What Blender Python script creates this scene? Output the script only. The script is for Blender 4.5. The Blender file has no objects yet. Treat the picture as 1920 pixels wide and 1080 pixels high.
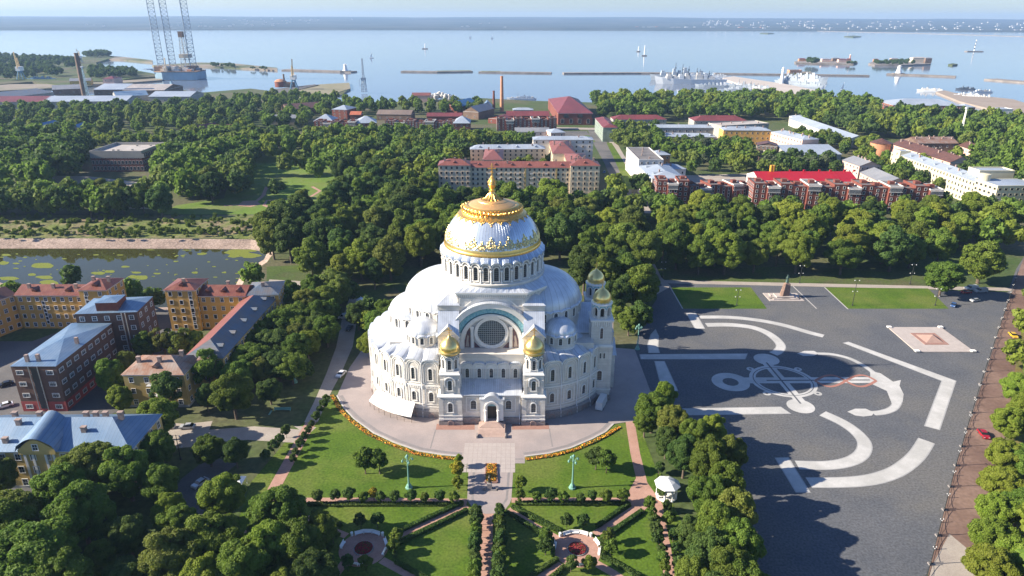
import bpy, bmesh, math, random
from mathutils import Vector, Matrix
from mathutils.geometry import tessellate_polygon
from math import sin, cos, pi, radians, sqrt, atan2

# ---------------------------------------------------------------- camera, light, exposure
SC = bpy.context.scene
CAMH, PITCH, ROLL, FPX = 113.0, radians(21.57), radians(0.2), 1280.0
cam = bpy.data.cameras.new('camera'); cam.lens = 24.0; cam.sensor_width = 36.0
cam.clip_start = 1.0; cam.clip_end = 80000.0
camo = bpy.data.objects.new('camera', cam); SC.collection.objects.link(camo)
camo.matrix_world = Matrix.Translation((0, 0, CAMH)) @ Matrix.Rotation(pi/2 - PITCH, 4, 'X') @ Matrix.Rotation(ROLL, 4, 'Z')
SC.camera = camo

SUN_EL, SUN_DIR = radians(27.2), (1.0, 0.085)       # direction in which the light travels on the ground
W = bpy.data.worlds.new('World'); SC.world = W; W.use_nodes = True
wn = W.node_tree; wn.nodes.clear()
sky = wn.nodes.new('ShaderNodeTexSky'); sky.sky_type = 'NISHITA'; sky.sun_disc = False
sky.sun_elevation = SUN_EL; sky.sun_rotation = radians(-85)
sky.air_density = 1.0; sky.dust_density = 0.4; sky.ozone_density = 2.5; sky.altitude = 0
bg = wn.nodes.new('ShaderNodeBackground'); bg.inputs[1].default_value = 0.062
wo = wn.nodes.new('ShaderNodeOutputWorld')
tint = wn.nodes.new('ShaderNodeMix'); tint.data_type = 'RGBA'; tint.blend_type = 'MULTIPLY'; tint.inputs[0].default_value = 1.0; tint.inputs[7].default_value = (0.80, 0.92, 1.18, 1)
wn.links.new(sky.outputs[0], tint.inputs[6]); wn.links.new(tint.outputs[2], bg.inputs[0]); wn.links.new(bg.outputs[0], wo.inputs[0])
sl = bpy.data.lights.new('sun', 'SUN'); sl.energy = 5.0; sl.angle = radians(0.5); sl.color = (1.0, 0.895, 0.73)
so = bpy.data.objects.new('sun', sl); SC.collection.objects.link(so)
_n = math.hypot(*SUN_DIR)
so.rotation_euler = Vector((SUN_DIR[0]/_n*cos(SUN_EL), SUN_DIR[1]/_n*cos(SUN_EL), -sin(SUN_EL))).to_track_quat('-Z', 'Y').to_euler()
so.location = (-200, 100, 300)
SC.view_settings.view_transform = 'Standard'; SC.view_settings.look = 'None'
SC.view_settings.exposure = 1.36; SC.view_settings.gamma = 1.0
SC.render.engine = 'CYCLES'
SC.cycles.max_bounces = 5; SC.cycles.diffuse_bounces = 2; SC.cycles.glossy_bounces = 3
SC.cycles.transmission_bounces = 3; SC.cycles.volume_bounces = 0; SC.cycles.transparent_max_bounces = 4
SC.cycles.use_denoising = True

# ---------------------------------------------------------------- surveying: photo pixel (1920 wide) -> point on a level plane
def ray(u, v):
    x = (u-960)/FPX; y = -(v-540)/FPX
    c, s = cos(ROLL), sin(ROLL); xr = c*x - s*y; yr = s*x + c*y
    cp, sp = cos(PITCH), sin(PITCH)
    return Vector((xr, cp + sp*yr, -sp + cp*yr))
def G(u, v, z=0.0):
    r = ray(u, v); t = (z-CAMH)/r.z
    return Vector((r.x*t, r.y*t, z))
def GX(pts, z=0.0): return [(G(u, v, z).x, G(u, v, z).y) for u, v in pts]

# ---------------------------------------------------------------- objects
COL = SC.collection
def props(o, label=None, cat=None, group=None, kind=None):
    if label: o['label'] = label
    if cat: o['category'] = cat
    if group: o['group'] = group
    if kind: o['kind'] = kind
    return o
def empty(name, label, cat, loc=(0, 0, 0), rz=0.0, group=None):
    o = bpy.data.objects.new(name, None); COL.objects.link(o)
    o.empty_display_size = 0.5
    o.location = loc; o.rotation_euler = (0, 0, rz)
    return props(o, label, cat, group)
def inst(name, me, parent=None, loc=(0, 0, 0), rz=0.0, sc=None):
    o = bpy.data.objects.new(name, me); COL.objects.link(o)
    o.location = loc; o.rotation_euler = (0, 0, rz)
    if sc is not None: o.scale = sc if hasattr(sc, '__len__') else (sc, sc, sc)
    if parent: o.parent = parent
    return o
def kids(o, pool=None):
    return [c for c in bpy.data.objects if c.parent == o]
TREE_OF = {}
def copy_tree(o, parent=None, loc=None, rz=None, sc=None, label=None, group=None):
    c = o.copy(); COL.objects.link(c); c.parent = parent
    if loc is not None: c.location = loc
    if rz is not None: c.rotation_euler = (0, 0, rz)
    if sc is not None: c.scale = sc if hasattr(sc, '__len__') else (sc, sc, sc)
    if label: c['label'] = label
    if group: c['group'] = group
    if o not in TREE_OF: TREE_OF[o] = list(o.children)
    for ch in TREE_OF[o]: copy_tree(ch, c)
    return c

class MB:
    def __init__(s): s.v = []; s.f = []; s.M = None
    def at(s, x=0, y=0, z=0, rz=0.0, M=None):
        s.M = M if M is not None else (Matrix.Translation((x, y, z)) @ Matrix.Rotation(rz, 4, 'Z')); return s
    def add(s, vs, fs):
        b = len(s.v)
        if s.M is not None: vs = [tuple(s.M @ Vector(p)) for p in vs]
        s.v += [tuple(p) for p in vs]; s.f += [tuple(i+b for i in f) for f in fs]; return s
    def box(s, x0, y0, z0, x1, y1, z1):
        if x0 > x1: x0, x1 = x1, x0
        if y0 > y1: y0, y1 = y1, y0
        if z0 > z1: z0, z1 = z1, z0
        return s.add([(x0,y0,z0),(x1,y0,z0),(x1,y1,z0),(x0,y1,z0),(x0,y0,z1),(x1,y0,z1),(x1,y1,z1),(x0,y1,z1)],
                     [(0,3,2,1),(4,5,6,7),(0,1,5,4),(1,2,6,5),(2,3,7,6),(3,0,4,7)])
    def cbox(s, cx, cy, z0, sx, sy, h): return s.box(cx-sx/2, cy-sy/2, z0, cx+sx/2, cy+sy/2, z0+h)
    def prism(s, poly, z0, z1, top=True, bot=True):
        a = sum(poly[i][0]*poly[(i+1) % len(poly)][1]-poly[(i+1) % len(poly)][0]*poly[i][1] for i in range(len(poly)))
        if a < 0: poly = poly[::-1]
        n = len(poly); vs = [(p[0], p[1], z0) for p in poly]+[(p[0], p[1], z1) for p in poly]
        fs = [(i, (i+1) % n, n+(i+1) % n, n+i) for i in range(n)]
        tr = tessellate_polygon([[Vector((p[0], p[1], 0)) for p in poly]])
        for t in tr:
            p, q, r = [poly[k] for k in t]
            cr = (q[0]-p[0])*(r[1]-p[1])-(q[1]-p[1])*(r[0]-p[0])
            if cr < 0: t = (t[0], t[2], t[1])
            if top: fs.append(tuple(n+k for k in t))
            if bot: fs.append((t[0], t[2], t[1]))
        return s.add(vs, fs)
    def vprism(s, poly, y0, y1):        # outline in x,z extruded along y
        n = len(poly); vs = [(p[0], y0, p[1]) for p in poly]+[(p[0], y1, p[1]) for p in poly]
        fs = [(i, (i+1) % n, n+(i+1) % n, n+i) for i in range(n)]
        for t in tessellate_polygon([[Vector((p[0], p[1], 0)) for p in poly]]):
            fs.append(tuple(t)); fs.append(tuple(n+k for k in reversed(t)))
        return s.add(vs, fs)
    def lathe(s, prof, n=32, cx=0, cy=0, a0=0.0, a1=2*pi, ph=0.0):
        full = abs(a1-a0-2*pi) < 1e-6; m = n if full else n+1
        vs = []
        for i in range(m):
            a = a0+(a1-a0)*i/n+ph
            for r, z in prof: vs.append((cx+r*cos(a), cy+r*sin(a), z))
        k = len(prof); fs = []
        for i in range(n):
            j = (i+1) % m
            for q in range(k-1): fs.append((i*k+q, j*k+q, j*k+q+1, i*k+q+1))
        return s.add(vs, fs)
    def cyl(s, cx, cy, z0, z1, r0, r1=None, n=12):
        r1 = r0 if r1 is None else r1
        return s.lathe([(0.001, z0), (r0, z0), (r1, z1), (0.001, z1)], n, cx, cy)
    def tube(s, pts, r, n=6, closed=False, cap=True):
        P = [Vector(p) for p in pts]; m = len(P); vs = []; fs = []
        up0 = Vector((0, 0, 1))
        for i, p in enumerate(P):
            a = P[(i-1) % m] if (i > 0 or closed) else p; b = P[(i+1) % m] if (i < m-1 or closed) else p
            d = (b-a)
            if d.length < 1e-9: d = Vector((0, 0, 1))
            d.normalize(); u = d.cross(up0)
            if u.length < 0.05: u = d.cross(Vector((0, 1, 0)))
            u.normalize(); w = d.cross(u); rr = r[i] if hasattr(r, '__len__') else r
            for k in range(n):
                t = 2*pi*k/n; vs.append(tuple(p+u*rr*cos(t)+w*rr*sin(t)))
        for i in range(m if closed else m-1):
            j = (i+1) % m
            for k in range(n):
                l = (k+1) % n; fs.append((i*n+k, i*n+l, j*n+l, j*n+k))
        if cap and not closed:
            fs.append(tuple(range(n))); fs.append(tuple((m-1)*n+k for k in reversed(range(n))))
        return s.add(vs, fs)
    def grid(s, P):                     # P[i][j] points
        a = len(P); b = len(P[0]); vs = [p for row in P for p in row]
        return s.add(vs, [(i*b+j, (i+1)*b+j, (i+1)*b+j+1, i*b+j+1) for i in range(a-1) for j in range(b-1)])
    def ball(s, cx, cy, cz, rx, ry=None, rz=None, n=10):
        ry = ry or rx; rz = rz or rx; vs = []; k = n//2+1
        for i in range(n):
            for j in range(k):
                th = pi*j/(k-1)-pi/2; a = 2*pi*i/n
                c = max(cos(th), 0.002)
                vs.append((cx+rx*c*cos(a), cy+ry*c*sin(a), cz+rz*sin(th)))
        return s.add(vs, [(i*k+j, ((i+1) % n)*k+j, ((i+1) % n)*k+j+1, i*k+j+1) for i in range(n) for j in range(k-1)])
    def sheet(s, pts, z, holes=()):
        loops = [[Vector((p[0], p[1], 0)) for p in pts]]+[[Vector((p[0], p[1], 0)) for p in h] for h in holes]
        flat = [p for l in loops for p in l]; fs = []
        for t in tessellate_polygon(loops):
            p, q, r = [flat[k] for k in t]
            if (q-p).cross(r-p).z < 0: t = (t[0], t[2], t[1])
            fs.append(tuple(t))
        return s.add([(p.x, p.y, z) for p in flat], fs)
    def strip(s, pts, w, z, h=0.0):     # band of width w along a polyline
        P = [Vector((p[0], p[1], 0)) for p in pts]; A = []
        for i, p in enumerate(P):
            d = (P[min(i+1, len(P)-1)]-P[max(i-1, 0)]).normalized(); n = Vector((-d.y, d.x, 0))
            ww = w[i] if hasattr(w, '__len__') else w
            A.append((p+n*ww/2, p-n*ww/2))
        if h == 0:
            vs = []
            for a, b in A: vs += [(a.x, a.y, z), (b.x, b.y, z)]
            return s.add(vs, [(2*i, 2*i+1, 2*i+3, 2*i+2) for i in range(len(A)-1)])
        vs = []
        for a, b in A: vs += [(a.x, a.y, z), (b.x, b.y, z), (b.x, b.y, z+h), (a.x, a.y, z+h)]
        fs = []
        for i in range(len(A)-1):
            for k in range(4): fs.append((4*i+k, 4*i+(k+1) % 4, 4*i+4+(k+1) % 4, 4*i+4+k))
        e = 4*(len(A)-1); fs += [(3, 2, 1, 0), (e, e+1, e+2, e+3)]
        return s.add(vs, fs)
    def mesh(s, name, mat, smooth=False, angle=None):
        me = bpy.data.meshes.new(name); me.from_pydata(s.v, [], s.f); me.update()
        if mat: me.materials.append(mat)
        if smooth:
            me.polygons.foreach_set('use_smooth', [True]*len(me.polygons))
            if angle:
                bm = bmesh.new(); bm.from_mesh(me)
                for e in bm.edges:
                    if len(e.link_faces) == 2 and e.calc_face_angle(0) > angle: e.smooth = False
                bm.to_mesh(me); bm.free()
        return me
    def build(s, name, mat, parent=None, smooth=False, loc=(0, 0, 0), angle=radians(35), fix=True):
        me = s.mesh(name, mat)
        if fix:
            bm = bmesh.new(); bm.from_mesh(me)
            bmesh.ops.recalc_face_normals(bm, faces=bm.faces[:])
            if smooth:
                for f in bm.faces: f.smooth = True
                for e in bm.edges:
                    if len(e.link_faces) == 2 and e.calc_face_angle(0) > angle: e.smooth = False
            bm.to_mesh(me); bm.free()
        return inst(name, me, parent, loc)

def structure(mb, name, mat, **k):
    o = mb.build(name, mat, fix=False, **k); o['kind'] = 'structure'; return o

# ---------------------------------------------------------------- materials
MC = {}
def mat(name, col, rough=0.8, metal=0.0, noise=0.0, nscale=1.0, col2=None, bump=0.0, bscale=None, spec=None, coords='Object', emis=None, obrand=0.0, detail=4.0):
    if name in MC: return MC[name]
    m = bpy.data.materials.new(name); m.use_nodes = True; t = m.node_tree; b = t.nodes['Principled BSDF']
    b.inputs['Roughness'].default_value = rough; b.inputs['Metallic'].default_value = metal
    if spec is not None: b.inputs['Specular IOR Level'].default_value = spec
    c = (*col, 1); b.inputs['Base Color'].default_value = c
    out = None
    if noise or col2 or bump:
        tc = t.nodes.new('ShaderNodeTexCoord'); nz = t.nodes.new('ShaderNodeTexNoise'); nz.inputs['Scale'].default_value = nscale; nz.inputs['Detail'].default_value = detail
        nz.inputs['Roughness'].default_value = 0.65
        t.links.new(tc.outputs[coords], nz.inputs['Vector'])
        c2 = col2 if col2 else tuple(x*(1-noise) for x in col); c1 = col if col2 else tuple(min(1, x*(1+noise)) for x in col)
        r = t.nodes.new('ShaderNodeValToRGB'); r.color_ramp.elements[0].position = 0.35; r.color_ramp.elements[1].position = 0.65
        r.color_ramp.elements[0].color = (*c2, 1); r.color_ramp.elements[1].color = (*c1, 1)
        t.links.new(nz.outputs[0], r.inputs[0]); out = r.outputs[0]
        if bump:
            n2 = t.nodes.new('ShaderNodeTexNoise'); n2.inputs['Scale'].default_value = bscale or nscale*4; n2.inputs['Detail'].default_value = 3
            t.links.new(tc.outputs[coords], n2.inputs['Vector'])
            bp = t.nodes.new('ShaderNodeBump'); bp.inputs['Strength'].default_value = bump; bp.inputs['Distance'].default_value = 0.2
            t.links.new(n2.outputs[0], bp.inputs['Height']); t.links.new(bp.outputs[0], b.inputs['Normal'])
    if obrand:
        oi = t.nodes.new('ShaderNodeObjectInfo'); hs = t.nodes.new('ShaderNodeHueSaturation')
        mr = t.nodes.new('ShaderNodeMapRange'); mr.inputs[3].default_value = 1-obrand; mr.inputs[4].default_value = 1+obrand
        t.links.new(oi.outputs['Random'], mr.inputs[0]); t.links.new(mr.outputs[0], hs.inputs['Value'])
        if out: t.links.new(out, hs.inputs['Color'])
        else: hs.inputs['Color'].default_value = c
        out = hs.outputs[0]
    if out: t.links.new(out, b.inputs['Base Color'])
    MC[name] = m; return m

def math_node(t, op, a, b=None, c=None):
    n = t.nodes.new('ShaderNodeMath'); n.operation = op
    for i, x in enumerate((a, b, c)):
        if x is None: continue
        if isinstance(x, (int, float)): n.inputs[i].default_value = x
        else: t.links.new(x, n.inputs[i])
    return n.outputs[0]

def mat_seam(name, col, step=0.6, axis='x', rough=0.35, metal=0.3, seam=0.75, n=None, noise=0.1, nscale=0.35, width=0.12, col2=None, bump=0.25):
    """standing-seam sheet metal: fine raised joints along one object axis, or radial joints when n is given"""
    if name in MC: return MC[name]
    m = mat(name, col, rough, metal, noise=noise, nscale=nscale, col2=col2); t = m.node_tree; b = t.nodes['Principled BSDF']
    tc = t.nodes.new('ShaderNodeTexCoord'); sx = t.nodes.new('ShaderNodeSeparateXYZ'); t.links.new(tc.outputs['Object'], sx.inputs[0])
    if n:
        a = math_node(t, 'ARCTAN2', sx.outputs[1], sx.outputs[0]); q = math_node(t, 'MULTIPLY', a, n/(2*pi))
    elif axis == 'x': q = math_node(t, 'DIVIDE', sx.outputs[0], step)
    elif axis == 'y': q = math_node(t, 'DIVIDE', sx.outputs[1], step)
    elif axis == 'z': q = math_node(t, 'DIVIDE', sx.outputs[2], step)
    fr = math_node(t, 'FRACT', q); ln = math_node(t, 'LESS_THAN', fr, width)
    fl = math_node(t, 'FLOOR', q)
    wn_ = t.nodes.new('ShaderNodeTexWhiteNoise'); wn_.noise_dimensions = '1D'; t.links.new(fl, wn_.inputs['W'])
    pv = t.nodes.new('ShaderNodeMapRange'); pv.inputs[3].default_value = 0.93; pv.inputs[4].default_value = 1.04
    t.links.new(wn_.outputs[0], pv.inputs[0])
    src = b.inputs['Base Color'].links[0].from_socket
    f1 = math_node(t, 'MULTIPLY_ADD', ln, seam-1.0, 1.0); f2 = math_node(t, 'MULTIPLY', f1, pv.outputs[0])
    mx = t.nodes.new('ShaderNodeVectorMath'); mx.operation = 'SCALE'; t.links.new(src, mx.inputs[0]); t.links.new(f2, mx.inputs['Scale'])
    t.links.new(mx.outputs[0], b.inputs['Base Color'])
    bp = t.nodes.new('ShaderNodeBump'); bp.inputs['Strength'].default_value = bump; bp.inputs['Distance'].default_value = 0.08
    t.links.new(ln, bp.inputs['Height']); t.links.new(bp.outputs[0], b.inputs['Normal'])
    return m

def mat_glass(name, col=(0.02, 0.025, 0.03), sx_=0.5, sz_=0.5, bar=(0.5, 0.5, 0.48), w=0.14, rough=0.12):
    if name in MC: return MC[name]
    m = bpy.data.materials.new(name); m.use_nodes = True; t = m.node_tree; b = t.nodes['Principled BSDF']
    tc = t.nodes.new('ShaderNodeTexCoord'); s = t.nodes.new('ShaderNodeSeparateXYZ'); t.links.new(tc.outputs['Object'], s.inputs[0])
    fx = math_node(t, 'FRACT', math_node(t, 'ADD', math_node(t, 'DIVIDE', s.outputs[0], sx_), 100.0+w/2))
    fz = math_node(t, 'FRACT', math_node(t, 'ADD', math_node(t, 'DIVIDE', s.outputs[2], sz_), 100.0+w/2))
    k = math_node(t, 'MAXIMUM', math_node(t, 'LESS_THAN', fx, w), math_node(t, 'LESS_THAN', fz, w))
    mx = t.nodes.new('ShaderNodeMix'); mx.data_type = 'RGBA'; mx.inputs[6].default_value = (*col, 1); mx.inputs[7].default_value = (*bar, 1)
    t.links.new(k, mx.inputs[0]); t.links.new(mx.outputs[2], b.inputs['Base Color'])
    r = math_node(t, 'MULTIPLY_ADD', k, 0.6, rough); t.links.new(r, b.inputs['Roughness'])
    MC[name] = m; return m

def mat_ground(name, col, col2, scale, col3=None, scale3=0.02, rough=0.95, bump=0.0, bscale=2.0, fine=0.0, fscale=3.0, rough_noise=False):
    """world-space ground with two scales of mottling"""
    if name in MC: return MC[name]
    m = mat(name, col, rough, 0, col2=col2, nscale=scale, bump=bump, bscale=bscale, spec=0.2, detail=6.0); t = m.node_tree; b = t.nodes['Principled BSDF']
    src = b.inputs['Base Color'].links[0].from_socket; tc = [x for x in t.nodes if x.type == 'TEX_COORD'][0]
    if col3:
        nz = t.nodes.new('ShaderNodeTexNoise'); nz.inputs['Scale'].default_value = scale3; nz.inputs['Detail'].default_value = 5; nz.inputs['Roughness'].default_value = 0.6
        t.links.new(tc.outputs['Object'], nz.inputs['Vector'])
        r = t.nodes.new('ShaderNodeMapRange'); r.inputs[1].default_value = 0.45; r.inputs[2].default_value = 0.62; t.links.new(nz.outputs[0], r.inputs[0])
        mx = t.nodes.new('ShaderNodeMix'); mx.data_type = 'RGBA'; mx.inputs[7].default_value = (*col3, 1)
        t.links.new(r.outputs[0], mx.inputs[0]); t.links.new(src, mx.inputs[6]); src = mx.outputs[2]
    if fine:
        nz = t.nodes.new('ShaderNodeTexNoise'); nz.inputs['Scale'].default_value = fscale; nz.inputs['Detail'].default_value = 2
        t.links.new(tc.outputs['Object'], nz.inputs['Vector'])
        r = t.nodes.new('ShaderNodeMapRange'); r.inputs[1].default_value = 0.3; r.inputs[2].default_value = 0.7; r.inputs[3].default_value = 1-fine; r.inputs[4].default_value = 1+fine; t.links.new(nz.outputs[0], r.inputs[0])
        v = t.nodes.new('ShaderNodeVectorMath'); v.operation = 'SCALE'; t.links.new(src, v.inputs[0]); t.links.new(r.outputs[0], v.inputs['Scale']); src = v.outputs[0]
    t.links.new(src, b.inputs['Base Color']); return m
# ================================================================ GROUND
RND = random.Random(7)
m_land = mat_ground('land_green', (0.050, 0.085, 0.022), (0.075, 0.095, 0.035), 0.03, (0.11, 0.10, 0.06), 0.012, fine=0.25, fscale=0.6)
m_lawn = mat_ground('lawn_grass', (0.054, 0.105, 0.009), (0.082, 0.138, 0.013), 0.12, (0.108, 0.140, 0.026), 0.05, fine=0.28, fscale=1.6, bump=0.15, bscale=3)
m_gravel = mat_ground('pink_gravel', (0.34, 0.20, 0.155), (0.41, 0.25, 0.20), 0.4, fine=0.12, fscale=4)
m_plaza = mat_ground('plaza_slabs', (0.31, 0.262, 0.250), (0.36, 0.305, 0.29), 0.15, (0.28, 0.245, 0.24), 0.05, fine=0.06, fscale=3)
m_plazadark = mat_ground('plaza_dark_band', (0.20, 0.185, 0.185), (0.24, 0.22, 0.22), 0.5)
m_redgranite = mat_ground('red_granite', (0.27, 0.155, 0.125), (0.32, 0.185, 0.15), 0.9, fine=0.1)
m_cobble = mat_ground('dark_cobbles', (0.085, 0.091, 0.104), (0.108, 0.112, 0.122), 0.08, (0.124, 0.122, 0.120), 0.03, fine=0.26, fscale=1.8)
m_mark = mat_ground('light_paving', (0.42, 0.415, 0.40), (0.50, 0.49, 0.475), 0.3, (0.38, 0.375, 0.36), 0.1, fine=0.06, fscale=3)
m_markedge = mat_ground('grey_paving_border', (0.30, 0.30, 0.30), (0.34, 0.34, 0.34), 0.5)
m_markred = mat_ground('red_paving', (0.36, 0.16, 0.12), (0.30, 0.15, 0.12), 0.5)
m_road = mat_ground('brown_road', (0.135, 0.085, 0.068), (0.165, 0.105, 0.085), 0.1, (0.21, 0.14, 0.11), 0.04, fine=0.15, fscale=1)
m_asph = mat_ground('asphalt', (0.085, 0.085, 0.09), (0.115, 0.112, 0.112), 0.1, (0.15, 0.14, 0.135), 0.03, fine=0.12, fscale=2)
m_conc = mat_ground('concrete_ground', (0.30, 0.26, 0.23), (0.36, 0.32, 0.28), 0.2, fine=0.1)
m_earth = mat_ground('park_floor', (0.045, 0.075, 0.018), (0.075, 0.11, 0.025), 0.06, (0.10, 0.09, 0.05), 0.03, fine=0.25, fscale=1)
m_curb = mat('curb_stone', (0.40, 0.38, 0.36), 0.85, noise=0.1, nscale=1)

# --- coast and pond outlines (photo pixels measured on the ground plane)
COAST = [(-700, 196), (0, 192), (60, 181), (150, 181), (235, 170), (262, 166), (330, 166), (372, 174), (470, 166), (520, 172),
         (566, 166), (600, 162), (655, 158), (657, 165), (640, 178), (560, 182), (640, 190), (700, 192), (760, 190), (830, 186), (905, 184), (1000, 189), (1110, 192),
         (1130, 190), (1180, 184), (1300, 182), (1480, 181), (1600, 184), (1645, 196), (1665, 200), (1820, 202), (1835, 208), (1920, 210), (2600, 216)]
coast = GX(COAST)
POND = [(-260, 466), (0, 466.5), (200, 466.5), (380, 467), (470, 468), (500, 474), (494, 486), (470, 500), (452, 512), (438, 540), (420, 566),
        (330, 574), (200, 576), (-260, 578)]
pond = GX(POND, -3)
SLOPETOP = [(-260, 446), (0, 447), (200, 447), (380, 448), (470, 449), (505, 456), (512, 476), (500, 492), (478, 506), (462, 520), (446, 548), (428, 584),
            (330, 592), (200, 594), (-260, 596)]
pond_top = GX(SLOPETOP)
g = MB(); far_y = [(-4200, coast[0][1]), (-4200, 40), (-700, -60), (700, -60), (4200, 40), (4200, coast[-1][1])]
g.sheet(coast + [(4200, coast[-1][1]), (4200, 40), (700, -60), (-700, -60), (-4200, 40), (-4200, coast[0][1])], 0, [pond_top])
structure(g, 'ground', m_land)
q = MB()                                    # stone quay wall along the shore
for i in range(len(coast)-1):
    a, b = coast[i], coast[i+1]; q.add([(a[0], a[1], 0.0), (b[0], b[1], 0.0), (b[0], b[1], -4), (a[0], a[1], -4)], [(0, 1, 2, 3)])
structure(q, 'shore', mat('quay_stone', (0.28, 0.25, 0.22), 0.9, noise=0.25, nscale=0.2))

# --- sea
def mat_water(name, deep, rough, scale, strength, refl=1.0):
    m = bpy.data.materials.new(name); m.use_nodes = True; t = m.node_tree; b = t.nodes['Principled BSDF']
    b.inputs['Base Color'].default_value = (*deep, 1); b.inputs['Roughness'].default_value = rough; b.inputs['IOR'].default_value = 1.33
    b.inputs['Specular IOR Level'].default_value = 0.5*refl
    tc = t.nodes.new('ShaderNodeTexCoord'); nz = t.nodes.new('ShaderNodeTexNoise'); nz.inputs['Scale'].default_value = scale; nz.inputs['Detail'].default_value = 3
    t.links.new(tc.outputs['Object'], nz.inputs['Vector']); bp = t.nodes.new('ShaderNodeBump'); bp.inputs['Strength'].default_value = strength; bp.inputs['Distance'].default_value = 0.1
    t.links.new(nz.outputs[0], bp.inputs['Height']); t.links.new(bp.outputs[0], b.inputs['Normal'])
    return m
m_sea = mat_water('sea_water', (0.15, 0.18, 0.235), 0.08, 0.02, 0.15)
s = MB(); s.sheet([(-24000, 520), (24000, 520), (24000, 16000), (-24000, 16000)], -2.2); structure(s, 'sea', m_sea)
m_pond = mat_water('pond_water', (0.040, 0.040, 0.012), 0.03, 0.3, 0.04, 0.7)
s = MB(); s.sheet([(p[0], p[1]) for p in GX([(-300, 460), (530, 462), (530, 600), (-300, 600)], -3)], -3); structure(s, 'pond_water', m_pond)
m_stone = mat_ground('stony_bank', (0.33, 0.25, 0.205), (0.22, 0.165, 0.135), 0.9, (0.38, 0.29, 0.24), 0.08, fine=0.35, fscale=1.2, bump=0.5, bscale=1.5)
b = MB()
for i in range(len(pond)):
    j = (i+1) % len(pond); a0, a1, c0, c1 = pond[i], pond[j], pond_top[i], pond_top[j]
    b.add([(a0[0], a0[1], -3.2), (a1[0], a1[1], -3.2), (c1[0], c1[1], 0), (c0[0], c0[1], 0)], [(0, 1, 2, 3)])
structure(b, 'pond_bank', m_stone)
# rough overgrown strip above the stones
m_rough = mat_ground('rough_grass', (0.085, 0.125, 0.025), (0.15, 0.165, 0.045), 0.08, (0.21, 0.165, 0.10), 0.05, fine=0.3, fscale=0.8, bump=0.4, bscale=0.7)
rows = []
for k in range(9):
    t_ = k/8; row = []
    for i in range(61):
        u = -260+i*(770/60); v0, v1 = 446+3*max(0, (u-380)/130), 404
        p = G(u, v0+(v1-v0)*t_); row.append((p.x, p.y, 0.03+(0 if k in (0, 8) else (0.7*sin(t_*pi)+0.8*math.exp(-((t_-.55)/.12)**2)+RND.uniform(-.25, .35)))))
    rows.append(row)
o = MB().grid([list(r) for r in rows]).build('terrain', m_rough, smooth=True, fix=False); o['kind'] = 'structure'

def sheet(name, px, z, m, holes=()):
    s = MB(); s.sheet(GX(px), z, [GX(h) for h in holes]); return structure(s, name, m)

# park floor right of the pond, wood floor
sheet('park_lawn', [(300, 402), (330, 385), (420, 372), (440, 300), (520, 280), (600, 300), (640, 330), (630, 400), (560, 402)], 0.02, mat_ground('park_lawn_grass', (0.095, 0.16, 0.022), (0.13, 0.20, 0.03), 0.05, (0.14, 0.17, 0.05), 0.03, fine=0.2, fscale=0.8))
sheet('park_lawn', [(500, 500), (700, 490), (760, 560), (690, 640), (640, 690), (560, 660), (500, 530)], 0.025, m_earth)
for px, w in (([(520, 395), (495, 385), (500, 376), (560, 372), (584, 368), (600, 358), (585, 350)], 2.2), ([(420, 386), (450, 384), (478, 380), (494, 366), (500, 350)], 2.5),
              ([(500, 385), (540, 385), (590, 384)], 1.5)):
    structure(MB().strip(GX(px), w, 0.05), 'path', m_gravel)
sheet('path', [(445, 386), (470, 388), (490, 383), (478, 376), (455, 377)], 0.055, m_gravel)

# --- the big garden lawn and the ground around the cathedral
sheet('lawn', [(632, 742), (560, 800), (470, 905), (380, 1180), (1300, 1180), (1290, 1000), (1240, 905), (1196, 789), (1150, 797), (1100, 740), (700, 700)], 0.03, m_lawn)
PL_L = [(632, 742), (645, 765), (665, 786), (701, 812), (740, 830), (786, 846), (830, 853), (864, 856)]
PL_R = [(984, 856), (1030, 850), (1070, 840), (1110, 823), (1135, 810), (1150, 795)]
NECK = [(864, 869), (879, 869), (876, 938), (884, 950), (897, 958), (903, 962), (911, 964), (928, 963), (947, 956), (956, 944), (959, 935), (963, 869), (984, 869)]
PLZ = PL_L+NECK+PL_R+[(1192, 789), (1218, 770), (1222, 740), (1190, 655), (1150, 652), (1150, 600), (700, 570), (690, 640), (655, 690)]
sheet('plaza', PLZ, 0.05, m_plaza)
for arc in (PL_L, PL_R):
    P = GX(arc)
    structure(MB().strip(P, 0.5, 0.0, 0.16), 'kerb', m_curb)
    C0 = Vector((-6.1, 195)); Q = []
    for p in P: d = Vector(p)-C0; Q.append(tuple(C0+d*(1-1.3/d.length)))
    structure(MB().strip(Q, 1.0, 0.056), 'plaza_band', m_plazadark)
# dark joints and bands of the plaza
nk = GX(NECK)
structure(MB().strip(GX([(869, 861), (884, 861), (889, 874), (886, 936), (896, 950)]), 0.6, 0.056), 'plaza_band', m_plazadark)
structure(MB().strip(GX([(981, 861), (964, 861), (955, 874), (950, 936), (940, 950)]), 0.6, 0.056), 'plaza_band', m_plazadark)
structure(MB().strip(GX([(817, 806), (807, 841)]), 0.35, 0.056), 'plaza_band', m_plazadark)
structure(MB().strip(GX([(1030, 804), (1036, 838)]), 0.35, 0.056), 'plaza_band', m_plazadark)
# slab field with pale joints in front of the stairs
m_slab = mat('pale_slabs', (0.37, 0.325, 0.305), 0.9, noise=0.06, nscale=0.6)
s = MB()
for i in range(11):
    for j in range(8):
        x, y = -6.1-7.2+i*1.31, 165.1-j*1.7
        s.sheet([(x, y-1.6), (x+1.2, y-1.6), (x+1.2, y), (x, y)], 0.057)
structure(s, 'plaza_slabs', m_slab)
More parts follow.
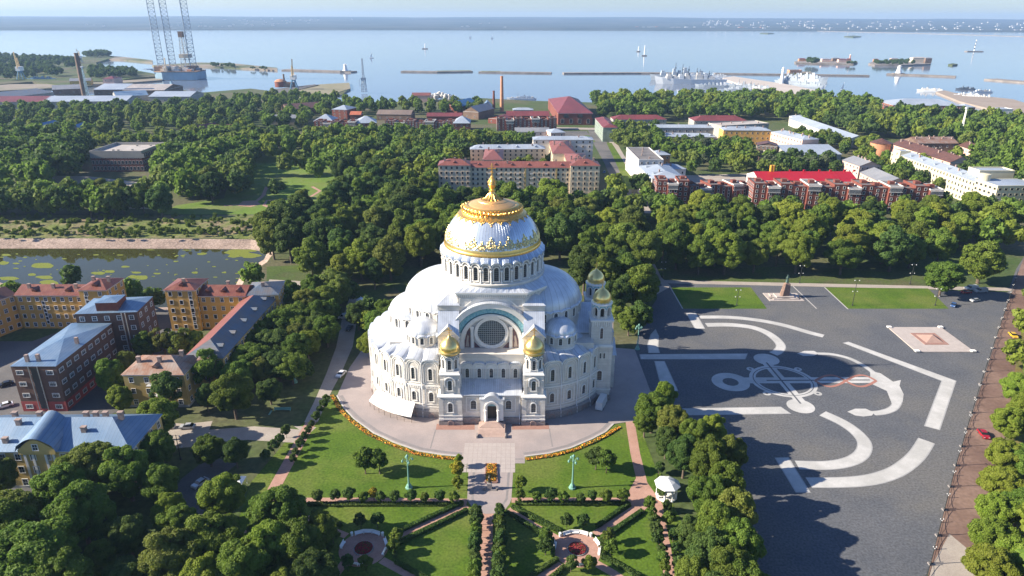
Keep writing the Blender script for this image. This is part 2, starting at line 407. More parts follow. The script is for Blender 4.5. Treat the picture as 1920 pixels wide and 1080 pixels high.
# ring of red granite around the church foot
sheet('plaza_border', [(817, 806), (819, 795), (890, 794), (890, 806)], 0.06, m_redgranite)
sheet('plaza_border', [(960, 806), (960, 794), (1028, 794), (1030, 805)], 0.06, m_redgranite)
# pink paths
def path(px, w, z=0.045, m=None, name='path'): return structure(MB().strip(GX(px), w, z), name, m or m_gravel)
path([(1181, 789), (1191, 850), (1204, 905), (1232, 945), (1256, 1080), (1270, 1180)], 2.7)
sheet('path', [(1177, 925), (1196, 890), (1206, 905), (1226, 940), (1205, 960), (1180, 946)], 0.047, m_gravel)
path([(560, 938), (700, 938), (876, 940)], 1.9)
path([(959, 938), (1080, 938), (1190, 938)], 1.9)
path([(914, 962), (912, 1000), (909, 1080), (905, 1180)], 3.0)
path([(876, 948), (800, 980), (735, 1010)], 1.9, 0.049)
path([(952, 955), (1000, 985), (1045, 1010)], 1.9, 0.049)
path([(1195, 950), (1150, 980), (1115, 1002)], 1.9, 0.049)
path([(1050, 1055), (1000, 1090), (950, 1130)], 2.0, 0.049)
path([(1115, 1055), (1150, 1075), (1200, 1110)], 2.0, 0.049)
path([(715, 1050), (780, 1085), (850, 1140)], 2.0, 0.049)
path([(650, 1050), (620, 1090)], 2.0, 0.049); path([(650, 1005), (600, 985), (575, 970)], 1.8, 0.049)
for cu, cv in ((682, 1029), (1082, 1030)):
    c = G(cu, cv); structure(MB().lathe([(0.01, 0.052), (5.6, 0.052)], 32, c.x, c.y), 'round_path', m_gravel)
# left walk and street
path([(583, 792), (606, 742), (626, 700), (646, 650), (655, 600), (668, 560)], [4, 4, 5, 6, 6, 6], 0.055, m_conc)
path([(470, 1000), (520, 905), (556, 840), (583, 792)], 3.2, 0.056, m_gravel)
path([(330, 823), (470, 812), (560, 818), (572, 800)], 7.0, 0.04, m_conc)
path([(300, 1060), (345, 960), (372, 900), (420, 862)], 9.5, 0.035, m_asph, 'road')
path([(230, 812), (330, 818), (390, 812)], 13.0, 0.033, m_conc, 'road')
sheet('road', [(-60, 800), (-60, 640), (60, 640), (200, 590), (280, 570), (330, 590), (380, 640), (300, 660), (250, 760), (150, 800), (30, 980), (-200, 990)], 0.03, m_asph)
sheet('path', [(505, 524), (580, 528), (600, 545), (560, 560), (530, 552), (500, 540)], 0.03, m_conc)

# --- streets of the town
path([(1116, 244), (1122, 262), (1145, 305), (1176, 372), (1200, 430), (1225, 490)], [16, 14, 11, 10, 9, 6], 0.03, m_asph, 'road')
path([(1142, 268), (1160, 300), (1186, 355)], [5, 7, 7], 0.05, m_lawn, 'verge')
path([(1134, 246), (1150, 268), (1172, 306), (1200, 352), (1215, 400)], [9, 7, 6, 5, 4], 0.04, m_conc, 'pavement')
sheet('road', [(1052, 246), (1100, 246), (1112, 262), (1080, 264), (1062, 256)], 0.04, m_asph)
path([(1030, 240), (1080, 241), (1140, 242)], 14, 0.035, m_conc, 'road')
path([(1100, 254), (1112, 266)], 5, 0.05, m_lawn, 'verge')
path([(1206, 560), (1250, 536), (1232, 520), (1208, 470), (1190, 440)], 4, 0.045, m_conc)
sheet('yard', [(1240, 330), (1420, 325), (1430, 345), (1250, 350)], 0.03, m_conc)
sheet('yard', [(60, 330), (160, 330), (290, 345), (290, 372), (200, 380), (30, 352)], 0.03, m_conc)

# --- Anchor square
SQ = [(1150, 652), (1190, 655), (1205, 600), (1232, 560), (1232, 528), (1250, 530), (1890, 548), (1905, 505), (1921, 480), (1935, 480), (1922, 520), (1745, 1058), (1700, 1200), (1400, 1200), (1396, 1080),
      (1380, 960), (1390, 900), (1290, 800), (1200, 790)]
sheet('square', SQ, 0.035, m_cobble)
sheet('path', [(1232, 528), (1240, 531), (1900, 546), (1900, 540), (1240, 525)], 0.05, m_conc)
sheet('lawn', [(1257, 539), (1408, 539), (1438, 579), (1280, 579)], 0.06, m_lawn)
sheet('lawn', [(1546, 539), (1740, 541), (1779, 579), (1590, 579)], 0.06, m_lawn)
sheet('lawn', [(1225, 528), (1232, 505), (1500, 500), (1740, 515), (1760, 538), (1400, 532)], 0.03, m_earth)
for px in ([(1257, 539), (1280, 579)], [(1546, 539), (1590, 580)], [(1487, 537), (1531, 579)]): path(px, 0.5, 0.08, m_curb, 'kerb')
road_edge = [(1921, 480), (1905, 522), (1840, 722), (1790, 882), (1745, 1058), (1722, 1150), (1700, 1200)]
sheet('road', road_edge+[(1850, 1200), (1900, 1000), (1950, 800), (1990, 600), (2010, 480)], 0.04, m_road)
sheet('road', [(1780, 1001), (1833, 1045), (1836, 1080), (1850, 1200), (1712, 1200), (1748, 1060)], 0.05, m_conc)
sheet('verge', [(1833, 1045), (1875, 860), (1912, 640), (1925, 540), (2100, 560), (2100, 1200), (1850, 1200)], 0.055, mat_ground('dry_grass', (0.10, 0.13, 0.03), (0.2, 0.13, 0.06), 0.15, fine=0.2, fscale=1))

# pale figures inlaid in the square
def zoomP(pts, x0=1160, y0=480, s=2.5263): return [(x0+a/s, y0+b/s) for a, b in pts]
def inlay(pts, z=0.06, m=None, edge=True):
    P = GX(pts)
    if edge:
        s = MB().sheet(P, z-0.010); structure(s, 'square_inlay_border', m_markedge)
        P2 = inset(P, 0.32); structure(MB().sheet(P2, z), 'square_inlay', m or m_mark)
    else: structure(MB().sheet(P, z), 'square_inlay', m or m_mark)
def inset(P, d):
    a = sum(P[i][0]*P[(i+1) % len(P)][1]-P[(i+1) % len(P)][0]*P[i][1] for i in range(len(P)))
    if a < 0: P = P[::-1]
    n = len(P); R = []
    for i in range(n):
        p0, p1, p2 = Vector(P[i-1]), Vector(P[i]), Vector(P[(i+1) % n])
        d1 = (p1-p0).normalized(); d2 = (p2-p1).normalized(); n1 = Vector((-d1.y, d1.x)); n2 = Vector((-d2.y, d2.x))
        b = (n1+n2); 
        if b.length < 0.2: b = n1
        b.normalize(); k = min(2.0, 1/max(0.3, b.dot(n1))); R.append(tuple(p1+b*d*k))
    return R
def band(cpts, w, z=0.06, m=None):          # pale band along a measured centre line, world width w
    P = [Vector(p) for p in GX(cpts)]
    # resample smoothly
    Q = []
    for i in range(len(P)-1):
        p0, p1, p2, p3 = P[max(i-1, 0)], P[i], P[i+1], P[min(i+2, len(P)-1)]
        for k in range(6):
            t = k/6; Q.append(0.5*((2*p1)+(p2-p0)*t+(2*p0-5*p1+4*p2-p3)*t*t+(3*p1-p0-3*p2+p3)*t**3))
    Q.append(P[-1])
    structure(MB().strip(Q, w, z-0.010), 'square_inlay_border', m_markedge)
    structure(MB().strip(Q, w-0.6, z), 'square_inlay', m or m_mark)
Z = zoomP
inlay(Z([(318, 270), (366, 270), (410, 345), (360, 345)]))
inlay(Z([(98, 466), (612, 462), (600, 490), (104, 490)]))
inlay(Z([(168, 498), (218, 498), (283, 640), (205, 640)]))
inlay(Z([(150, 372), (175, 346), (192, 380), (188, 430), (196, 460), (140, 460), (135, 420)]))
inlay(Z([(300, 722), (768, 714), (818, 748), (310, 756)]))
inlay(Z([(1060, 412), (1088, 406), (1600, 592), (1522, 826), (1446, 806), (1528, 592)]))
band(Z([(384, 290), (500, 290), (600, 297), (700, 311), (800, 333), (900, 362), (970, 380)]), 3.2)
band(Z([(415, 327), (520, 326), (620, 336), (690, 358), (740, 390), (768, 425), (755, 452), (732, 464)]), 3.6)
band(Z([(966, 746), (1060, 790), (1130, 840), (1165, 890), (1150, 940), (1090, 975), (990, 992), (845, 990)]), 4.0)
inlay(zoomP([(738, 248), (805, 246), (910, 414), (838, 414)], 1160, 760))
band(zoomP([(900, 366), (1020, 366), (1140, 360), (1240, 342), (1330, 305), (1410, 240), (1458, 168)], 1160, 760), 4.4)
# anchor
inlay(Z([(845, 462), (880, 450), (925, 450), (948, 462), (925, 473), (875, 474)]), 0.061, edge=False)
band(Z([(940, 463), (1010, 466), (1090, 485), (1160, 520), (1215, 560), (1245, 590)]), 2.0, 0.062)
inlay(Z([(1190, 545), (1240, 556), (1300, 596), (1337, 588), (1330, 615), (1350, 655), (1345, 690), (1300, 720), (1290, 690), (1270, 640), (1195, 605)]), 0.063, edge=False)
band(Z([(1318, 660), (1322, 690), (1300, 722), (1255, 740), (1205, 746)]), 2.6, 0.064)
inlay(Z([(1083, 738), (1120, 724), (1170, 724), (1210, 742), (1200, 756), (1160, 761), (1120, 756)]), 0.063, edge=False)
def pband(a, b, w0, w1=None, z=0.06, m=None):
    structure(MB().strip([G(*a).xy, G(*b).xy], [w0, w1 or w0], z), 'square_inlay', m or m_mark)
z1 = lambda a, b: (1160+a/2.5263, 480+b/2.5263)
pband(z1(590, 590), z1(1200, 588), 4.0, z=0.066); pband(z1(700, 590), z1(1190, 588), 0.7, z=0.072, m=m_cobble)
pband(z1(695, 500), z1(860, 690), 3.4, z=0.065); pband(z1(700, 505), z1(862, 700), 0.6, z=0.071, m=m_cobble)
rc = G(*z1(778, 592)); R0 = abs(G(*z1(930, 592)).x-rc.x)
structure(MB().lathe([(R0-2.1, 0.068), (R0, 0.068)], 48, rc.x, rc.y), 'square_inlay', m_mark)
structure(MB().lathe([(R0-1.4, 0.074), (R0-1.1, 0.074)], 48, rc.x, rc.y), 'square_inlay_line', m_cobble)
for a, b, rr in ((700, 490, 4.4), (862, 712, 4.2), (530, 597, 6.2)):
    c = G(*z1(a, b)); structure(MB().lathe([(0.01 if rr < 6 else 2.6, 0.069), (rr, 0.069)], 28, c.x, c.y), 'square_inlay', m_mark)
for k in range(4):
    a = pi/4+k*pi/2; x, y = rc.x+(R0+.9)*cos(a), rc.y+(R0+.9)*sin(a)
    structure(MB().lathe([(0.5, 0.067), (1.3, 0.067)], 16, x, y), 'square_inlay', m_mark)
for ph in (0, pi):
    pts = [z1(930+290*t, 592+27*sin(t*2*pi*1.0+ph)) for t in [i/24 for i in range(25)]]
    structure(MB().strip(GX(pts), 1.0, 0.076 if ph else 0.073), 'square_inlay', m_markred)
# ================================================================ CATHEDRAL
m_wall = mat_seam('pale_stone_wall', (0.63, 0.59, 0.535), 0.95, 'z', rough=0.85, metal=0.0, seam=0.86, noise=0.10, nscale=0.35, width=0.09, bump=0.1)
m_trim = mat('white_trim', (0.76, 0.735, 0.69), 0.8, noise=0.05, nscale=1)
m_granite = mat('granite_plinth', (0.26, 0.235, 0.225), 0.7, noise=0.18, nscale=2)
m_roof_x = mat_seam('white_metal_roof', (0.60, 0.635, 0.69), 0.62, 'x', rough=0.42, metal=0.35, seam=0.72, noise=0.12)
m_roof_rad = mat_seam('white_metal_roof_round', (0.60, 0.635, 0.69), n=72, rough=0.42, metal=0.35, seam=0.72, noise=0.12, nscale=0.25)
m_roof_rads = mat_seam('white_metal_cap', (0.62, 0.65, 0.70), n=40, rough=0.4, metal=0.3, seam=0.74, noise=0.10, nscale=0.3)
m_silver = mat_seam('silver_dome_metal', (0.56, 0.635, 0.74), n=96, rough=0.33, metal=0.55, seam=0.68, noise=0.10, nscale=0.25, width=0.16, bump=0.6)
m_gold = mat('gold_leaf', (0.92, 0.56, 0.16), 0.34, 0.85, noise=0.12, nscale=2)
m_gold2 = mat('pale_gold_leaf', (0.88, 0.66, 0.25), 0.30, 0.88, noise=0.10, nscale=1.5)
m_copper = mat('copper_gold', (1.0, 0.56, 0.23), 0.45, 0.7, noise=0.06, nscale=0.8)
m_mosaic = mat('turquoise_mosaic', (0.08, 0.30, 0.42), 0.45, noise=0.0, nscale=1.6, col2=(0.32, 0.56, 0.58))
m_mosaic_dark = mat('dark_mosaic_border', (0.05, 0.14, 0.16), 0.5)
m_mosaic_brown = mat('brown_mosaic', (0.25, 0.10, 0.06), 0.5, nscale=2.5, col2=(0.04, 0.06, 0.12))
m_glass = mat_glass('church_glass', (0.022, 0.028, 0.036), 0.45, 0.6, (0.20, 0.20, 0.20), 0.16)
m_rose = mat_glass('rose_glass', (0.02, 0.035, 0.045), 0.62, 0.62, (0.30, 0.33, 0.33), 0.20)
m_door = mat('dark_door', (0.03, 0.025, 0.02), 0.5)
m_barch = mat('rough_granite', (0.30, 0.22, 0.20), 0.8, noise=.15, nscale=2)
m_stair = mat('stair_granite', (0.45, 0.33, 0.28), 0.8, noise=0.1, nscale=1)

def arch_pts(w, h, n=8, x0=0, z0=0):
    r = w/2; P = [(x0-r, z0), (x0-r, z0+h-r)]
    for i in range(1, n): a = pi-pi*i/n; P.append((x0+r*cos(a), z0+h-r+r*sin(a)))
    return P+[(x0+r, z0+h-r), (x0+r, z0)]
def ring_band(mb, A, B, y0, y1, closed=False):
    """extruded band between outline A (outer) and outline B (inner)"""
    n = len(A); vs = []
    for a, b in zip(A, B): vs += [(a[0], y0, a[1]), (b[0], y0, b[1]), (b[0], y1, b[1]), (a[0], y1, a[1])]
    fs = []
    for i in range(n if closed else n-1):
        j = (i+1) % n
        for k in range(4): fs.append((4*i+k, 4*i+(k+1) % 4, 4*j+(k+1) % 4, 4*j+k))
    return mb.add(vs, fs)
WC = {}
def win_meshes(w, h, t, d, glass, trim=None, arched=True, sill=True):
    key = (w, h, t, d, glass.name, arched, sill, trim.name if trim else '')
    if key not in WC:
        f = MB()
        if arched: A, B = arch_pts(w+2*t, h+t), arch_pts(w, h)
        else: A, B = [(-w/2-t, 0), (-w/2-t, h+t), (w/2+t, h+t), (w/2+t, 0)], [(-w/2, 0), (-w/2, h), (w/2, h), (w/2, 0)]
        ring_band(f, A, B, 0.02, -d)
        if sill: f.box(-w/2-t*1.2, 0.02, -t*0.6, w/2+t*1.2, -d*1.25, 0)
        p = MB(); B2 = arch_pts(w, h) if arched else B
        p.v = [(x, -0.06, z) for x, z in B2]; p.f = [tuple(range(len(B2)))]
        WC[key] = (f.mesh('window_frame', trim or m_trim), p.mesh('window_pane', glass))
    return WC[key]
def window(parent, x, y, z, rz, w, h, t=0.22, d=0.28, glass=None, trim=None, arched=True, sill=True, name='window'):
    a, b = win_meshes(w, h, t, d, glass or m_glass, trim, arched, sill)
    o = inst(name, a, parent, (x, y, z), rz); inst('pane', b, o); return o

def cross_mesh(h, m, r=0.09):
    c = MB(); c.tube([(0, 0, 0), (0, 0, h)], r, 6); c.tube([(-h*.28, 0, h*.66), (h*.28, 0, h*.66)], r, 6)
    c.tube([(-h*.15, 0, h*.84), (h*.15, 0, h*.84)], r*.8, 6); c.tube([(-h*.16, 0, h*.42), (h*.16, 0, h*.34)], r*.8, 6)
    for x, z in ((-h*.28, h*.66), (h*.28, h*.66), (0, h)): c.ball(x, 0, z, r*1.7, n=6)
    c.ball(0, 0, 0, r*3.4, n=8); return c.mesh('cross', m)

CH = empty('cathedral', 'large white domed cathedral with gold trimmed silver dome in the middle of the garden', 'cathedral', (-6.1, 202.0, 0))
def part(mb, name, m, parent=CH, smooth=False, loc=(0, 0, 0), angle=radians(35)): return mb.build(name, m, parent, smooth, loc, angle)

# ---- outer galleries: two round ambulatories with scalloped tops
def bump_(x): return sqrt(max(0.0, 1-(2*x-1)**2))
def gallery(cx, R, phis, sgn, zt, name='gallery'):
    """phis: list of bay borders in degrees from the front, turning outward"""
    def pt(phi, r, z): a = radians(phi); return (sgn*r*sin(a), -r*cos(a), z)
    root = inst(name, None, CH, (cx, 0, 0))
    wall = MB(); rows = []; roof = []; ns = 10
    samp = []
    for i in range(len(phis)-1):
        for k in range(ns+(1 if i == len(phis)-2 else 0)):
            samp.append((phis[i]+(phis[i+1]-phis[i])*k/ns, zt+1.15*bump_(k/ns) if 0 < k < ns else zt))
    wall.grid([[pt(p, R, 0.5), pt(p, R, z)] for p, z in samp])
    w = wall.mesh('gallery_wall', m_wall); root.data = w if False else None
    wo_ = wall.build('gallery_wall', m_wall, root)
    rf = MB()
    rf.grid([[pt(p, R+0.45, z-0.18), pt(p, R+0.40, z+0.08), pt(p, R-1.2, z+0.45+(zt-z)*0.1), pt(p, R-3.0, zt+1.9+(z-zt)*0.45), pt(p, R-5.5, zt+3.05+(z-zt)*0.1), pt(p, R-10, zt+4.6), pt(p, R-16, zt+6.0)] for p, z in samp])
    rf.build('roof', m_roof_rad, root, smooth=True, angle=radians(50))
    # cornice following the scallops
    co = MB(); vs = []
    co.grid([[pt(p, R, z-0.62), pt(p, R+0.22, z-0.55), pt(p, R+0.30, z-0.2), pt(p, R+0.02, z-0.15)] for p, z in samp]); co.build('cornice', m_trim, root)
    pl = MB(); pl.grid([[pt(p, R+0.75, -0.2), pt(p, R+0.75, 2.2), pt(p, R+0.35, 2.6), pt(p, R, 2.7)] for p in [phis[0]+(phis[-1]-phis[0])*i/80 for i in range(81)]]); pl.build('plinth', m_granite, root)
    st = MB()
    P80 = [phis[0]+(phis[-1]-phis[0])*i/120 for i in range(121)]
    for z0, z1, d in ((10.5, 10.95, 0.22), (11.5, 11.7, 0.14), (4.3, 4.6, 0.15), (3.4, 3.6, 0.12)):
        st.grid([[pt(p, R, z0), pt(p, R+d, z0), pt(p, R+d, z1), pt(p, R, z1)] for p in P80])
    st.build('string_course', m_trim, root)
    cb = MB()
    for i in range(len(phis)-1):
        for k in range(9):
            p = phis[i]+(phis[i+1]-phis[i])*(k+.5)/9; a = radians(p)
            cb.at(M=Matrix.Rotation(sgn*a, 4, 'Z')); cb.box(-0.14, -R-0.2, 9.75, 0.14, -R+.02, 10.5-(0.25 if k % 2 else 0))
    cb.at(); cb.M = None; cb.build('corbel_table', m_trim, root)
    for i in range(len(phis)-1):
        pm = (phis[i]+phis[i+1])/2; x, y, _ = pt(pm, R, 0); rz = sgn*radians(pm)
        wd = R*radians(phis[i+1]-phis[i])
        window(root, x, y, 12.7, rz, 1.15, 3.9, 0.25, 0.30)
        window(root, x, y, 5.5, rz, 1.35, 3.1, 0.28, 0.30)
        m = MB().at(M=Matrix.Translation((x, y, 0)) @ Matrix.Rotation(rz, 4, 'Z'))
        A = arch_pts(wd-0.75, 7.3, 12, 0, 11.9); B = arch_pts(wd-1.25, 7.05, 12, 0, 11.9); ring_band(m, A, B, 0.15, -0.24)
        A = arch_pts(wd-1.9, 6.6, 12, 0, 12.0); B = arch_pts(wd-2.25, 6.42, 12, 0, 12.0); ring_band(m, A, B, 0.1, -0.16)
        for s_ in (-1, 1): m.box(s_*(wd/2-1.15), 0.1, 4.7, s_*(wd/2-0.8), -0.12, 9.6)
        m.M = None; m.build('blind_arch', m_trim, root)
        o_ = MB().at(M=Matrix.Translation((x+sin(rz)*0.75, y-cos(rz)*0.75, 0)) @ Matrix.Rotation(rz, 4, 'Z'))
        ring_band(o_, arch_pts(2.0, 1.7, 8, 0, 0.1), arch_pts(1.3, 1.35, 8, 0, 0.1), 0.1, -0.15); o_.M = None; o_.build('basement_arch', m_barch, root)
    for p in phis[1:-1]:
        x, y, _ = pt(p, R+0.3, 0); d = MB().tube([(x, y, zt-0.4), (x, y, 3.0), (x*1.018, y*1.018, 1.9), (x*1.018, y*1.018, 0.2)], 0.14, 6)
        d.ball(x, y, zt-0.2, 0.28, n=6); d.build('downpipe', mat('white_pipe', (0.78, 0.78, 0.78), 0.5), root)
    return root
gallery(-16.7, 23.2, [-3.2+13*i for i in range(16)], -1, 18.5)
gallery(12.5, 24.0, [7+13.4*i for i in range(4)]+[57.5], 1, 18.5)
# rear gallery on the far side
gallery(12.5, 24.0, [128+13.0*i for i in range(5)], 1, 18.5)
# solid core under the roofs
c = MB(); c.box(-31, -15.5, 0, 31, 15.5, 21.5); c.box(-15.9, -21, 0, 15.9, 21, 20.3); c.build('nave', m_wall, CH)

# ---- side semi-domes, corner domes, apse dome
def small_dome(name, cx, cy, R, z0, zs, zt, nw, wsize, step0=0.0, rng=None, mroof=None, seg=64):
    """drum z0..zs with arched windows, a flattened dome to zt"""
    d = MB().lathe([(R, z0), (R, zs-0.1)], seg).build(name+'_drum' if False else 'drum', m_wall, CH, True, (cx, cy, 0))
    H_ = zt-zs; k = 12; rows = []
    N = nw*8
    for i in range(N+1):
        a = 2*pi*i/N+step0-pi/nw; ph = (i % 8)/8; row = []
        b = 0.55*bump_(ph) if ph > 0 else 0.0
        row += [(R+0.45, zs-0.55+b*1.0), (R+0.35, zs-0.25+b)]
        for j in range(k+1):
            t = pi/2*j/k; f_ = max(0, 1-j/4.0); row.append((max(0.02, (R-0.05)*cos(t)), zs+0.0+b*f_*0.8+H_*sin(t)))
        rows.append([(r*cos(a), r*sin(a), z) for r, z in row])
    o = MB().grid(rows).build(name, mroof or m_roof_rads, d, True, angle=radians(60))
    tr = MB(); tr.lathe([(R, z0+0.1), (R+0.3, z0+0.1), (R+0.3, z0+0.45), (R, z0+0.5)], seg).build('cornice', m_trim, d)
    w, h = wsize
    for i in range(nw):
        a = 2*pi*i/nw+step0
        if rng and not rng(a): continue
        window(d, R*cos(a), R*sin(a), zs-0.55-h+0.1, a+pi/2, w, h, 0.25, 0.26)
    return d
full = lambda a: True
small_dome('side_dome', -14, 0, 14.0, 23.5, 30.6, 40.2, 24, (1.25, 2.9), radians(7.5), lambda a: cos(a) < 0.35)
small_dome('side_dome', 14, 0, 14.0, 23.5, 30.6, 40.2, 24, (1.25, 2.9), radians(7.5), lambda a: cos(a) > -0.35)
small_dome('corner_dome', -20.6, -13.8, 5.1, 20.5, 25.0, 29.0, 12, (0.95, 2.2), radians(-90), lambda a: sin(a) < 0.3, seg=40)
small_dome('corner_dome', 20.6, -13.8, 5.1, 20.5, 25.0, 29.0, 12, (0.95, 2.2), radians(-90), lambda a: sin(a) < 0.3, seg=40)
small_dome('corner_dome', -20.6, 13.8, 5.1, 20.5, 25.0, 29.0, 12, (0.95, 2.2), radians(90), lambda a: sin(a) > -0.3, seg=40)
small_dome('corner_dome', 20.6, 13.8, 5.1, 20.5, 25.0, 29.0, 12, (0.95, 2.2), radians(90), lambda a: sin(a) > -0.3, seg=40)
small_dome('apse_dome', -24.4, 0, 8.8, 20.5, 26.0, 31.6, 14, (1.3, 3.0), radians(180), lambda a: cos(a) < 0.35, seg=48)

# ---- central block, octagon, drum
OCT = [(-10, -16.2), (10, -16.2), (16, -10.2), (16, 10.2), (10, 16.2), (-10, 16.2), (-16, 10.2), (-16, -10.2)]
def scale_poly(P, d): return [(x+(d if x > 0 else -d), y+(d if y > 0 else -d)) for x, y in P]
o = MB().prism(OCT, 18, 37.3, bot=False).build('central_block', m_wall, CH)
oc = MB().prism(scale_poly(OCT, 0.35), 37.3, 37.75); oc.prism(scale_poly(OCT, 0.6), 37.75, 38.2)
for x in [-9.8+0.56*i for i in range(36)]:
    for s_ in (-1, 1): oc.box(x-.13, s_*16.2, 36.6, x+.13, s_*16.45, 37.3)
for sx_ in (-1, 1):
    for sy_ in (-1, 1):
        for k in range(14):
            t = (k+.5)/14; x, y = sx_*(10+6*t), sy_*(16.2-6*t); oc.at(x, y, 0, atan2(sy_, sx_)); oc.box(-0.1, -.13, 36.6, 0.25, .13, 37.3); oc.M = None
oc.build('cornice', m_trim, CH)
for s_ in (-1, 1):      # sunk panels above the great arch
    p = MB(); ring_band(p, [(s_*4.6, 36.2), (s_*9.4, 36.2), (s_*9.4, 33.6), (s_*7.6, 33.6)], [(s_*5.2, 36.0), (s_*9.2, 36.0), (s_*9.2, 33.8), (s_*7.8, 33.8)], -16.15, -16.32, True); p.build('wall_panel', m_trim, CH)
rr = MB(); N = 64; rows = []
def octr(a):
    best = 99
    Q = scale_poly(OCT, 0.6)
    for i in range(8):
        (x1, y1), (x2, y2) = Q[i], Q[(i+1) % 8]; dx, dy = cos(a), sin(a); ex, ey = x2-x1, y2-y1; den = dx*ey-dy*ex
        if abs(den) < 1e-9: continue
        t = (x1*ey-y1*ex)/den; u_ = (x1*dy-y1*dx)/den
        if t > 0 and -1e-6 <= u_ <= 1+1e-6: best = min(best, t)
    return best
angs = sorted(set([2*pi*i/N for i in range(N)]+[atan2(y, x) % (2*pi) for x, y in OCT])); angs.append(angs[0]+2*pi)
for a in angs: R = octr(a); rows.append([(R*cos(a), R*sin(a), 38.2), (max(15.9, min(R-0.2, 16.2))*cos(a), max(15.9, min(R-0.2, 16.2))*sin(a), 39.5)])
rr.grid(rows).build('block_roof', m_roof_rad, CH)
dr = MB().lathe([(16.15, 38.0), (16.15, 39.9), (16.35, 40.0), (16.35, 40.4), (15.9, 40.6), (15.25, 41.0), (15.25, 47.2)], 96).build('main_drum', m_wall, CH, True, (0, 0, 0), radians(30))
cm = MB().lathe([(0.38, 0), (0.38, .3), (0.26, .4), (0.26, 3.2), (0.42, 3.5), (0.42, 4.0), (0.0, 4.0)], 8).mesh('colonnette', m_trim, True)
for i in range(32):
    a = 2*pi*(i+.5)/32-pi/2; window(dr, 15.27*cos(a), 15.27*sin(a), 41.3, a+pi/2, 1.42, 4.3, 0.30, 0.55)
    a = 2*pi*i/32-pi/2; inst('colonnette', cm, dr, (15.65*cos(a), 15.65*sin(a), 40.75))
ar = MB()                                   # arcade arches over the drum windows
for i in range(32):
    a = 2*pi*(i+.5)/32-pi/2
    ar.at(M=Matrix.Rotation(a+pi/2, 4, 'Z') @ Matrix.Translation((0, -15.3, 0)))
    ring_band(ar, arch_pts(3.02, 2.75, 10, 0, 44.2)[1:-1], arch_pts(2.25, 2.35, 10, 0, 44.2)[1:-1], 0.1, -0.75)
ar.M = None; ar.build('arcade', m_trim, dr)
rows = []; N = 32*8
for i in range(N+1):
    a = 2*pi*i/N-pi/2; b = 0.95*bump_((i % 8)/8) if i % 8 else 0.0
    rows.append([(r*cos(a), r*sin(a), z) for r, z in ((15.3, 45.9+b), (16.25, 45.95+b), (16.3, 46.15+b), (15.7, 46.6+b*0.9), (14.9, 48.0+b*0.35), (14.55, 48.5))])
MB().grid(rows).build('scalloped_roof', m_silver, dr, True, angle=radians(50))

# ---- the main dome
def domez(r): return 48.2+13.2*sqrt(max(0, 1-(r/14.7)**2))
prof = [(14.55, 48.3), (14.75, 48.7)]+[(14.7*cos(t), 48.2+13.2*sin(t)) for t in [radians(4+86*i/40) for i in range(41)]]
prof = [(max(0.02, r), z) for r, z in prof]
DM = MB().lathe(prof, 96).build('dome', m_silver, CH, True, (0, 0, 0), radians(60))
def onD(a, t, off=0.0):     # t: latitude in radians; returns a point on the dome surface
    r = (14.7+off)*cos(t); return (r*cos(a), r*sin(a), 48.2+(13.2+off)*sin(t))
gb = MB(); gb.lathe([(14.6, 48.35), (14.95, 48.4), (15.02, 48.75), (14.9, 49.1), (14.78, 49.3)], 96); gb.build('gold_band', m_gold, DM, True)
def ringD(mb, a, t, rad, th, n=10, tilt=1.0):
    pts = []
    for k in range(n):
        q = 2*pi*k/n; pts.append(onD(a+rad*cos(q)/(14.7*cos(t)), t+rad*tilt*sin(q)/13.6, 0.10))
    mb.tube(pts, th, 4, closed=True)
def curveD(mb, a, P, th): mb.tube([onD(a+x/(14.7*cos(t/13.6)), t/13.6, 0.10) for x, t in P], th, 4)
or_ = MB()
for i in range(16):
    a = 2*pi*i/16-pi/2
    ringD(or_, a, 0.235, 0.62, 0.16); ringD(or_, a, 0.235, 0.25, 0.14, 6)
    ringD(or_, a, 0.325, 0.45, 0.14, 8, 1.3); ringD(or_, a, 0.39, 0.30, 0.13, 8, 1.2); ringD(or_, a, 0.435, 0.16, 0.13, 6, 1.6)
    for s_ in (-1, 1):
        ringD(or_, a+s_*0.062, 0.275, 0.42, 0.14, 8); ringD(or_, a+s_*0.055, 0.345, 0.30, 0.12, 7); ringD(or_, a+s_*0.115, 0.235, 0.46, 0.14, 8)
        curveD(or_, a, [(s_*0.2, 2.4), (s_*0.9, 3.2), (s_*0.95, 4.1), (s_*0.5, 4.7), (0, 5.9)], 0.13)
        curveD(or_, a, [(s_*0.6, 2.3), (s_*1.5, 3.3), (s_*2.0, 3.9), (s_*2.3, 3.6), (s_*2.1, 3.2)], 0.12)
        ringD(or_, a+s_*0.155, 0.185, 0.36, 0.12, 7)
    b = a+pi/16
    ringD(or_, b, 0.225, 0.5, 0.15); ringD(or_, b, 0.30, 0.32, 0.13, 8, 1.3); ringD(or_, b, 0.345, 0.16, 0.12, 6, 1.5); ringD(or_, b, 0.225, 0.2, 0.12, 6)
rows = [[onD(2*pi*i/384, t, 0.05) for t in (0.075, 0.10, 0.125, 0.135+0.012*abs(sin(16*pi*i/384*2)))] for i in range(385)]
or_.grid(rows)
or_.build('gold_lacework', m_gold2, DM, True, angle=radians(80))
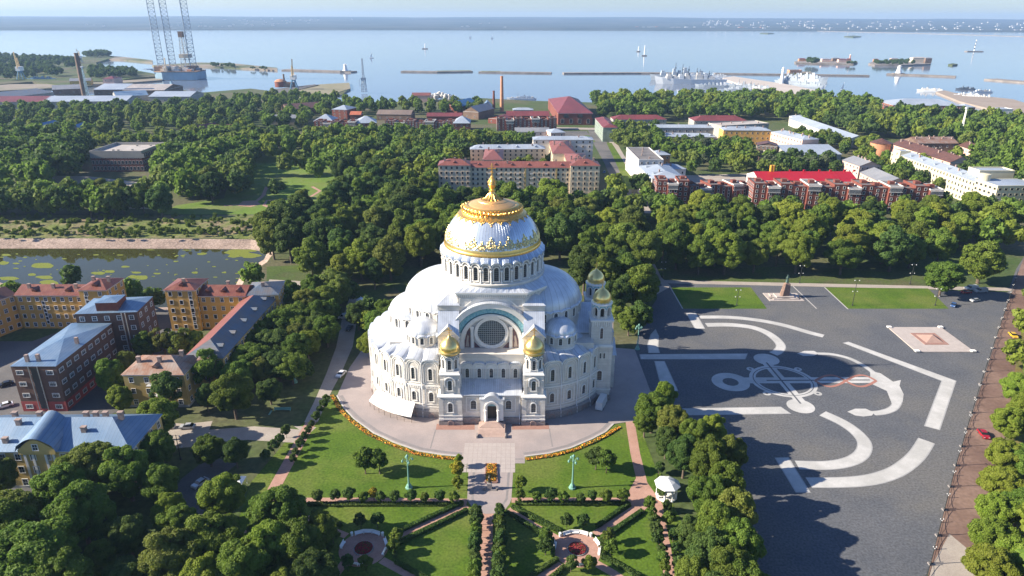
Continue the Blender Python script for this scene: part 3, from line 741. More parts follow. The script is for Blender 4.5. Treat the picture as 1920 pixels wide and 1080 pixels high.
# golden cap with egg shaped medallions
cp = MB(); cp.lathe([(10.25, domez(10.25)-0.05), (10.45, domez(10.25)+0.25), (10.1, 58.05), (9.75, 58.3), (9.45, 58.35), (8.0, 60.0), (8.15, 60.35), (7.7, 60.65), (7.2, 60.6)], 96); cp.build('gold_cap_band', m_gold, DM, True)
eg = MB()
for i in range(40):
    a = 2*pi*i/40; t = 0.885; R = 8.75; z = 59.25
    eg.at(M=Matrix.Translation((R*cos(a), R*sin(a), z)) @ Matrix.Rotation(a, 4, 'Z') @ Matrix.Rotation(radians(42), 4, 'Y')); eg.ball(0, 0, 0, 0.42, 0.5, 1.1, 8)
    eg.M = None
    pts = []
    for k in range(10):
        q = 2*pi*k/10; rr_ = 8.75+0.85*cos(q)*0.72; zz = 59.25-0.85*cos(q)*0.98+0.2; aa = a+0.066*sin(q); pts.append((rr_*cos(aa), rr_*sin(aa), zz))
    eg.tube(pts, 0.09, 4, closed=True)
eg.build('egg_medallions', m_gold, DM, True, angle=radians(60))
fr = MB()
for i in range(24):
    a = 2*pi*i/24-pi/2; big = (i % 2 == 0); L = 0.085 if big else 0.055
    ringD(fr, a, 0.79-L*0.4, 0.30, 0.12, 7); ringD(fr, a, 0.79-L, 0.17, 0.11, 6)
    for s_ in (-1, 1): ringD(fr, a+s_*0.055, 0.785, 0.24, 0.1, 6)
fr.build('gold_lace_trim', m_gold, DM, True, angle=radians(80))
MB().lathe([(7.3, 60.45), (7.0, 60.75), (6.0, 60.95), (5.6, 61.2), (4.4, 61.55), (4.3, 61.75), (3.4, 62.1)], 64).build('copper_cap', m_copper, DM, True)
cz = MB().lathe([(3.6, 61.75), (2.6, 62.0), (1.9, 62.5), (1.35, 63.1), (1.0, 63.8), (0.8, 64.4), (1.05, 64.6), (1.05, 64.8), (0.6, 65.0), (0.55, 65.3)], 24)
for i in range(16): a = 2*pi*i/16; cz.tube([(3.3*cos(a), 3.3*sin(a), 61.85), (1.95*cos(a), 1.95*sin(a), 62.5), (1.05*cos(a), 1.05*sin(a), 63.8)], 0.10, 4)
cz.build('finial_base', m_gold, DM, True)
cr = MB().lathe([(0.55, 65.1), (0.75, 65.4), (1.15, 66.1), (1.28, 66.6), (1.05, 67.1), (0.7, 67.4), (0.5, 67.9), (0.3, 68.7), (0.12, 69.0)], 24)
for i in range(8): a = 2*pi*i/8; cr.tube([(1.25*cos(a), 1.25*sin(a), 66.6), (1.25*cos(a), 1.25*sin(a), 67.2), (.7*cos(a), .7*sin(a), 68.1), (0.15*cos(a), 0.15*sin(a), 69.1)], 0.09, 5)
cr.build('finial_crown', m_gold, DM, True)
cx_ = inst('cross', cross_mesh(3.8, m_gold, 0.14), DM, (0, 0, 68.9))

# ---- great arch and rose window
AR = inst('great_arch', None, CH, (0, -16.2, 0)); AR.name = 'great_arch'
def arc2(R, zc=22.2, zb=20.0, n=28): return [(-R, zb)]+[(R*cos(pi-pi*i/n), zc+R*sin(pi-pi*i/n)) for i in range(n+1)]+[(R, zb)]
b_ = MB(); ring_band(b_, arc2(13.0), arc2(11.5), 0.3, -1.8); b_.build('archivolt', m_trim, AR, True, angle=radians(30))
b_ = MB(); A, B = arc2(13.25), arc2(12.95)
ring_band(b_, A, B, 6.0, -2.0); b_.build('arch_roof', m_roof_x, AR, True, angle=radians(30))
b_ = MB(); ring_band(b_, arc2(11.52), arc2(9.5), 0.3, -1.1); b_.build('mosaic_arch', m_mosaic, AR, True)
for r1, r2, y in ((11.5, 11.25, -1.25), (9.85, 9.55, -1.22)):
    b_ = MB(); ring_band(b_, arc2(r1), arc2(r2), -0.9, y); b_.build('mosaic_border', m_mosaic_dark, AR, True)
b_ = MB(); ring_band(b_, arc2(9.52), arc2(8.6), 0.3, -1.35); ring_band(b_, arc2(8.62), arc2(8.2), 0.3, -1.0); b_.build('inner_arch', m_trim, AR, True, angle=radians(30))
bd = MB()
for i in range(56): a = pi*(i+.5)/56; bd.ball(9.15*cos(a), -1.4, 22.2+9.15*sin(a), 0.15, n=6)
bd.build('bead_trim', m_trim, AR)
MB().vprism(arc2(8.3), 0.1, -0.35).build('tympanum', m_wall, AR)
circ = lambda R, n=40, zc=25.35: [(R*cos(2*pi*i/n), zc+R*sin(2*pi*i/n)) for i in range(n)]
b_ = MB(); ring_band(b_, circ(5.15), circ(4.75), -0.3, -0.95, True); ring_band(b_, circ(4.75), circ(4.15), -0.3, -0.75, True); b_.build('rose_window_frame', m_trim, AR, True, angle=radians(30))
p = MB(); p.v = [(x, -0.42, z) for x, z in circ(4.2)]; p.f = [tuple(range(40))]; rg = p.build('rose_window_glass', m_rose, AR)
bars = MB()
for k in range(-6, 7):
    x = k*0.62; h_ = sqrt(max(0, 4.15**2-x*x))
    if h_ > 0.3: bars.box(x-.045, -0.43, 25.35-h_, x+.045, -0.52, 25.35+h_); bars.box(-h_, -0.43, 25.35+x-.045, h_, -0.52, 25.35+x+.045)
bars.build('rose_window_bars', mat('pale_bars', (0.42, 0.44, 0.43), 0.6), rg)
for s_ in (-1, 1):
    b_ = MB(); b_.box(s_*5.35, -0.3, 20.1, s_*6.15, -0.8, 26.6); b_.box(s_*5.2, -0.3, 26.6, s_*6.3, -0.95, 27.5); b_.build('pilaster', m_trim, AR)
    sd = MB().vprism([(s_*6.4, 20.4), (s_*8.15, 20.4), (s_*8.1, 22.6), (s_*7.2, 26.2), (s_*6.4, 26.9)], -0.34, -0.42); sd.build('side_mosaic', m_mosaic_brown, AR)
    fg = MB().vprism([(s_*6.7, 20.6), (s_*7.9, 20.7), (s_*7.7, 21.6), (s_*7.4, 23.8), (s_*7.1, 24.6), (s_*6.8, 24.0), (s_*6.95, 22.5)], -0.43, -0.48); fg.build('mosaic_figure', mat('pale_robe', (0.45, 0.36, 0.3), 0.6), AR)
    tri = MB().vprism([(s_*5.2, 20.3), (s_*3.4, 20.3), (s_*5.2, 22.3)], -0.34, -0.42); tri.build('corner_mosaic', m_mosaic_brown, AR)
    tp = MB().vprism([(s_*6.4, 27.8), (s_*4.6, 29.4), (s_*5.8, 29.6), (s_*7.2, 28.0)], -0.34, -0.42); tp.build('corner_mosaic', m_mosaic, AR)

# ---- corner pylons with pyramid caps and gabled wings
for s_ in (-1, 1):
    PY = inst('pylon', None, CH, (s_*12.65, -13.4, 0)); PY.name = 'pylon'
    b_ = MB(); b_.cbox(0, 0, 18, 6.1, 6.4, 14.6); b_.cbox(0, 0, 33.9, 6.7, 7.0, 0.35); b_.cbox(0, 0, 32.6, 6.35, 6.65, 1.3); b_.build('pylon_wall', m_wall, PY)
    r_ = MB().add([(-3.45, -3.6, 34.25), (3.45, -3.6, 34.25), (3.45, 3.6, 34.25), (-3.45, 3.6, 34.25), (0, 0, 37.0)], [(0, 1, 4), (1, 2, 4), (2, 3, 4), (3, 0, 4)]); r_.build('pyramid_roof', m_roof_x, PY)
    sh = MB().add([(-3.15, -3.2, 32.4), (3.15, -3.2, 32.4), (3.15, -7.3, 26.0), (-3.15, -7.3, 26.0)], [(0, 1, 2, 3)]); sh.build('sloping_roof', m_roof_x, PY)
    w_ = MB().add([(-3.1, -3.2, 18), (-3.1, -7.2, 18), (-3.1, -7.2, 25.9), (-3.1, -3.2, 32.3), (3.1, -3.2, 18), (3.1, -7.2, 18), (3.1, -7.2, 25.9), (3.1, -3.2, 32.3)], [(0, 1, 2, 3), (4, 7, 6, 5), (1, 5, 6, 2)])
    w_.vprism([(-3.1, 25.9), (3.1, 25.9), (0, 29.0)], -7.2, -6.9); w_.build('wing_wall', m_trim, PY)
    gr = MB().add([(-3.5, -7.7, 25.75), (0, -7.7, 29.25), (3.5, -7.7, 25.75), (-3.5, -4.5, 25.75), (0, -4.9, 29.25), (3.5, -4.5, 25.75), (-3.5, -7.7, 25.5), (0, -7.7, 29.0), (3.5, -7.7, 25.5), (-3.5, -4.5, 25.5), (3.5, -4.5, 25.5)],
                  [(0, 1, 4, 3), (1, 2, 5, 4), (0, 6, 7, 1), (1, 7, 8, 2), (0, 3, 9, 6), (2, 8, 10, 5)]); gr.build('gable_roof', m_roof_x, PY)
    mo = MB().tube([(-2.6, -7.25, 26.0), (-1.8, -7.3, 27.2), (0, -7.3, 28.0), (1.8, -7.3, 27.2), (2.6, -7.25, 26.0)], 0.14, 5); mo.build('gable_moulding', m_trim, PY)

# ---- entrance front between the turrets
fr_ = inst('entrance_front', None, CH, (0, 0, 0))
b_ = MB(); b_.box(-9.0, -26.5, 0, 9.0, -15, 9.4); b_.box(-9.0, -21.2, 9, 9.0, -15, 16.6); b_.box(-9.2, -26.9, 9.4, 9.2, -26.0, 9.75); b_.build('front_wall', m_wall, fr_)
MB().box(-9.0, -26.9, -0.1, -2.6, -26.4, 2.2).build('plinth', m_granite, fr_); MB().box(2.6, -26.9, -0.1, 9.0, -26.4, 2.2).build('plinth', m_granite, fr_)
r_ = MB().add([(-9.1, -27.1, 9.9), (9.1, -27.1, 9.9), (9.1, -21.0, 12.3), (-9.1, -21.0, 12.3)], [(0, 1, 2, 3)]); r_.box(-9.1, -27.1, 9.72, 9.1, -26.9, 9.92); r_.build('lower_roof', m_roof_x, fr_)
rows = []
for i in range(51):
    x = -9.1+18.2*i/50; q = (i % 10)/10; b2 = 0.85*bump_(q) if q else 0.0
    rows.append([(x, -21.6, 16.75+b2), (x, -21.65, 16.95+b2), (x, -20.3, 17.5+b2*0.8), (x, -18.4, 18.55+b2*0.2), (x, -16.4, 20.1)])
MB().grid(rows).build('upper_roof', m_roof_x, fr_, True, angle=radians(50))
cw = MB(); rows = []
for i in range(51):
    x = -9.0+18.0*i/50; q = (i % 10)/10; b2 = 0.85*bump_(q) if q else 0.0
    rows.append([(x, -21.22, 15.5), (x, -21.22, 16.9+b2), (x, -21.5, 16.9+b2)])
cw.grid(rows); cw.build('scalloped_wall', m_trim, fr_)
for i in range(5):
    x = -7.2+3.6*i; window(fr_, x, -21.2, 12.6, 0, 1.1, 3.1, 0.22, 0.25)
    a_ = MB(); ring_band(a_, arch_pts(2.9, 4.7, 10, x, 12.4), arch_pts(2.55, 4.5, 10, x, 12.4), -21.1, -21.42); a_.build('blind_arch', m_trim, fr_)
for x in (-5.4, -1.8, 1.8, 5.4): MB().tube([(x, -21.45, 16.7), (x, -21.45, 12.3)], 0.09, 5).build('downpipe', MC['white_pipe'], fr_)
for x in (-5.4, 5.4):
    for z, y in ((11.3, -23.2), (18.0, -19.4)):
        v_ = MB().add([(x-.6, y-.9, z-.28), (x+.6, y-.9, z-.28), (x, y-.9, z+.45), (x, y+.9, z+.45)], [(0, 1, 2), (0, 2, 3), (1, 3, 2)]); v_.build('roof_vent', m_roof_x, fr_)
for x in (-5.2, 5.2):
    window(fr_, x, -26.5, 5.0, 0, 1.6, 3.0, 0.26, 0.3)
    a_ = MB(); ring_band(a_, [(x-2.2, 3.9), (x-2.2, 9.0), (x+2.2, 9.0), (x+2.2, 3.9)], [(x-1.95, 4.1), (x-1.95, 8.75), (x+1.95, 8.75), (x+1.95, 4.1)], -26.45, -26.65, True); a_.build('wall_panel', m_trim, fr_)
    a_ = MB(); ring_band(a_, arch_pts(2.0, 1.6, 8, x, 0.1), arch_pts(1.3, 1.25, 8, x, 0.1), -26.8, -27.05); a_.build('basement_arch', m_barch, fr_)
for x in (-8.5, 8.5): MB().tube([(x, -26.8, 9.7), (x, -26.8, 3.0), (x, -27.2, 2.0), (x, -27.2, 0.2)], 0.14, 6).build('downpipe', MC['white_pipe'], fr_)
PO = inst('porch', None, CH, (0.3, -26.5, 0))
def porch_top(x): return 9.0+1.3*max(0, cos(x/2.3*pi/2))**0.7 if abs(x) < 2.3 else 9.0
b_ = MB(); outl = [(-3.4, 1.9), (-3.4, 9.0)]+[(x, porch_top(x)) for x in [-2.3+4.6*i/14 for i in range(15)]]+[(3.4, 9.0), (3.4, 1.9)]
inner = [(-1.35, 1.9), (-1.35, 6.2)]+[(1.35*cos(pi-pi*i/16), 6.2+1.35*sin(pi-pi*i/16)) for i in range(1, 16)]+[(1.35, 6.2), (1.35, 1.9)]
ring_band(b_, outl, inner, 0.1, -1.6)
b_.build('porch_wall', m_trim, PO)
r_ = MB(); A = [(x, z+.3) for x, z in outl[1:-1]]; A[0] = (-3.7, 9.25); A[-1] = (3.7, 9.25); B = [(x, z) for x, z in outl[1:-1]]; B[0] = (-3.7, 9.0); B[-1] = (3.7, 9.0)
ring_band(r_, A, B, 0.1, -1.9); r_.build('porch_roof', m_roof_x, PO)
b_ = MB(); ring_band(b_, arch_pts(4.1, 3.0, 14, 0, 5.6), arch_pts(3.3, 2.6, 14, 0, 5.6), -1.5, -1.95); b_.build('door_arch', m_trim, PO)
for s_ in (-1, 1): MB().lathe([(0.42, 1.9), (0.42, 2.3), (0.28, 2.5), (0.28, 5.0), (0.45, 5.3), (0.45, 5.7), (0.01, 5.7)], 10, s_*1.85, -1.8).build('column', m_trim, PO, True)
dd = MB().box(-1.35, -0.15, 1.9, 1.35, -0.3, 7.5).build('door', m_door, PO)
MB().vprism(arch_pts(2.2, 1.2, 10, 0, 6.1), -0.3, -0.36).build('door_mosaic', m_mosaic, dd)
MB().box(-0.04, -0.3, 1.9, 0.04, -0.38, 6.0).build('door_frame', mat('bronze', (0.12, 0.08, 0.05), 0.5), dd)
ST = MB()
for i in range(6): ST.box(-1.5-0.35*i, -26.5-0.2, 0, 1.9+0.35*i, -28.9-0.36*i, 1.95-0.15*i)
ST.box(-3.6, -26.9, 0, 4.2, -31.5, 1.0)
for i in range(7): ST.box(-3.6, -31.5-0.4*i, 0, 4.2, -31.9-0.4*i, 1.0-0.14*(i+1)+0.02)
ST.build('stairs', m_stair, CH)
for s_ in (-3.7, 4.2): MB().box(s_, -34.6, 0, s_+0.35 if s_ > 0 else s_-0.35, -33.0, 0.9).build('stair_block', m_granite, CH)

# ---- two stair turrets with golden domes
gold_prof = [(2.3, 22.3), (2.75, 22.6), (3.15, 22.75), (3.2, 23.2), (2.75, 23.5), (2.95, 24.1), (2.9, 24.8), (2.55, 25.6), (1.9, 26.4), (1.2, 27.0), (0.6, 27.4), (0.28, 27.9), (0.02, 28.1)]
def onion(R0=2.95, z0=22.3, k=1.0, n=32, m=None):
    mb = MB(); rows = []
    for i in range(n*2+1):
        a = 2*pi*i/(2*n); sc_ = 0.985 if i % 2 else 1.0
        rows.append([(r*sc_*k*cos(a), r*sc_*k*sin(a), (z-22.3)*k+z0) for r, z in gold_prof])
    mb.grid(rows)
    return mb
TR = MB()
def turret(x):
    T = inst('turret', None, CH, (x, -24.1, 0))
    b_ = MB(); b_.cbox(0, 0, 0, 6.5, 6.7, 9.3); b_.cbox(0, 0.2, 9.3, 5.7, 6.0, 7.2)
    for sx_ in (-1, 1):
        b_.box(sx_*2.1, -3.35, 1.2, sx_*3.4, -3.65, 9.0); b_.box(sx_*1.9, -2.8, 9.8, sx_*2.85, -3.05, 15.0)
        b_.box(sx_*3.25, -2.1, 1.2, sx_*3.5, -3.4, 9.0)
    b_.build('turret_wall', m_wall, T)
    g_ = MB(); g_.cbox(0, 0, -0.1, 7.1, 7.3, 1.5); g_.build('plinth', m_granite, T)
    c_ = MB(); c_.cbox(0, 0, 9.2, 7.0, 7.2, 0.35); c_.cbox(0, 0, 9.5, 7.4, 7.6, 0.25)
    c_.build('cornice', m_trim, T); MB().cbox(0, 0, 16.4, 6.0, 6.2, 0.3).build('cornice', m_trim, T); MB().cbox(0, 0, 3.2, 6.9, 7.5, 0.3).build('string_course', m_trim, T); MB().cbox(0, 0, 2.0, 7.0, 7.55, 0.3).build('string_course', m_trim, T); c_ = MB(); MB().cbox(0, 0, 17.2, 5.4, 5.4, 0.35).build('cornice', m_trim, T)
    for k in range(7): c_.box(-2.1+k*.66, -3.36, 8.1+(0.3 if k % 2 else 0), -1.85+k*.66, -3.6, 8.7)
    c_.build('corbel_trim', m_trim, T)
    sk = MB().add([(-3.1, -3.2, 16.7), (3.1, -3.2, 16.7), (3.1, 3.2, 16.7), (-3.1, 3.2, 16.7), (-2.5, -2.5, 17.6), (2.5, -2.5, 17.6), (2.5, 2.5, 17.6), (-2.5, 2.5, 17.6)], [(0, 1, 5, 4), (1, 2, 6, 5), (2, 3, 7, 6), (3, 0, 4, 7)])
    sk.build('skirt_roof', m_trim, T); sk = MB()
    sk.add([(-3.7, -3.8, 9.75), (3.7, -3.8, 9.75), (3.7, 3.8, 9.75), (-3.7, 3.8, 9.75), (-2.8, -2.75, 10.4), (2.8, -2.75, 10.4), (2.8, 2.9, 10.4), (-2.8, 2.9, 10.4)], [(0, 1, 5, 4), (1, 2, 6, 5), (2, 3, 7, 6), (3, 0, 4, 7)]); sk.build('skirt_roof', m_trim, T)
    window(T, 0, -3.36, 4.5, 0, 1.35, 3.1, 0.3, 0.35); window(T, 0, -2.82, 11.5, 0, 1.2, 3.3, 0.3, 0.35)
    a_ = MB(); ring_band(a_, arch_pts(3.4, 3.0, 12, 0, 13.0), arch_pts(2.7, 2.65, 12, 0, 13.0), -2.8, -3.3); a_.build('hood_arch', m_trim, T)
    for sx_ in (-1, 1): window(T, sx_*3.26, 0, 4.5, sx_*pi/2, 1.35, 3.1, 0.3, 0.3); window(T, sx_*2.86, 0.2, 11.5, sx_*pi/2, 1.2, 3.3, 0.3, 0.3)
    o_ = MB().lathe([(2.5, 17.4), (2.5, 22.3), (2.7, 22.4)], 8, ph=pi/8).build('lantern', m_wall, T)
    for i in range(8):
        a = 2*pi*i/8-pi/2; r_ = 2.5*cos(pi/8); window(o_, r_*cos(a), r_*sin(a), 18.0, a+pi/2, 1.0, 3.1, 0.2, 0.3)
        a2 = a+pi/8; MB().lathe([(0.3, 17.6), (0.3, 18.1), (0.2, 18.3), (0.2, 20.8), (0.33, 21.0), (0.33, 21.4), (0.01, 21.4)], 6, 2.6*cos(a2), 2.6*sin(a2)).build('colonnette', m_trim, o_)
        h_ = MB().at(M=Matrix.Rotation(a+pi/2, 4, 'Z') @ Matrix.Translation((0, -r_, 0))); ring_band(h_, arch_pts(2.0, 1.35, 8, 0, 20.9), arch_pts(1.45, 1.05, 8, 0, 20.9), 0.1, -0.42); h_.M = None; h_.build('hood_arch', m_trim, o_)
        h_ = MB().at(M=Matrix.Rotation(a+pi/2, 4, 'Z') @ Matrix.Translation((0, -r_, 0))); ring_band(h_, arch_pts(2.08, 1.44, 8, 0, 20.9)[1:-1], arch_pts(1.86, 1.3, 8, 0, 20.9)[1:-1], -0.35, -0.45); h_.M = None; h_.build('mosaic_border', m_mosaic_dark, o_)
    gd = onion().build('golden_dome', m_gold2, T, True, angle=radians(50)); inst('cross', cross_mesh(2.4, m_gold, 0.1), T, (0, 0, 27.9))
    o2 = MB()
    ring_band(o2, arch_pts(1.9, 1.6, 8, 0, 0.1), arch_pts(1.25, 1.25, 8, 0, 0.1), -3.6, -3.85); o2.build('basement_arch', m_barch, T)
turret(-11.95); turret(12.55)

# ---- west block and bell towers
nx = MB(); nx.box(22, -8.8, 0, 38, 8.8, 22.0); nx.box(36, -5, 0, 39.5, 7, 12); nx.build('narthex', m_wall, CH)
MB().add([(22, -9.1, 21.9), (37.5, -9.1, 21.9), (37.5, 9.1, 21.9), (22, 9.1, 21.9), (22, 0, 28.5), (37.5, 0, 28.5)], [(0, 1, 5, 4), (2, 3, 4, 5), (1, 2, 5), (0, 4, 3)]).build('narthex_roof', m_roof_x, CH)
MB().add([(36, -5.3, 12), (39.9, -5.3, 12), (39.9, 7.3, 12), (36, 7.3, 12), (36, 1, 15.5), (39.9, 1, 15.5)], [(0, 1, 5, 4), (2, 3, 4, 5), (1, 2, 5)]).build('porch_roof', m_roof_x, CH)
def bell_tower(y):
    T = inst('bell_tower', None, CH, (33.6, y, 0)); s_ = 1 if y < 0 else -1
    b_ = MB(); b_.cbox(0, 0, 1.5, 6.9, 6.9, 17.5); b_.cbox(0, 0, 19, 6.4, 6.4, 8.6)
    for x in (-1, 1):
        for yy in (-1, 1): b_.box(x*2.5, yy*3.3, 4.0, x*3.55, yy*3.6, 18.6); b_.box(x*3.3, yy*2.5, 4.0, x*3.6, yy*3.55, 18.6)
    b_.build('tower_wall', m_wall, T)
    MB().cbox(0, 0, -0.1, 7.7, 7.7, 2.0).build('plinth', m_granite, T)
    c_ = MB(); c_.cbox(0, 0, 18.7, 7.5, 7.5, 0.4); c_.cbox(0, 0, 19.1, 7.0, 7.0, 0.3); c_.cbox(0, 0, 27.1, 6.9, 6.9, 0.35); c_.cbox(0, 0, 27.45, 7.2, 7.2, 0.25); c_.cbox(0, 0, 3.8, 7.4, 7.4, 0.3)
    for k in range(9): c_.box(-2.9+k*.68, -3.2, 25.6+(0.4 if k % 2 else 0), -2.62+k*.68, -3.42, 27.1)
    c_.build('cornice_trim', m_trim, T)
    for a in range(4):
        an = a*pi/2; ca, sa = sin(an), -cos(an)
        window(T, ca*3.22, sa*3.22, 21.5, an, 0.85, 3.6, 0.22, 0.25); window(T, ca*3.47, sa*3.47, 7.2, an, 1.45, 3.4, 0.3, 0.3)
        for k in (-1, 0, 1):
            window(T, ca*3.47+k*1.15*cos(an), sa*3.47+k*1.15*sin(an), 14.8, an, 0.5, 1.9, 0.12, 0.2)
    o_ = MB()
    for i in range(8):
        a = 2*pi*i/8-pi/2+pi/8; o_.at(M=Matrix.Rotation(a, 4, 'Z') @ Matrix.Translation((2.75, 0, 0))); o_.box(-0.45, -0.42, 27.7, 0.3, 0.42, 31.4)
    o_.M = None
    o_.lathe([(2.9, 27.7), (3.05, 28.4), (2.6, 28.5)], 8, ph=pi/8)
    o_.build('belfry', m_wall, T)
    for i in range(8):
        a = 2*pi*i/8-pi/2; r_ = 2.85*cos(pi/8); M_ = Matrix.Rotation(a+pi/2, 4, 'Z') @ Matrix.Translation((0, -r_, 0))
        h_ = MB().at(M=M_); ring_band(h_, [(-1.2, 30.6), (-1.2, 32.2), (1.2, 32.2), (1.2, 30.6)], [(-.75, 30.6), (-.6, 31.3), (.6, 31.3), (.75, 30.6)], 0.3, -0.15); ring_band(h_, arch_pts(1.9, 2.2, 8, 0, 29.4)[1:-1], arch_pts(1.4, 1.95, 8, 0, 29.4)[1:-1], 0.1, -0.32); h_.M = None; h_.build('belfry_arch', m_trim, T)
        h_ = MB().at(M=M_); ring_band(h_, arch_pts(2.25, 2.75, 8, 0, 29.4)[1:-1], arch_pts(1.92, 2.3, 8, 0, 29.4)[1:-1], 0.1, -0.30); h_.M = None; h_.build('belfry_mosaic', m_mosaic, T)
    MB().lathe([(1.9, 27.7), (1.9, 31.5)], 8).build('belfry_core', m_door, T)
    bl = MB().lathe([(0.05, 30.4), (0.4, 30.3), (0.5, 29.6), (0.85, 28.9)], 12); bl.build('bell', mat('bronze', (0.12, 0.08, 0.05), 0.5), T, True)
    MB().lathe([(2.6, 32.0), (3.3, 32.1), (3.35, 32.5), (2.9, 32.9)], 16).build('belfry_cornice', m_trim, T)
    onion(z0=31.9, k=0.96).build('golden_dome', m_gold2, T, True, angle=radians(50)); inst('cross', cross_mesh(1.9, m_gold, 0.09), T, (0, 0, 37.3))
bell_tower(-9.3); bell_tower(7.2)
# ================================================================ TOWN BUILDINGS
w_yellow = mat('ochre_plaster', (0.50, 0.29, 0.075), 0.9, noise=0.10, nscale=0.25)
w_yellow2 = mat('yellow_plaster', (0.46, 0.33, 0.12), 0.9, noise=0.10, nscale=0.3)
w_brick = mat('dark_brick', (0.145, 0.078, 0.058), 0.9, nscale=1.2, col2=(0.10, 0.058, 0.046))
w_redb = mat('red_brick', (0.20, 0.058, 0.038), 0.9, nscale=0.8, col2=(0.14, 0.042, 0.030))
w_pinkbase = mat('red_painted_brick', (0.33, 0.06, 0.055), 0.9, noise=0.15, nscale=0.6)
w_cream = mat('cream_plaster', (0.60, 0.50, 0.37), 0.9, noise=0.08, nscale=0.15)
w_ivory = mat('ivory_plaster', (0.56, 0.51, 0.36), 0.9, noise=0.07, nscale=0.15)
w_white = mat('white_plaster', (0.58, 0.56, 0.53), 0.9, noise=0.08, nscale=0.15)
w_pink = mat('pink_plaster', (0.60, 0.40, 0.32), 0.9, noise=0.12, nscale=0.12)
w_grey = mat('grey_plaster', (0.33, 0.31, 0.28), 0.9, noise=0.12, nscale=0.1)
w_brown = mat('old_brown_wall', (0.16, 0.105, 0.075), 0.9, noise=0.25, nscale=0.12)
w_orange = mat('orange_brick', (0.46, 0.22, 0.12), 0.9, noise=0.2, nscale=0.2)
def roofm(name, c, c2=None, ns=0.08, **k): return mat_seam(name, c, 0.9, 'x', rough=k.get('rough', 0.5), metal=k.get('metal', 0.15), seam=k.get('seam', 0.75), noise=0.15, nscale=ns, col2=c2, width=0.14)
r_rust = roofm('rust_red_roof', (0.155, 0.042, 0.030), (0.22, 0.085, 0.055), 0.25)
r_dkrust = roofm('dark_brown_roof', (0.10, 0.05, 0.04), (0.15, 0.07, 0.05), 0.3)
r_blue = roofm('blue_grey_metal', (0.13, 0.215, 0.33), (0.20, 0.275, 0.37), 0.15, metal=0.3, rough=0.42)
r_blue2 = roofm('weathered_metal', (0.11, 0.15, 0.205), (0.17, 0.15, 0.14), 0.2, metal=0.25)
r_rusty = roofm('rusty_pale_metal', (0.32, 0.25, 0.21), (0.26, 0.115, 0.06), 0.25, metal=0.2)
r_pink = roofm('faded_red_roof', (0.25, 0.09, 0.068), (0.20, 0.07, 0.055), 0.1)
r_red = roofm('bright_red_roof', (0.40, 0.008, 0.018), (0.34, 0.008, 0.016), 0.1, metal=0.0)
r_crim = roofm('crimson_roof', (0.21, 0.050, 0.048), (0.16, 0.042, 0.04), 0.06)
r_white = roofm('pale_sheet_roof', (0.40, 0.45, 0.52), (0.32, 0.37, 0.44), 0.05, metal=0.2)
r_grey = roofm('grey_roof', (0.22, 0.23, 0.25), (0.29, 0.29, 0.30), 0.06)
r_vblue = roofm('vivid_blue_roof', (0.05, 0.17, 0.34), (0.08, 0.22, 0.40), 0.1)
r_tar = mat('tar_roof', (0.14, 0.13, 0.13), 0.95, noise=0.2, nscale=0.15)
r_gravel = mat('gravel_roof', (0.36, 0.33, 0.31), 0.95, noise=0.12, nscale=0.1)
m_chim = mat('chimney_brick', (0.30, 0.22, 0.19), 0.9, noise=0.2, nscale=1.0)
m_wframe = mat('window_white', (0.62, 0.62, 0.62), 0.7)
m_wglass = mat_glass('house_glass', (0.035, 0.045, 0.06), 0.62, 0.9, (0.50, 0.50, 0.50), 0.13)
m_wdark = mat('dark_pane', (0.03, 0.035, 0.045), 0.2)

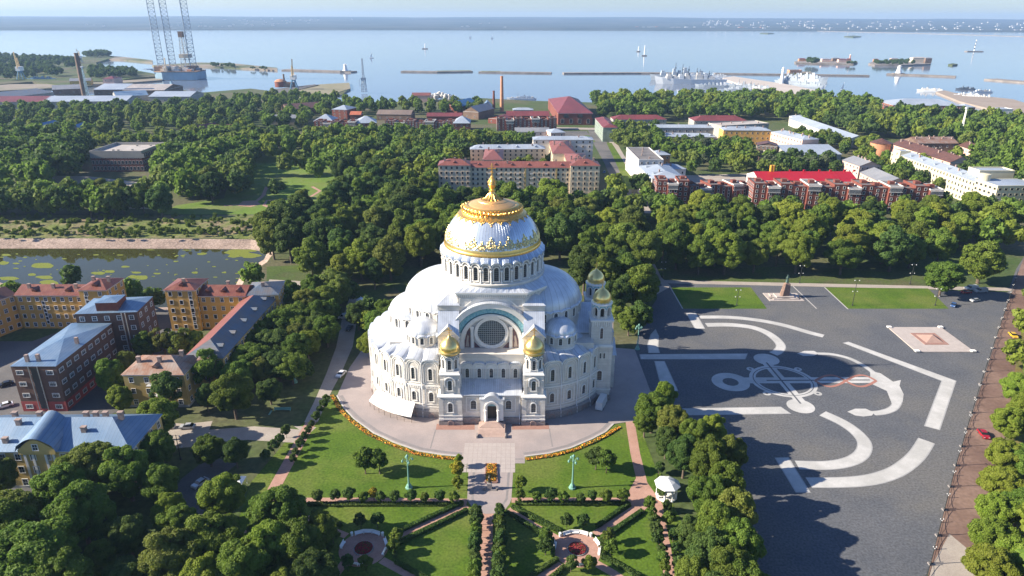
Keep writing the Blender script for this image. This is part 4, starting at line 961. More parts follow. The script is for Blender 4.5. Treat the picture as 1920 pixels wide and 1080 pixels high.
TWOM = {}; FOOT = []
def far_window(w, h, frame):
    k = (w, h, frame.name)
    if k not in TWOM:
        f = MB(); A = [(-w/2-.14, -.12), (-w/2-.14, h+.14), (w/2+.14, h+.14), (w/2+.14, -.12)]; B = [(-w/2, 0), (-w/2, h), (w/2, h), (w/2, 0)]
        ring_band(f, A, B, 0.05, -0.12, True); n = len(f.f); f.add([(-w/2, -.05, 0), (w/2, -.05, 0), (w/2, -.05, h), (-w/2, -.05, h)], [(0, 1, 2, 3)])
        me = f.mesh('window', frame); me.materials.append(m_wdark); me.polygons[n].material_index = 1; TWOM[k] = me
    return TWOM[k]
class House:
    def __init__(s, name, label, cat='building', group=None, origin=(0, 0)):
        s.root = empty(name, label, cat, (origin[0], origin[1], 0), 0, group); s.o = origin; s.w = []
    def obj(s, mb, name, m, M=None, parent=None, smooth=False):
        o = mb.build(name, m, parent or s.root, smooth); 
        if M is not None:
            o.location = M.to_translation(); o.rotation_euler = (0, 0, M.to_euler().z)
        return o
    def wing(s, p0, p1, depth, h, wall, roof, kind='hip', rh=2.5, floors=3, sp=3.0, ww=1.2, wh=1.6, sides='frl', frame=None, near=False,
             hipl=1, hipr=1, over=0.45, base=None, baseh=0, chim=0, dorm=0, band=True, sill0=0.9, cols=None, z0=0, mwall=None, stair=None, skipwin=False, roof2=None):
        p0 = Vector((p0[0], p0[1])); p1 = Vector((p1[0], p1[1])); d = p1-p0; L = d.length; rz = atan2(d.y, d.x)
        M = Matrix.Translation((p0.x-s.o[0], p0.y-s.o[1], 0)) @ Matrix.Rotation(rz, 4, 'Z'); D = depth
        frame = frame or m_wframe
        nn_ = Vector((-d.y, d.x)).normalized()*D; FOOT.append([p0, p1, p1+nn_, p0+nn_])
        w = MB().box(0, 0, z0-0.5, L, D, h)
        if kind == 'gable': w.add([(0, 0.05, h), (0, D-.05, h), (0, D/2, h+rh-.08), (L, 0.05, h), (L, D-.05, h), (L, D/2, h+rh-.08)], [(0, 1, 2), (5, 4, 3)])
        if kind == 'gabley': w.add([(0.05, 0, h), (L-.05, 0, h), (L/2, 0, h+rh-.08), (0.05, D, h), (L-.05, D, h), (L/2, D, h+rh-.08)], [(0, 1, 2), (5, 4, 3)])
        wallo = s.obj(w, 'wall', wall, M)
        if base: s.obj(MB().box(-.06, -.06, -.4, L+.06, D+.06, baseh), 'plinth', base, M)
        if band:
            c = MB().box(-.15, -.15, h-.45, L+.15, D+.15, h-.2); s.obj(c, 'cornice', mwall or frame, M)
        e = over
        if kind == 'hip':
            il = min(D/2, L/2-.01)*(1 if hipl else 0)*0.95; ir = min(D/2, L/2-.01)*(1 if hipr else 0)*0.95
            vs = [(-e, -e, h), (L+e, -e, h), (L+e, D+e, h), (-e, D+e, h), (il-(0 if hipl else e), D/2, h+rh), (L-ir+(0 if hipr else e), D/2, h+rh)]
            r = MB().add(vs, [(0, 1, 5, 4), (1, 2, 5), (3, 0, 4)]+([(2, 3, 4, 5)] if roof2 is None else []))
            if roof2: s.obj(MB().add([vs[2], vs[3], vs[4], vs[5]], [(0, 1, 2, 3)]), 'roof_slope', roof2, M); r.box(-e, -e, h-.18, L+e, D+e, h-.02)
        elif kind == 'gable':
            r = MB().add([(-e, -e, h-.1), (L+e, -e, h-.1), (L+e, D/2, h+rh), (-e, D/2, h+rh), (L+e, D+e, h-.1), (-e, D+e, h-.1)], [(0, 1, 2, 3), (3, 2, 4, 5)])
            r.add([(-e, -e, h-.3), (L+e, -e, h-.3), (L+e, D/2, h+rh-.2), (-e, D/2, h+rh-.2), (L+e, D+e, h-.3), (-e, D+e, h-.3)], [(3, 2, 1, 0), (5, 4, 2, 3)])
        elif kind == 'gabley':
            r = MB().add([(-e, -e, h-.1), (L/2, -e, h+rh), (L+e, -e, h-.1), (-e, D+e, h-.1), (L/2, D+e, h+rh), (L+e, D+e, h-.1)], [(0, 1, 4, 3), (1, 2, 5, 4)])
            r.add([(-e, -e, h-.3), (L/2, -e, h+rh-.2), (L+e, -e, h-.3), (-e, D+e, h-.3), (L/2, D+e, h+rh-.2), (L+e, D+e, h-.3)], [(3, 4, 1, 0), (4, 5, 2, 1)])
        elif kind == 'shed':
            r = MB().add([(-e, -e, h), (L+e, -e, h), (L+e, D+e, h+rh), (-e, D+e, h+rh), (-e, -e, h-.2), (L+e, -e, h-.2), (L+e, D+e, h-.2), (-e, D+e, h-.2)], [(0, 1, 2, 3), (4, 5, 1, 0), (5, 6, 2, 1), (6, 7, 3, 2), (7, 4, 0, 3)])
        else:
            r = MB().box(0.35, 0.35, h-.1, L-.35, D-.35, h+.12)
            par = MB(); A = [(0, 0), (L, 0), (L, D), (0, D)]
            for (x0, y0, x1, y1) in ((-.1, -.1, L+.1, .35), (-.1, D-.35, L+.1, D+.1), (-.1, .35, .35, D-.35), (L-.35, .35, L+.1, D-.35)): par.box(x0, y0, h-.05, x1, y1, h+rh)
            s.obj(par, 'parapet', mwall or wall, M)
        ro = s.obj(r, 'roof', roof, M)
        fl = floors if hasattr(floors, '__len__') else [z0+i*(h-z0)/floors+sill0*(h-z0)/floors/3.2 for i in range(floors)]
        def side(n, ln, ox, oy, an):
            if ln < 2 or skipwin: return
            k = cols if (cols and n == 'f') else max(1, int((ln-0.8)/sp)); st = ln/k
            for z in fl:
                for i in range(k):
                    t = st*(i+.5); s.w.append((M @ Vector((ox+cos(an)*t, oy+sin(an)*t, z)), rz+an, ww, wh, frame, near))
        if 'f' in sides: side('f', L, 0, -.01, 0)
        if 'r' in sides: side('r', D, L+.01, 0, pi/2)
        if 'b' in sides: side('b', L, L, D+.01, pi)
        if 'l' in sides: side('l', D, -.01, D, -pi/2)
        if stair is not None:
            for x in stair:
                o = inst('stair_window', None, s.root); o.name = 'stair_window'
                f_ = MB(); nst = int((h-3)/1.6)
                for q in range(nst): f_.box(x-.45, -.02, 2.2+q*1.6, x+.45, -.06, 3.4+q*1.6)
                fo = MB().box(x-.65, .02, 1.9, x+.65, -.04, 2.1+nst*1.6); 
                a = s.obj(fo, 'stair_window', frame, M); b = f_.build('pane', m_wdark, a); bpy.data.objects.remove(o)
        R = random.Random(int(L*100)+int(h*7))
        flat = kind in ('flat',)
        for i in range(chim):
            x = L*(i+.5)/chim+R.uniform(-.8, .8); y = D*(.5+R.choice((-.18, .0, .15))); zt = h+(rh*.75 if not flat else 0.1)
            c = MB().box(x-.55, y-.4, h, x+.55, y+.4, zt+1.5); c.box(x-.65, y-.5, zt+1.35, x+.65, y+.5, zt+1.55); s.obj(c, 'chimney', m_chim, M, ro)
            ro_o = None
        for i in range(dorm):
            x = L*(i+.5)/dorm; y0 = D*.14; z1 = h+rh*.28
            c = MB().box(x-.8, y0, z1-.3, x+.8, y0+2.2, z1+.9); c.add([(x-1.1, y0-.3, z1+.8), (x+1.1, y0-.3, z1+.8), (x, y0-.3, z1+1.5), (x-1.1, D*.42, z1+.8), (x+1.1, D*.42, z1+.8), (x, D*.42, z1+1.5)], [(0, 2, 5, 3), (2, 1, 4, 5), (0, 1, 2)])
            s.obj(c, 'dormer', roof, M, ro)
        return M
    def fixchild(s):
        for o in list(s.root.children):
            for c in o.children:
                if c.name.startswith(('chimney', 'dormer')): c.matrix_basis = o.matrix_basis.inverted() @ c.matrix_basis
    def done(s):
        s.fixchild()
        C0 = Vector((-s.o[0], -s.o[1], CAMH))
        s.w.sort(key=lambda q: (q[0]-C0).length)
        n = 0; rest = MB(); rp = []
        for p, an, ww, wh, fr, near in s.w:
            if n < 98:
                if near: window(s.root, p.x, p.y, p.z, an, ww, wh, 0.14, 0.12, m_wglass, fr, arched=False)
                else: inst('window', far_window(ww, wh, fr), s.root, (p.x, p.y, p.z), an)
                n += 1
            else: rp.append((p, an, ww, wh, fr))
        if rp:
            me0 = far_window(rp[0][2], rp[0][3], rp[0][4]); vv = [v.co.copy() for v in me0.vertices]; ff = [tuple(f.vertices) for f in me0.polygons]; mi = [f.material_index for f in me0.polygons]
            V = []; Fc = []; MI = []
            for p, an, ww, wh, fr in rp:
                T = Matrix.Translation(p) @ Matrix.Rotation(an, 4, 'Z'); b = len(V); V += [T @ v for v in vv]; Fc += [tuple(i+b for i in f) for f in ff]; MI += mi
            me = bpy.data.meshes.new('window_rows'); me.from_pydata([tuple(v) for v in V], [], Fc); me.materials.append(me0.materials[0]); me.materials.append(m_wdark)
            me.polygons.foreach_set('material_index', MI); o = inst('window_rows', me, s.root); o['kind'] = 'stuff'
def P(u, v, z): g = G(u, v, z); return (g.x, g.y)
def simple(name, label, u0, v0, u1, v1, h, depth, wall, roof, **k):
    a, b = P(u0, v0, h), P(u1, v1, h); H = House(name, label, k.pop('cat', 'building'), k.pop('group', None), a); M = H.wing(a, b, depth, h, wall, roof, **k); H.done(); return H, M

# --- near left: two ochre apartment blocks, the dark brick block, hipped yellow house, metal roofed house
a = P(146.7, 543.7, 17); H = House('apartment_building', 'ochre apartment block with square corner tower and rust red roof beside the pond', 'apartment building', None, a)
t0, t1 = P(146.7, 543.7, 17), P(198.5, 543.7, 17)
H.wing(t0, t1, 12.5, 17, w_yellow, r_rust, rh=2.2, floors=5, sp=3.4, near=True, sides='fr', chim=2, dorm=1, stair=[2.2])
m0, m1 = (t0[0]-26.0, t0[1]+2), (t0[0]-.3, t0[1]+2)
H.wing(m0, m1, 11, 14, w_yellow, r_rust, rh=2.4, floors=4, sp=3.0, near=True, sides='f', hipr=0, hipl=0, chim=3, dorm=2, stair=[10.0])
H.wing((m0[0]-14.5, m0[1]-34), (m0[0]-0.8, m0[1]+1), 11, 14, w_yellow, r_dkrust, rh=2.4, floors=4, sp=2.9, near=True, sides='f', hipr=0, hipl=0, chim=3, stair=[6.0, 22.0])
H.done()
a = P(308, 543.7, 17); H = House('apartment_building', 'ochre apartment block with corner tower and long wing roofed in dark metal', 'apartment building', None, a)
t0, t1 = P(308, 543.7, 17), P(364.4, 543.7, 17)
H.wing(t0, t1, 12.0, 17, w_yellow, r_rust, rh=2.2, floors=5, sp=3.4, near=True, sides='fr', chim=1, dorm=1, stair=[9.3])
m1 = (t1[0]+18.0, t1[1]+1.6)
H.wing((t1[0]+.3, t1[1]+1.6), m1, 11, 14, w_yellow, r_rust, rh=2.4, floors=4, sp=3.0, near=True, sides='f', hipl=0, hipr=0, dorm=3, chim=1, stair=[16.0])
H.wing((m1[0], m1[1]+.4), (m1[0]+12, m1[1]+2), 14, 14, w_yellow, r_blue2, rh=2.6, floors=4, sp=3.0, near=True, sides='fr', chim=1)
q0, q1 = P(418, 669.6, 12), P(517, 559, 12)
c0 = P(350, 668, 12)
H.wing(q0, q1, 12.0, 12, w_yellow2, r_blue2, rh=3.6, roof2=r_pink, floors=3, sp=3.2, near=True, sides='flr', chim=0, dorm=5, band=True)
H.done()
a = P(229.6, 702, 11.5); H = House('apartment_house', 'three storey yellow house with rusty pale hipped roof and balcony', 'apartment house', None, a)
b = P(343.7, 702, 11.5); H.wing(a, b, 12.5, 11.5, w_yellow2, r_rusty, rh=3.4, floors=3, sp=3.7, near=True, sides='fr', dorm=1, chim=3, base=w_grey, baseh=0.8)
M = H.wing((b[0]+.2, b[1]+8.5), (b[0]+5.6, b[1]+9.5), 8.5, 11.3, w_yellow2, r_rusty, rh=2.0, floors=3, sp=3.0, near=True, sides='f')
for z in (4.6, 8.2):
    bal = MB().box(7.2, -1.4, z-.15, 10.4, 0, z)
    for x in [7.3+.3*i for i in range(11)]: bal.box(x-.03, -1.36, z, x+.03, -1.30, z+.95)
    bal.box(7.2, -1.42, z+.95, 10.4, -1.28, z+1.02); H.obj(bal, 'balcony', m_wframe, Matrix.Identity(4))
H.done()
# dark brick block with blue metal roof
a = P(19, 684.4, 16); b = P(103.7, 684.4, 16); c = P(207, 615, 16); H = House('brick_building', 'dark brick five storey block with blue metal roof and red base', 'brick building', None, a)
dv = Vector(c)-Vector(b); D_ = 31.0
dx, dy = b[0]-a[0], b[1]-a[1]
sk = MB(); ax = Vector((dx, dy)); L_ = ax.length
H.wing(a, b, D_, 15.6, w_brick, r_blue, kind='hip', rh=1.7, floors=4, sp=3.7, ww=1.9, wh=1.25, near=True, sides='fr', over=.15, base=w_pinkbase, baseh=3.4, band=False)
for x in (5.3, 8.0): MB().tube([(x, -.25, 15.5), (x, -.25, .3)], .14, 6).build('downpipe', mat('zinc', (0.4, 0.42, 0.45), 0.4, 0.6), H.root)
MB().box(5.7, -.12, 1.0, 7.6, .02, 15.0).build('glazed_stair', m_wdark, H.root)
for x, y in ((3.6, 2.5), (6.8, 2.8), (11.5, 14.5)): MB().box(x-.5, y-.4, 15, x+.5, y+.4, 18.2).build('chimney', m_chim, H.root)
b2 = (a[0]+1.5, a[1]+D_+.05)
H.wing(b2, (b2[0]+20, b2[1]+2.0), 14.0, 19.0, w_brick, r_blue, kind='hip', rh=1.6, floors=5, sp=3.6, ww=1.4, wh=1.5, near=True, sides='fr', over=.15, band=False)
H.wing((b2[0]+6.5, b2[1]+1.8), (b2[0]+13.5, b2[1]+2.4), 7, 22.3, w_redb, r_blue, kind='hip', rh=0.6, floors=1, near=True, sides='', over=.15, band=False, skipwin=True)
for x in (b2[0]-a[0]+16, b2[0]-a[0]+17.2): MB().tube([(x, D_-.3, 19.5), (x, D_-.3, .3)], .2, 6).build('ventilation_duct', MC['zinc'], H.root)
H.done()
# big house with blue metal roof at the lower left
a = P(-70, 846, 11.5); b = P(244, 844, 11.5); H = House('house', 'long yellow house with pale blue metal roof, brick chimneys and a curved gable', 'house', None, a)
LL = b[0]-a[0]
M = H.wing(a, b, 16.5, 11.5, w_yellow2, r_blue, rh=4.6, floors=3, sp=3.6, ww=1.3, wh=1.9, near=True, sides='fr', hipl=0, base=w_grey, baseh=1.0)
gx = P(73, 844, 11.5)[0]-a[0]
rows = []
for i in range(13):
    t = i/12; x = gx-5.2+10.4*t; zz = 13.2+2.6*sin(pi*t)**1.2; rows.append([(x, -1.1, zz-.1 if 0 < i < 12 else 11.7), (x, 8.2, zz+2.4*sin(pi*t))])
H.obj(MB().grid(rows), 'curved_gable_roof', r_blue, M, smooth=True)
gw = MB().vprism([(gx-4.6, 10.8)]+[(gx-4.6+9.2*i/10, 12.2+2.9*sin(pi*i/10)**1.2) for i in range(11)]+[(gx+4.6, 10.8)], -.7, 7.5); H.obj(gw, 'curved_gable_wall', w_yellow2, M)
H.w.append((M @ Vector((gx, -.72, 12.1)), 0, 1.3, 1.7, m_wframe, True))
for x, y in ((gx-9, 2.0), (gx-8, 6.5), (gx-1.5, 6.6), (gx-5.5, 11.0), (gx-3.5, 12), (gx+8, 9), (gx+10.5, 9), (gx+13, 9), (gx+17, 8.8), (gx+9.5, 4.6), (gx-12, 11)):
    zb = 11.5+4.6*min(1, y/8.25 if y < 8.25 else (16.5-y)/8.25)
    cc = MB().box(x-.6, y-.45, zb-.8, x+.6, y+.45, zb+1.5); cc.box(x-.7, y-.55, zb+1.3, x+.7, y+.55, zb+1.55); H.obj(cc, 'chimney', m_chim, M)
for x in (gx-3.6, gx+3.6, gx+1.6, gx-1.6): H.obj(MB().box(x-.3, -.25, 0.8, x+.3, .02, 11.0), 'pilaster', m_wframe, M)
H.done()

# --- mid distance
H, M = simple('office_building', 'flat roofed brick block with deep grey parapet among the trees beyond the pond bank', 168.3, 288.3, 265, 288.3, 14, 40, w_redb, r_gravel, kind='flat', rh=2.2, floors=3, sp=2.7, ww=1.7, wh=2.6, sides='fr', mwall=w_grey, band=False)
H.obj(MB().box(-.15, -.15, 10.9, 41.5, -.02, 14.0), 'grey_fascia', w_grey, M)
for i, (x, y) in enumerate(((12, 12), (16, 12), (26, 14), (36, 12), (20, 34), (31, 34))): H.obj(MB().cbox(x, y, 14, 1.2, 1.2, 1.3), 'roof_vent', w_grey, M)
a = P(821.7, 310, 21); H = House('apartment_building', 'large cream six storey apartment block with faded red roof behind the dome', 'apartment building', None, a)
t1 = P(881.7, 310, 21); H.wing(a, t1, 15, 21, w_cream, r_pink, rh=3.2, floors=6, sp=3.2, ww=1.25, wh=1.7, sides='flr', frame=w_cream, chim=3, dorm=1)
m0, m1 = (t1[0], t1[1]-1.2+3), P(1070, 319.3, 19)
y_ = t1[1]+1.5; x2 = P(1070, 310.7, 21)[0]
M = H.wing((t1[0]+.1, y_), (x2-.1, y_), 14, 19.3, w_cream, r_pink, rh=3.0, floors=6, cols=21, sp=3.2, ww=1.25, wh=1.7, sides='f', frame=w_cream, hipl=0, hipr=0, chim=4, dorm=6)
for x in (14.5, 37, 58): H.obj(MB().box(x-.45, -.35, 0, x+.45, -.02, 19.3), 'pilaster', w_yellow2, M)
for x in (3.3, 12.5, 19, 25.5, 31.8, 41, 51):
    for z in (5.2, 8.4, 11.6, 14.8): H.obj(MB().box(x-1, -1.0, z-.1, x+1, -.02, z+.12).box(x-1, -1.02, z+.12, x+1, -.96, z+.8), 'balcony', w_white, M)
t2 = P(1125, 310.7, 21); H.wing((x2, t1[1]), t2, 15, 21, w_cream, r_pink, rh=3.2, floors=6, sp=3.4, ww=1.25, wh=1.7, sides='fr', frame=w_cream, chim=3, dorm=1)
r0 = (t2[0]-3, t1[1]+15.1)
H.wing((r0[0]-16.5, r0[1]), (r0[0]-1.0, r0[1]), 48, 17.5, w_cream, r_pink, kind='hip', rh=4, floors=5, sp=3.3, ww=1.25, wh=1.7, sides='rl', frame=w_cream, chim=3)
H.wing((r0[0]-25, r0[1]+48), (r0[0]-8, r0[1]+48), 60, 17.5, w_cream, r_pink, kind='hip', rh=4, floors=5, sp=3.3, ww=1.25, wh=1.7, sides='rl', frame=w_cream, chim=4)
H.done()
a = P(882, 280, 16); H = House('apartment_building', 'pale courtyard block with light metal roof and brown side wing behind the cream block', 'apartment building', None, a)
b = P(1022, 279, 16); H.wing(a, b, 14, 16, w_cream, r_white, rh=2.6, floors=5, sp=4, ww=1.2, wh=1.6, sides='fl', frame=w_cream, chim=3, dorm=4)
b = P(1000, 262, 19); H.wing(b, (b[0]+50, b[1]+1), 14, 19, w_white, r_white, rh=2, floors=5, sp=5, ww=1.2, wh=1.6, sides='fl', frame=w_cream, chim=2)
b = P(908, 290, 17); H.wing((b[0], b[1]-20), (b[0]+14, b[1]-20), 44, 17, w_pink, r_pink, rh=3.4, floors=4, sp=4, ww=1.2, wh=1.6, sides='fl', frame=w_cream, chim=2)
H.done()
# white long block right of the street
a = P(1174.8, 277.8, 17); b = P(1198, 301, 17); H = House('apartment_building', 'long white block with stepped front and tar roof along the tree lined street', 'apartment building', None, b)
A_, B_ = Vector(a), Vector(b); dirv = (A_-B_).normalized(); 
H.wing(a, b, 18, 17.0, w_white, r_tar, kind='flat', rh=.8, floors=5, sp=4.2, ww=1.1, wh=1.5, sides='fr', chim=4, band=False)
c0_ = P(1197, 311, 15); c1_ = P(1223, 335, 15)
H.wing(c0_, c1_, 22, 15, w_white, r_white, kind='hip', rh=3.2, floors=4, sp=4.2, ww=1.1, wh=1.5, sides='fr', chim=2, dorm=2)
H.done()
simple('house', 'bluish white house with light metal roof behind the white long block', 1240, 318, 1286, 316.5, 10, 16, w_white, r_white, rh=2.6, floors=2, sp=4.5, sides='fr', cat='house', chim=1)
simple('house', 'orange walled house with grey white hip roof near the white long block', 1224, 291, 1257, 290, 9, 15, w_orange, r_white, rh=2.6, floors=2, sp=4.5, sides='fl', cat='house', chim=1)
# red brick modern row
def brickrow(label, u0, v0, u1, v1, h, depth, bays, step=0, cat='apartment building'):
    a, b = P(u0, v0, h), P(u1, v1, h); H = House('brick_apartment_building', label, cat, None, a); A, B = Vector(a), Vector(b); L = (B-A).length; n = bays
    for i in range(n):
        t0, t1 = i/n, (i+1)/n; p, q = A.lerp(B, t0), A.lerp(B, t1-0.001); up = 1.6 if i % 2 == 0 else 0; nn = Vector((-(B-A).y, (B-A).x)).normalized()*(-1.8 if i % 3 == 1 else 0)
        M = H.wing(p+nn, q+nn, depth-(nn.y if nn.y < 0 else 0)*0, h+up, w_redb, r_tar, kind='flat', rh=.7, floors=5, sp=2.8, ww=1.2, wh=1.7, sides='f'+('l' if i == 0 else '')+('r' if i == n-1 else ''), frame=m_wframe, mwall=w_white if i % 3 == 1 else w_redb, band=False)
        l = (q-p).length
        if i % 3 == 1:
            H.obj(MB().box(.4, -.45, h+up-3.0, l-.4, -.03, h+up-.6), 'glazed_bay', m_wglass, M); H.obj(MB().box(.2, -.6, h+up-.6, l-.2, -.02, h+up-.35).box(.2, -.6, h+up-3.3, l-.2, -.02, h+up-3.0), 'white_band', w_white, M)
        H.obj(MB().cbox(l*.5, depth*.5, h+up, l*.4, 3.2, 2.0), 'roof_cabin', w_redb, M)
    H.done(); return H
brickrow('red brick corner block with tower and flat roof at the street trees', 1232, 344, 1292, 345, 15, 14, 3)
brickrow('short red brick flat roofed row with white chimneys left of the red roofed hall', 1292, 355, 1412, 349, 11, 15, 6)
brickrow('long dark red brick row with glazed white bays in front of the bright red roof', 1414, 350, 1768, 356, 14, 17, 14)
H, M = simple('hall', 'low white hall with a bright red sheet roof', 1425, 340, 1609, 340, 8, 27, w_white, r_red, cat='hall', kind='gable', rh=4.2, floors=2, sp=5, sides='fl')
for x in (12, 13.8): H.obj(MB().cyl(x, 14, 10, 16.5, 1.0, n=10), 'yellow_vent', mat('yellow_paint', (0.6, 0.33, 0.03), 0.5), M)
for x in (26, 36, 47, 55, 65, 72): H.obj(MB().cbox(x, 14, 12, 1.4, 1.2, 1.2), 'roof_vent', r_red, M)
H, M = simple('hall', 'big grey hall with a wide plain pale roof', 1478, 290, 1578, 289, 9, 48, w_grey, r_white, cat='hall', kind='gable', rh=4, floors=2, sp=8, sides='fr')
H, M = simple('pavilion', 'raised brown timber cabin on posts beside the pale roofed hall', 1420, 272, 1458, 274, 13, 14, w_brown, r_dkrust, cat='cabin', kind='gabley', rh=2.2, floors=[10.2], sp=3, sides='fl', z0=9.5)
H.obj(MB().box(2, 2, 0, 3, 3, 9.5).box(18, 2, 0, 19, 3, 9.5).box(2, 11, 0, 3, 12, 9.5).box(12, 4, 0, 17, 10, 9.5), 'support_posts', w_brown, M)
simple('house', 'low building with red brown roof beside the timber cabin', 1372, 296, 1410, 295, 6, 14, w_brown, r_dkrust, cat='house', kind='gable', rh=3, floors=1, sp=4)
a = P(1580, 300, 12); b = P(1612, 311, 12); H = House('barrack', 'pink walled building with dark grey roof, one wing lower, beside the red roofed hall', 'barrack', None, b)
H.wing(a, b, 17, 12, w_pink, r_grey, kind='gable', rh=3.2, floors=3, sp=4, sides='fr', chim=5)
a = P(1613, 323, 8.5); b = P(1657, 344, 8.5); H.wing(a, b, 19, 8.5, w_pink, r_grey, kind='gable', rh=3.8, floors=2, sp=4.2, sides='fr'); H.done()
# ivory long block
a = P(1671.7, 285, 15); b = P(1837.5, 344, 15); H = House('apartment_building', 'very long ivory block with pale blue roof running towards the stair tower', 'apartment building', None, b)
H.wing(a, b, 15, 15, w_ivory, r_white, rh=2.6, floors=4, sp=3.6, ww=1.3, wh=1.8, sides='f', frame=w_ivory, chim=9, dorm=7, hipr=0)
A, B = Vector(a), Vector(b); pp = A.lerp(B, .06); qq = A.lerp(B, .13); nrm = Vector((-(B-A).y, (B-A).x)).normalized()
H.wing(pp-nrm*1.2, qq-nrm*1.2, 8, 18, w_ivory, r_white, kind='flat', rh=.4, floors=4, sp=3.6, sides='f', frame=w_ivory, band=False)
H.done()
a = P(1852.5, 335, 17); b = P(1871, 350, 17); c = P(1960, 349, 17); H = House('apartment_building', 'ivory corner block with flat roofs and a round stair tower by the garden trees', 'apartment building', None, b)
H.wing(b, c, 20, 17, w_ivory, r_white, kind='flat', rh=.6, floors=5, sp=3.6, ww=1.9, wh=1.4, sides='fl', frame=w_ivory, band=False)
H.wing((a[0]-1, a[1]+8), (c[0], a[1]+8), 12, 20, w_ivory, r_white, kind='flat', rh=.8, floors=5, sp=3.6, sides='', frame=w_ivory, band=False)
tw = P(1849, 332, 19); H.obj(MB().lathe([(3.4, 0), (3.4, 21), (3.1, 21.2), (0.01, 21.3)], 24, tw[0]-H.o[0]-1, tw[1]-H.o[1]), 'stair_tower', w_ivory, smooth=True); H.done()
# rust roof barracks
a = P(1673, 270, 11); b = P(1782, 304, 11); H = House('barrack', 'long pink barrack with rust brown roof and rows of chimneys', 'barrack', None, b)
H.wing(a, b, 17, 11, w_pink, r_dkrust, kind='gable', rh=4.2, floors=2, sp=4.5, sides='fl', chim=12); H.done()
simple('barrack', 'dark walled barrack with patched rust and pale metal roof', 1720, 268.5, 1797, 268.5, 11, 22, w_brown, r_rusty, cat='barrack', kind='gable', rh=4, floors=2, sp=6, sides='f', chim=9)
a = P(1797, 272, 10); b = P(1830, 283, 10); H = House('barrack', 'short salmon barrack wing with crumbling chimneys at the wood edge', 'barrack', None, b); H.wing(a, b, 14, 10, w_pink, r_dkrust, kind='gable', rh=3.4, floors=2, sp=4, sides='fl', chim=5); H.done()
c = P(1652, 268, 11); H = House('rotunda', 'old round ochre tower with conical rust roof at the end of the barracks', 'round tower', None, c)
MB().lathe([(8.6, -.3), (8.6, 11), (8.9, 11.1), (8.9, 11.5)], 20).build('wall', w_orange, H.root, True); MB().lathe([(9.3, 11.4), (0.05, 15.2)], 20).build('roof', r_dkrust, H.root); H.done()
simple('ruin', 'orange brick ruin wall standing in the wood at the right edge', 1845, 250, 1884, 259, 5, 3, w_orange, r_dkrust, cat='ruin', kind='flat', rh=.6, floors=1, sp=4)
simple('barrack', 'small shed with rust roof between the barracks and the wood', 1800, 306, 1829, 306, 6, 10, w_brown, r_dkrust, cat='shed', kind='gable', rh=2.4, floors=1, sp=4)
# row behind the street
simple('factory', 'long grey factory range with a narrow pale roof', 1193, 239, 1358, 239.5, 11, 13, w_grey, r_white, cat='factory', kind='gable', rh=2.2, floors=[6.5], sp=6.5, ww=1.6, wh=2.4, sides='f', chim=3)
simple('low_building', 'low building with pale roof and dormers behind the long brown wall', 1238, 256, 1344, 257, 6, 16, w_grey, r_white, kind='hip', rh=2.6, floors=1, sp=6, sides='f', dorm=5, chim=2)
simple('long_wall', 'long dark brown boundary wall behind the trees', 1222, 259, 1372, 260, 7.5, 1.2, w_brown, r_tar, cat='wall', kind='flat', rh=.2, floors=1, skipwin=True)
simple('house', 'long house with crimson hipped roof in front of the shore wood', 1302, 226.5, 1402, 226.5, 8, 24, w_grey, r_crim, cat='house', kind='hip', rh=4.5, floors=2, sp=5, sides='f', chim=3)
simple('block', 'grey block with light flat roof behind the yellow walled block', 1353, 237, 1442, 232, 14, 22, w_grey, r_gravel, kind='flat', rh=.7, floors=4, sp=4.5, sides='f', band=False, chim=4)
a = P(1357, 244, 14); b = P(1446, 245, 14); H = House('apartment_building', 'ochre block with light roof whose pink wing runs towards the timber cabin', 'apartment building', None, a)
H.wing(a, b, 18, 14, w_yellow, r_white, rh=2.4, floors=3, sp=4.5, sides='fl', frame=w_cream, chim=5); d = P(1505, 262, 13); H.wing((b[0], b[1]), d, 17, 13, w_pink, r_white, rh=2.4, floors=3, sp=4.2, sides='f', chim=8); H.done()
a = P(1480, 222, 8); b = P(1590, 261, 8); H = House('warehouse', 'long white roofed warehouse running diagonally at the edge of the park wood', 'warehouse', None, b); H.wing(a, b, 19, 8, w_white, r_white, kind='gable', rh=3.5, floors=1, sp=9, sides='f'); H.done()
simple('house', 'small house with red roof beside the diagonal white warehouse', 1520, 235, 1550, 234, 6, 20, w_brown, r_crim, cat='house', kind='hip', rh=3.2, floors=1, sp=5, sides='f')
simple('house', 'low house with grey roof and chimneys behind the diagonal warehouse', 1490, 220, 1546, 219, 7, 12, w_grey, r_white, cat='house', kind='hip', rh=2, floors=1, sp=6, sides='f', chim=4)
# scaffolded corner building, crimson roofs behind, the great hall
a = P(1116, 221.5, 14); b = P(1131, 239, 14); c = P(1150, 239, 14); H = House('office_building', 'old corner building wrapped in green scaffold netting at the end of the street', 'office building', None, b)
H.wing(a, b, 14, 14, mat('scaffold_net', (0.20, 0.25, 0.20), 0.9, noise=0.2, nscale=0.2), r_crim, rh=2.5, floors=4, sp=5, sides='f', chim=2); H.wing((b[0]+1, b[1]+.5), (c[0]+3, c[1]+.5), 20, 13.6, w_cream, r_grey, rh=2.5, floors=3, sp=4, sides='f'); H.done()
simple('house', 'house with crimson roof hidden by the shore trees next to the scaffolded building', 1150, 224, 1250, 224, 7, 20, w_grey, r_crim, cat='house', kind='hip', rh=4, floors=2, sp=6, sides='f')
H, M = simple('hall', 'great red brick hall with large maroon hipped roof by the sea', 1046.7, 212.5, 1111.6, 212.5, 13, 150, w_redb, r_crim, cat='hall', kind='hip', rh=11, floors=[2.0], sp=9, ww=3.4, wh=4.6, sides='f')
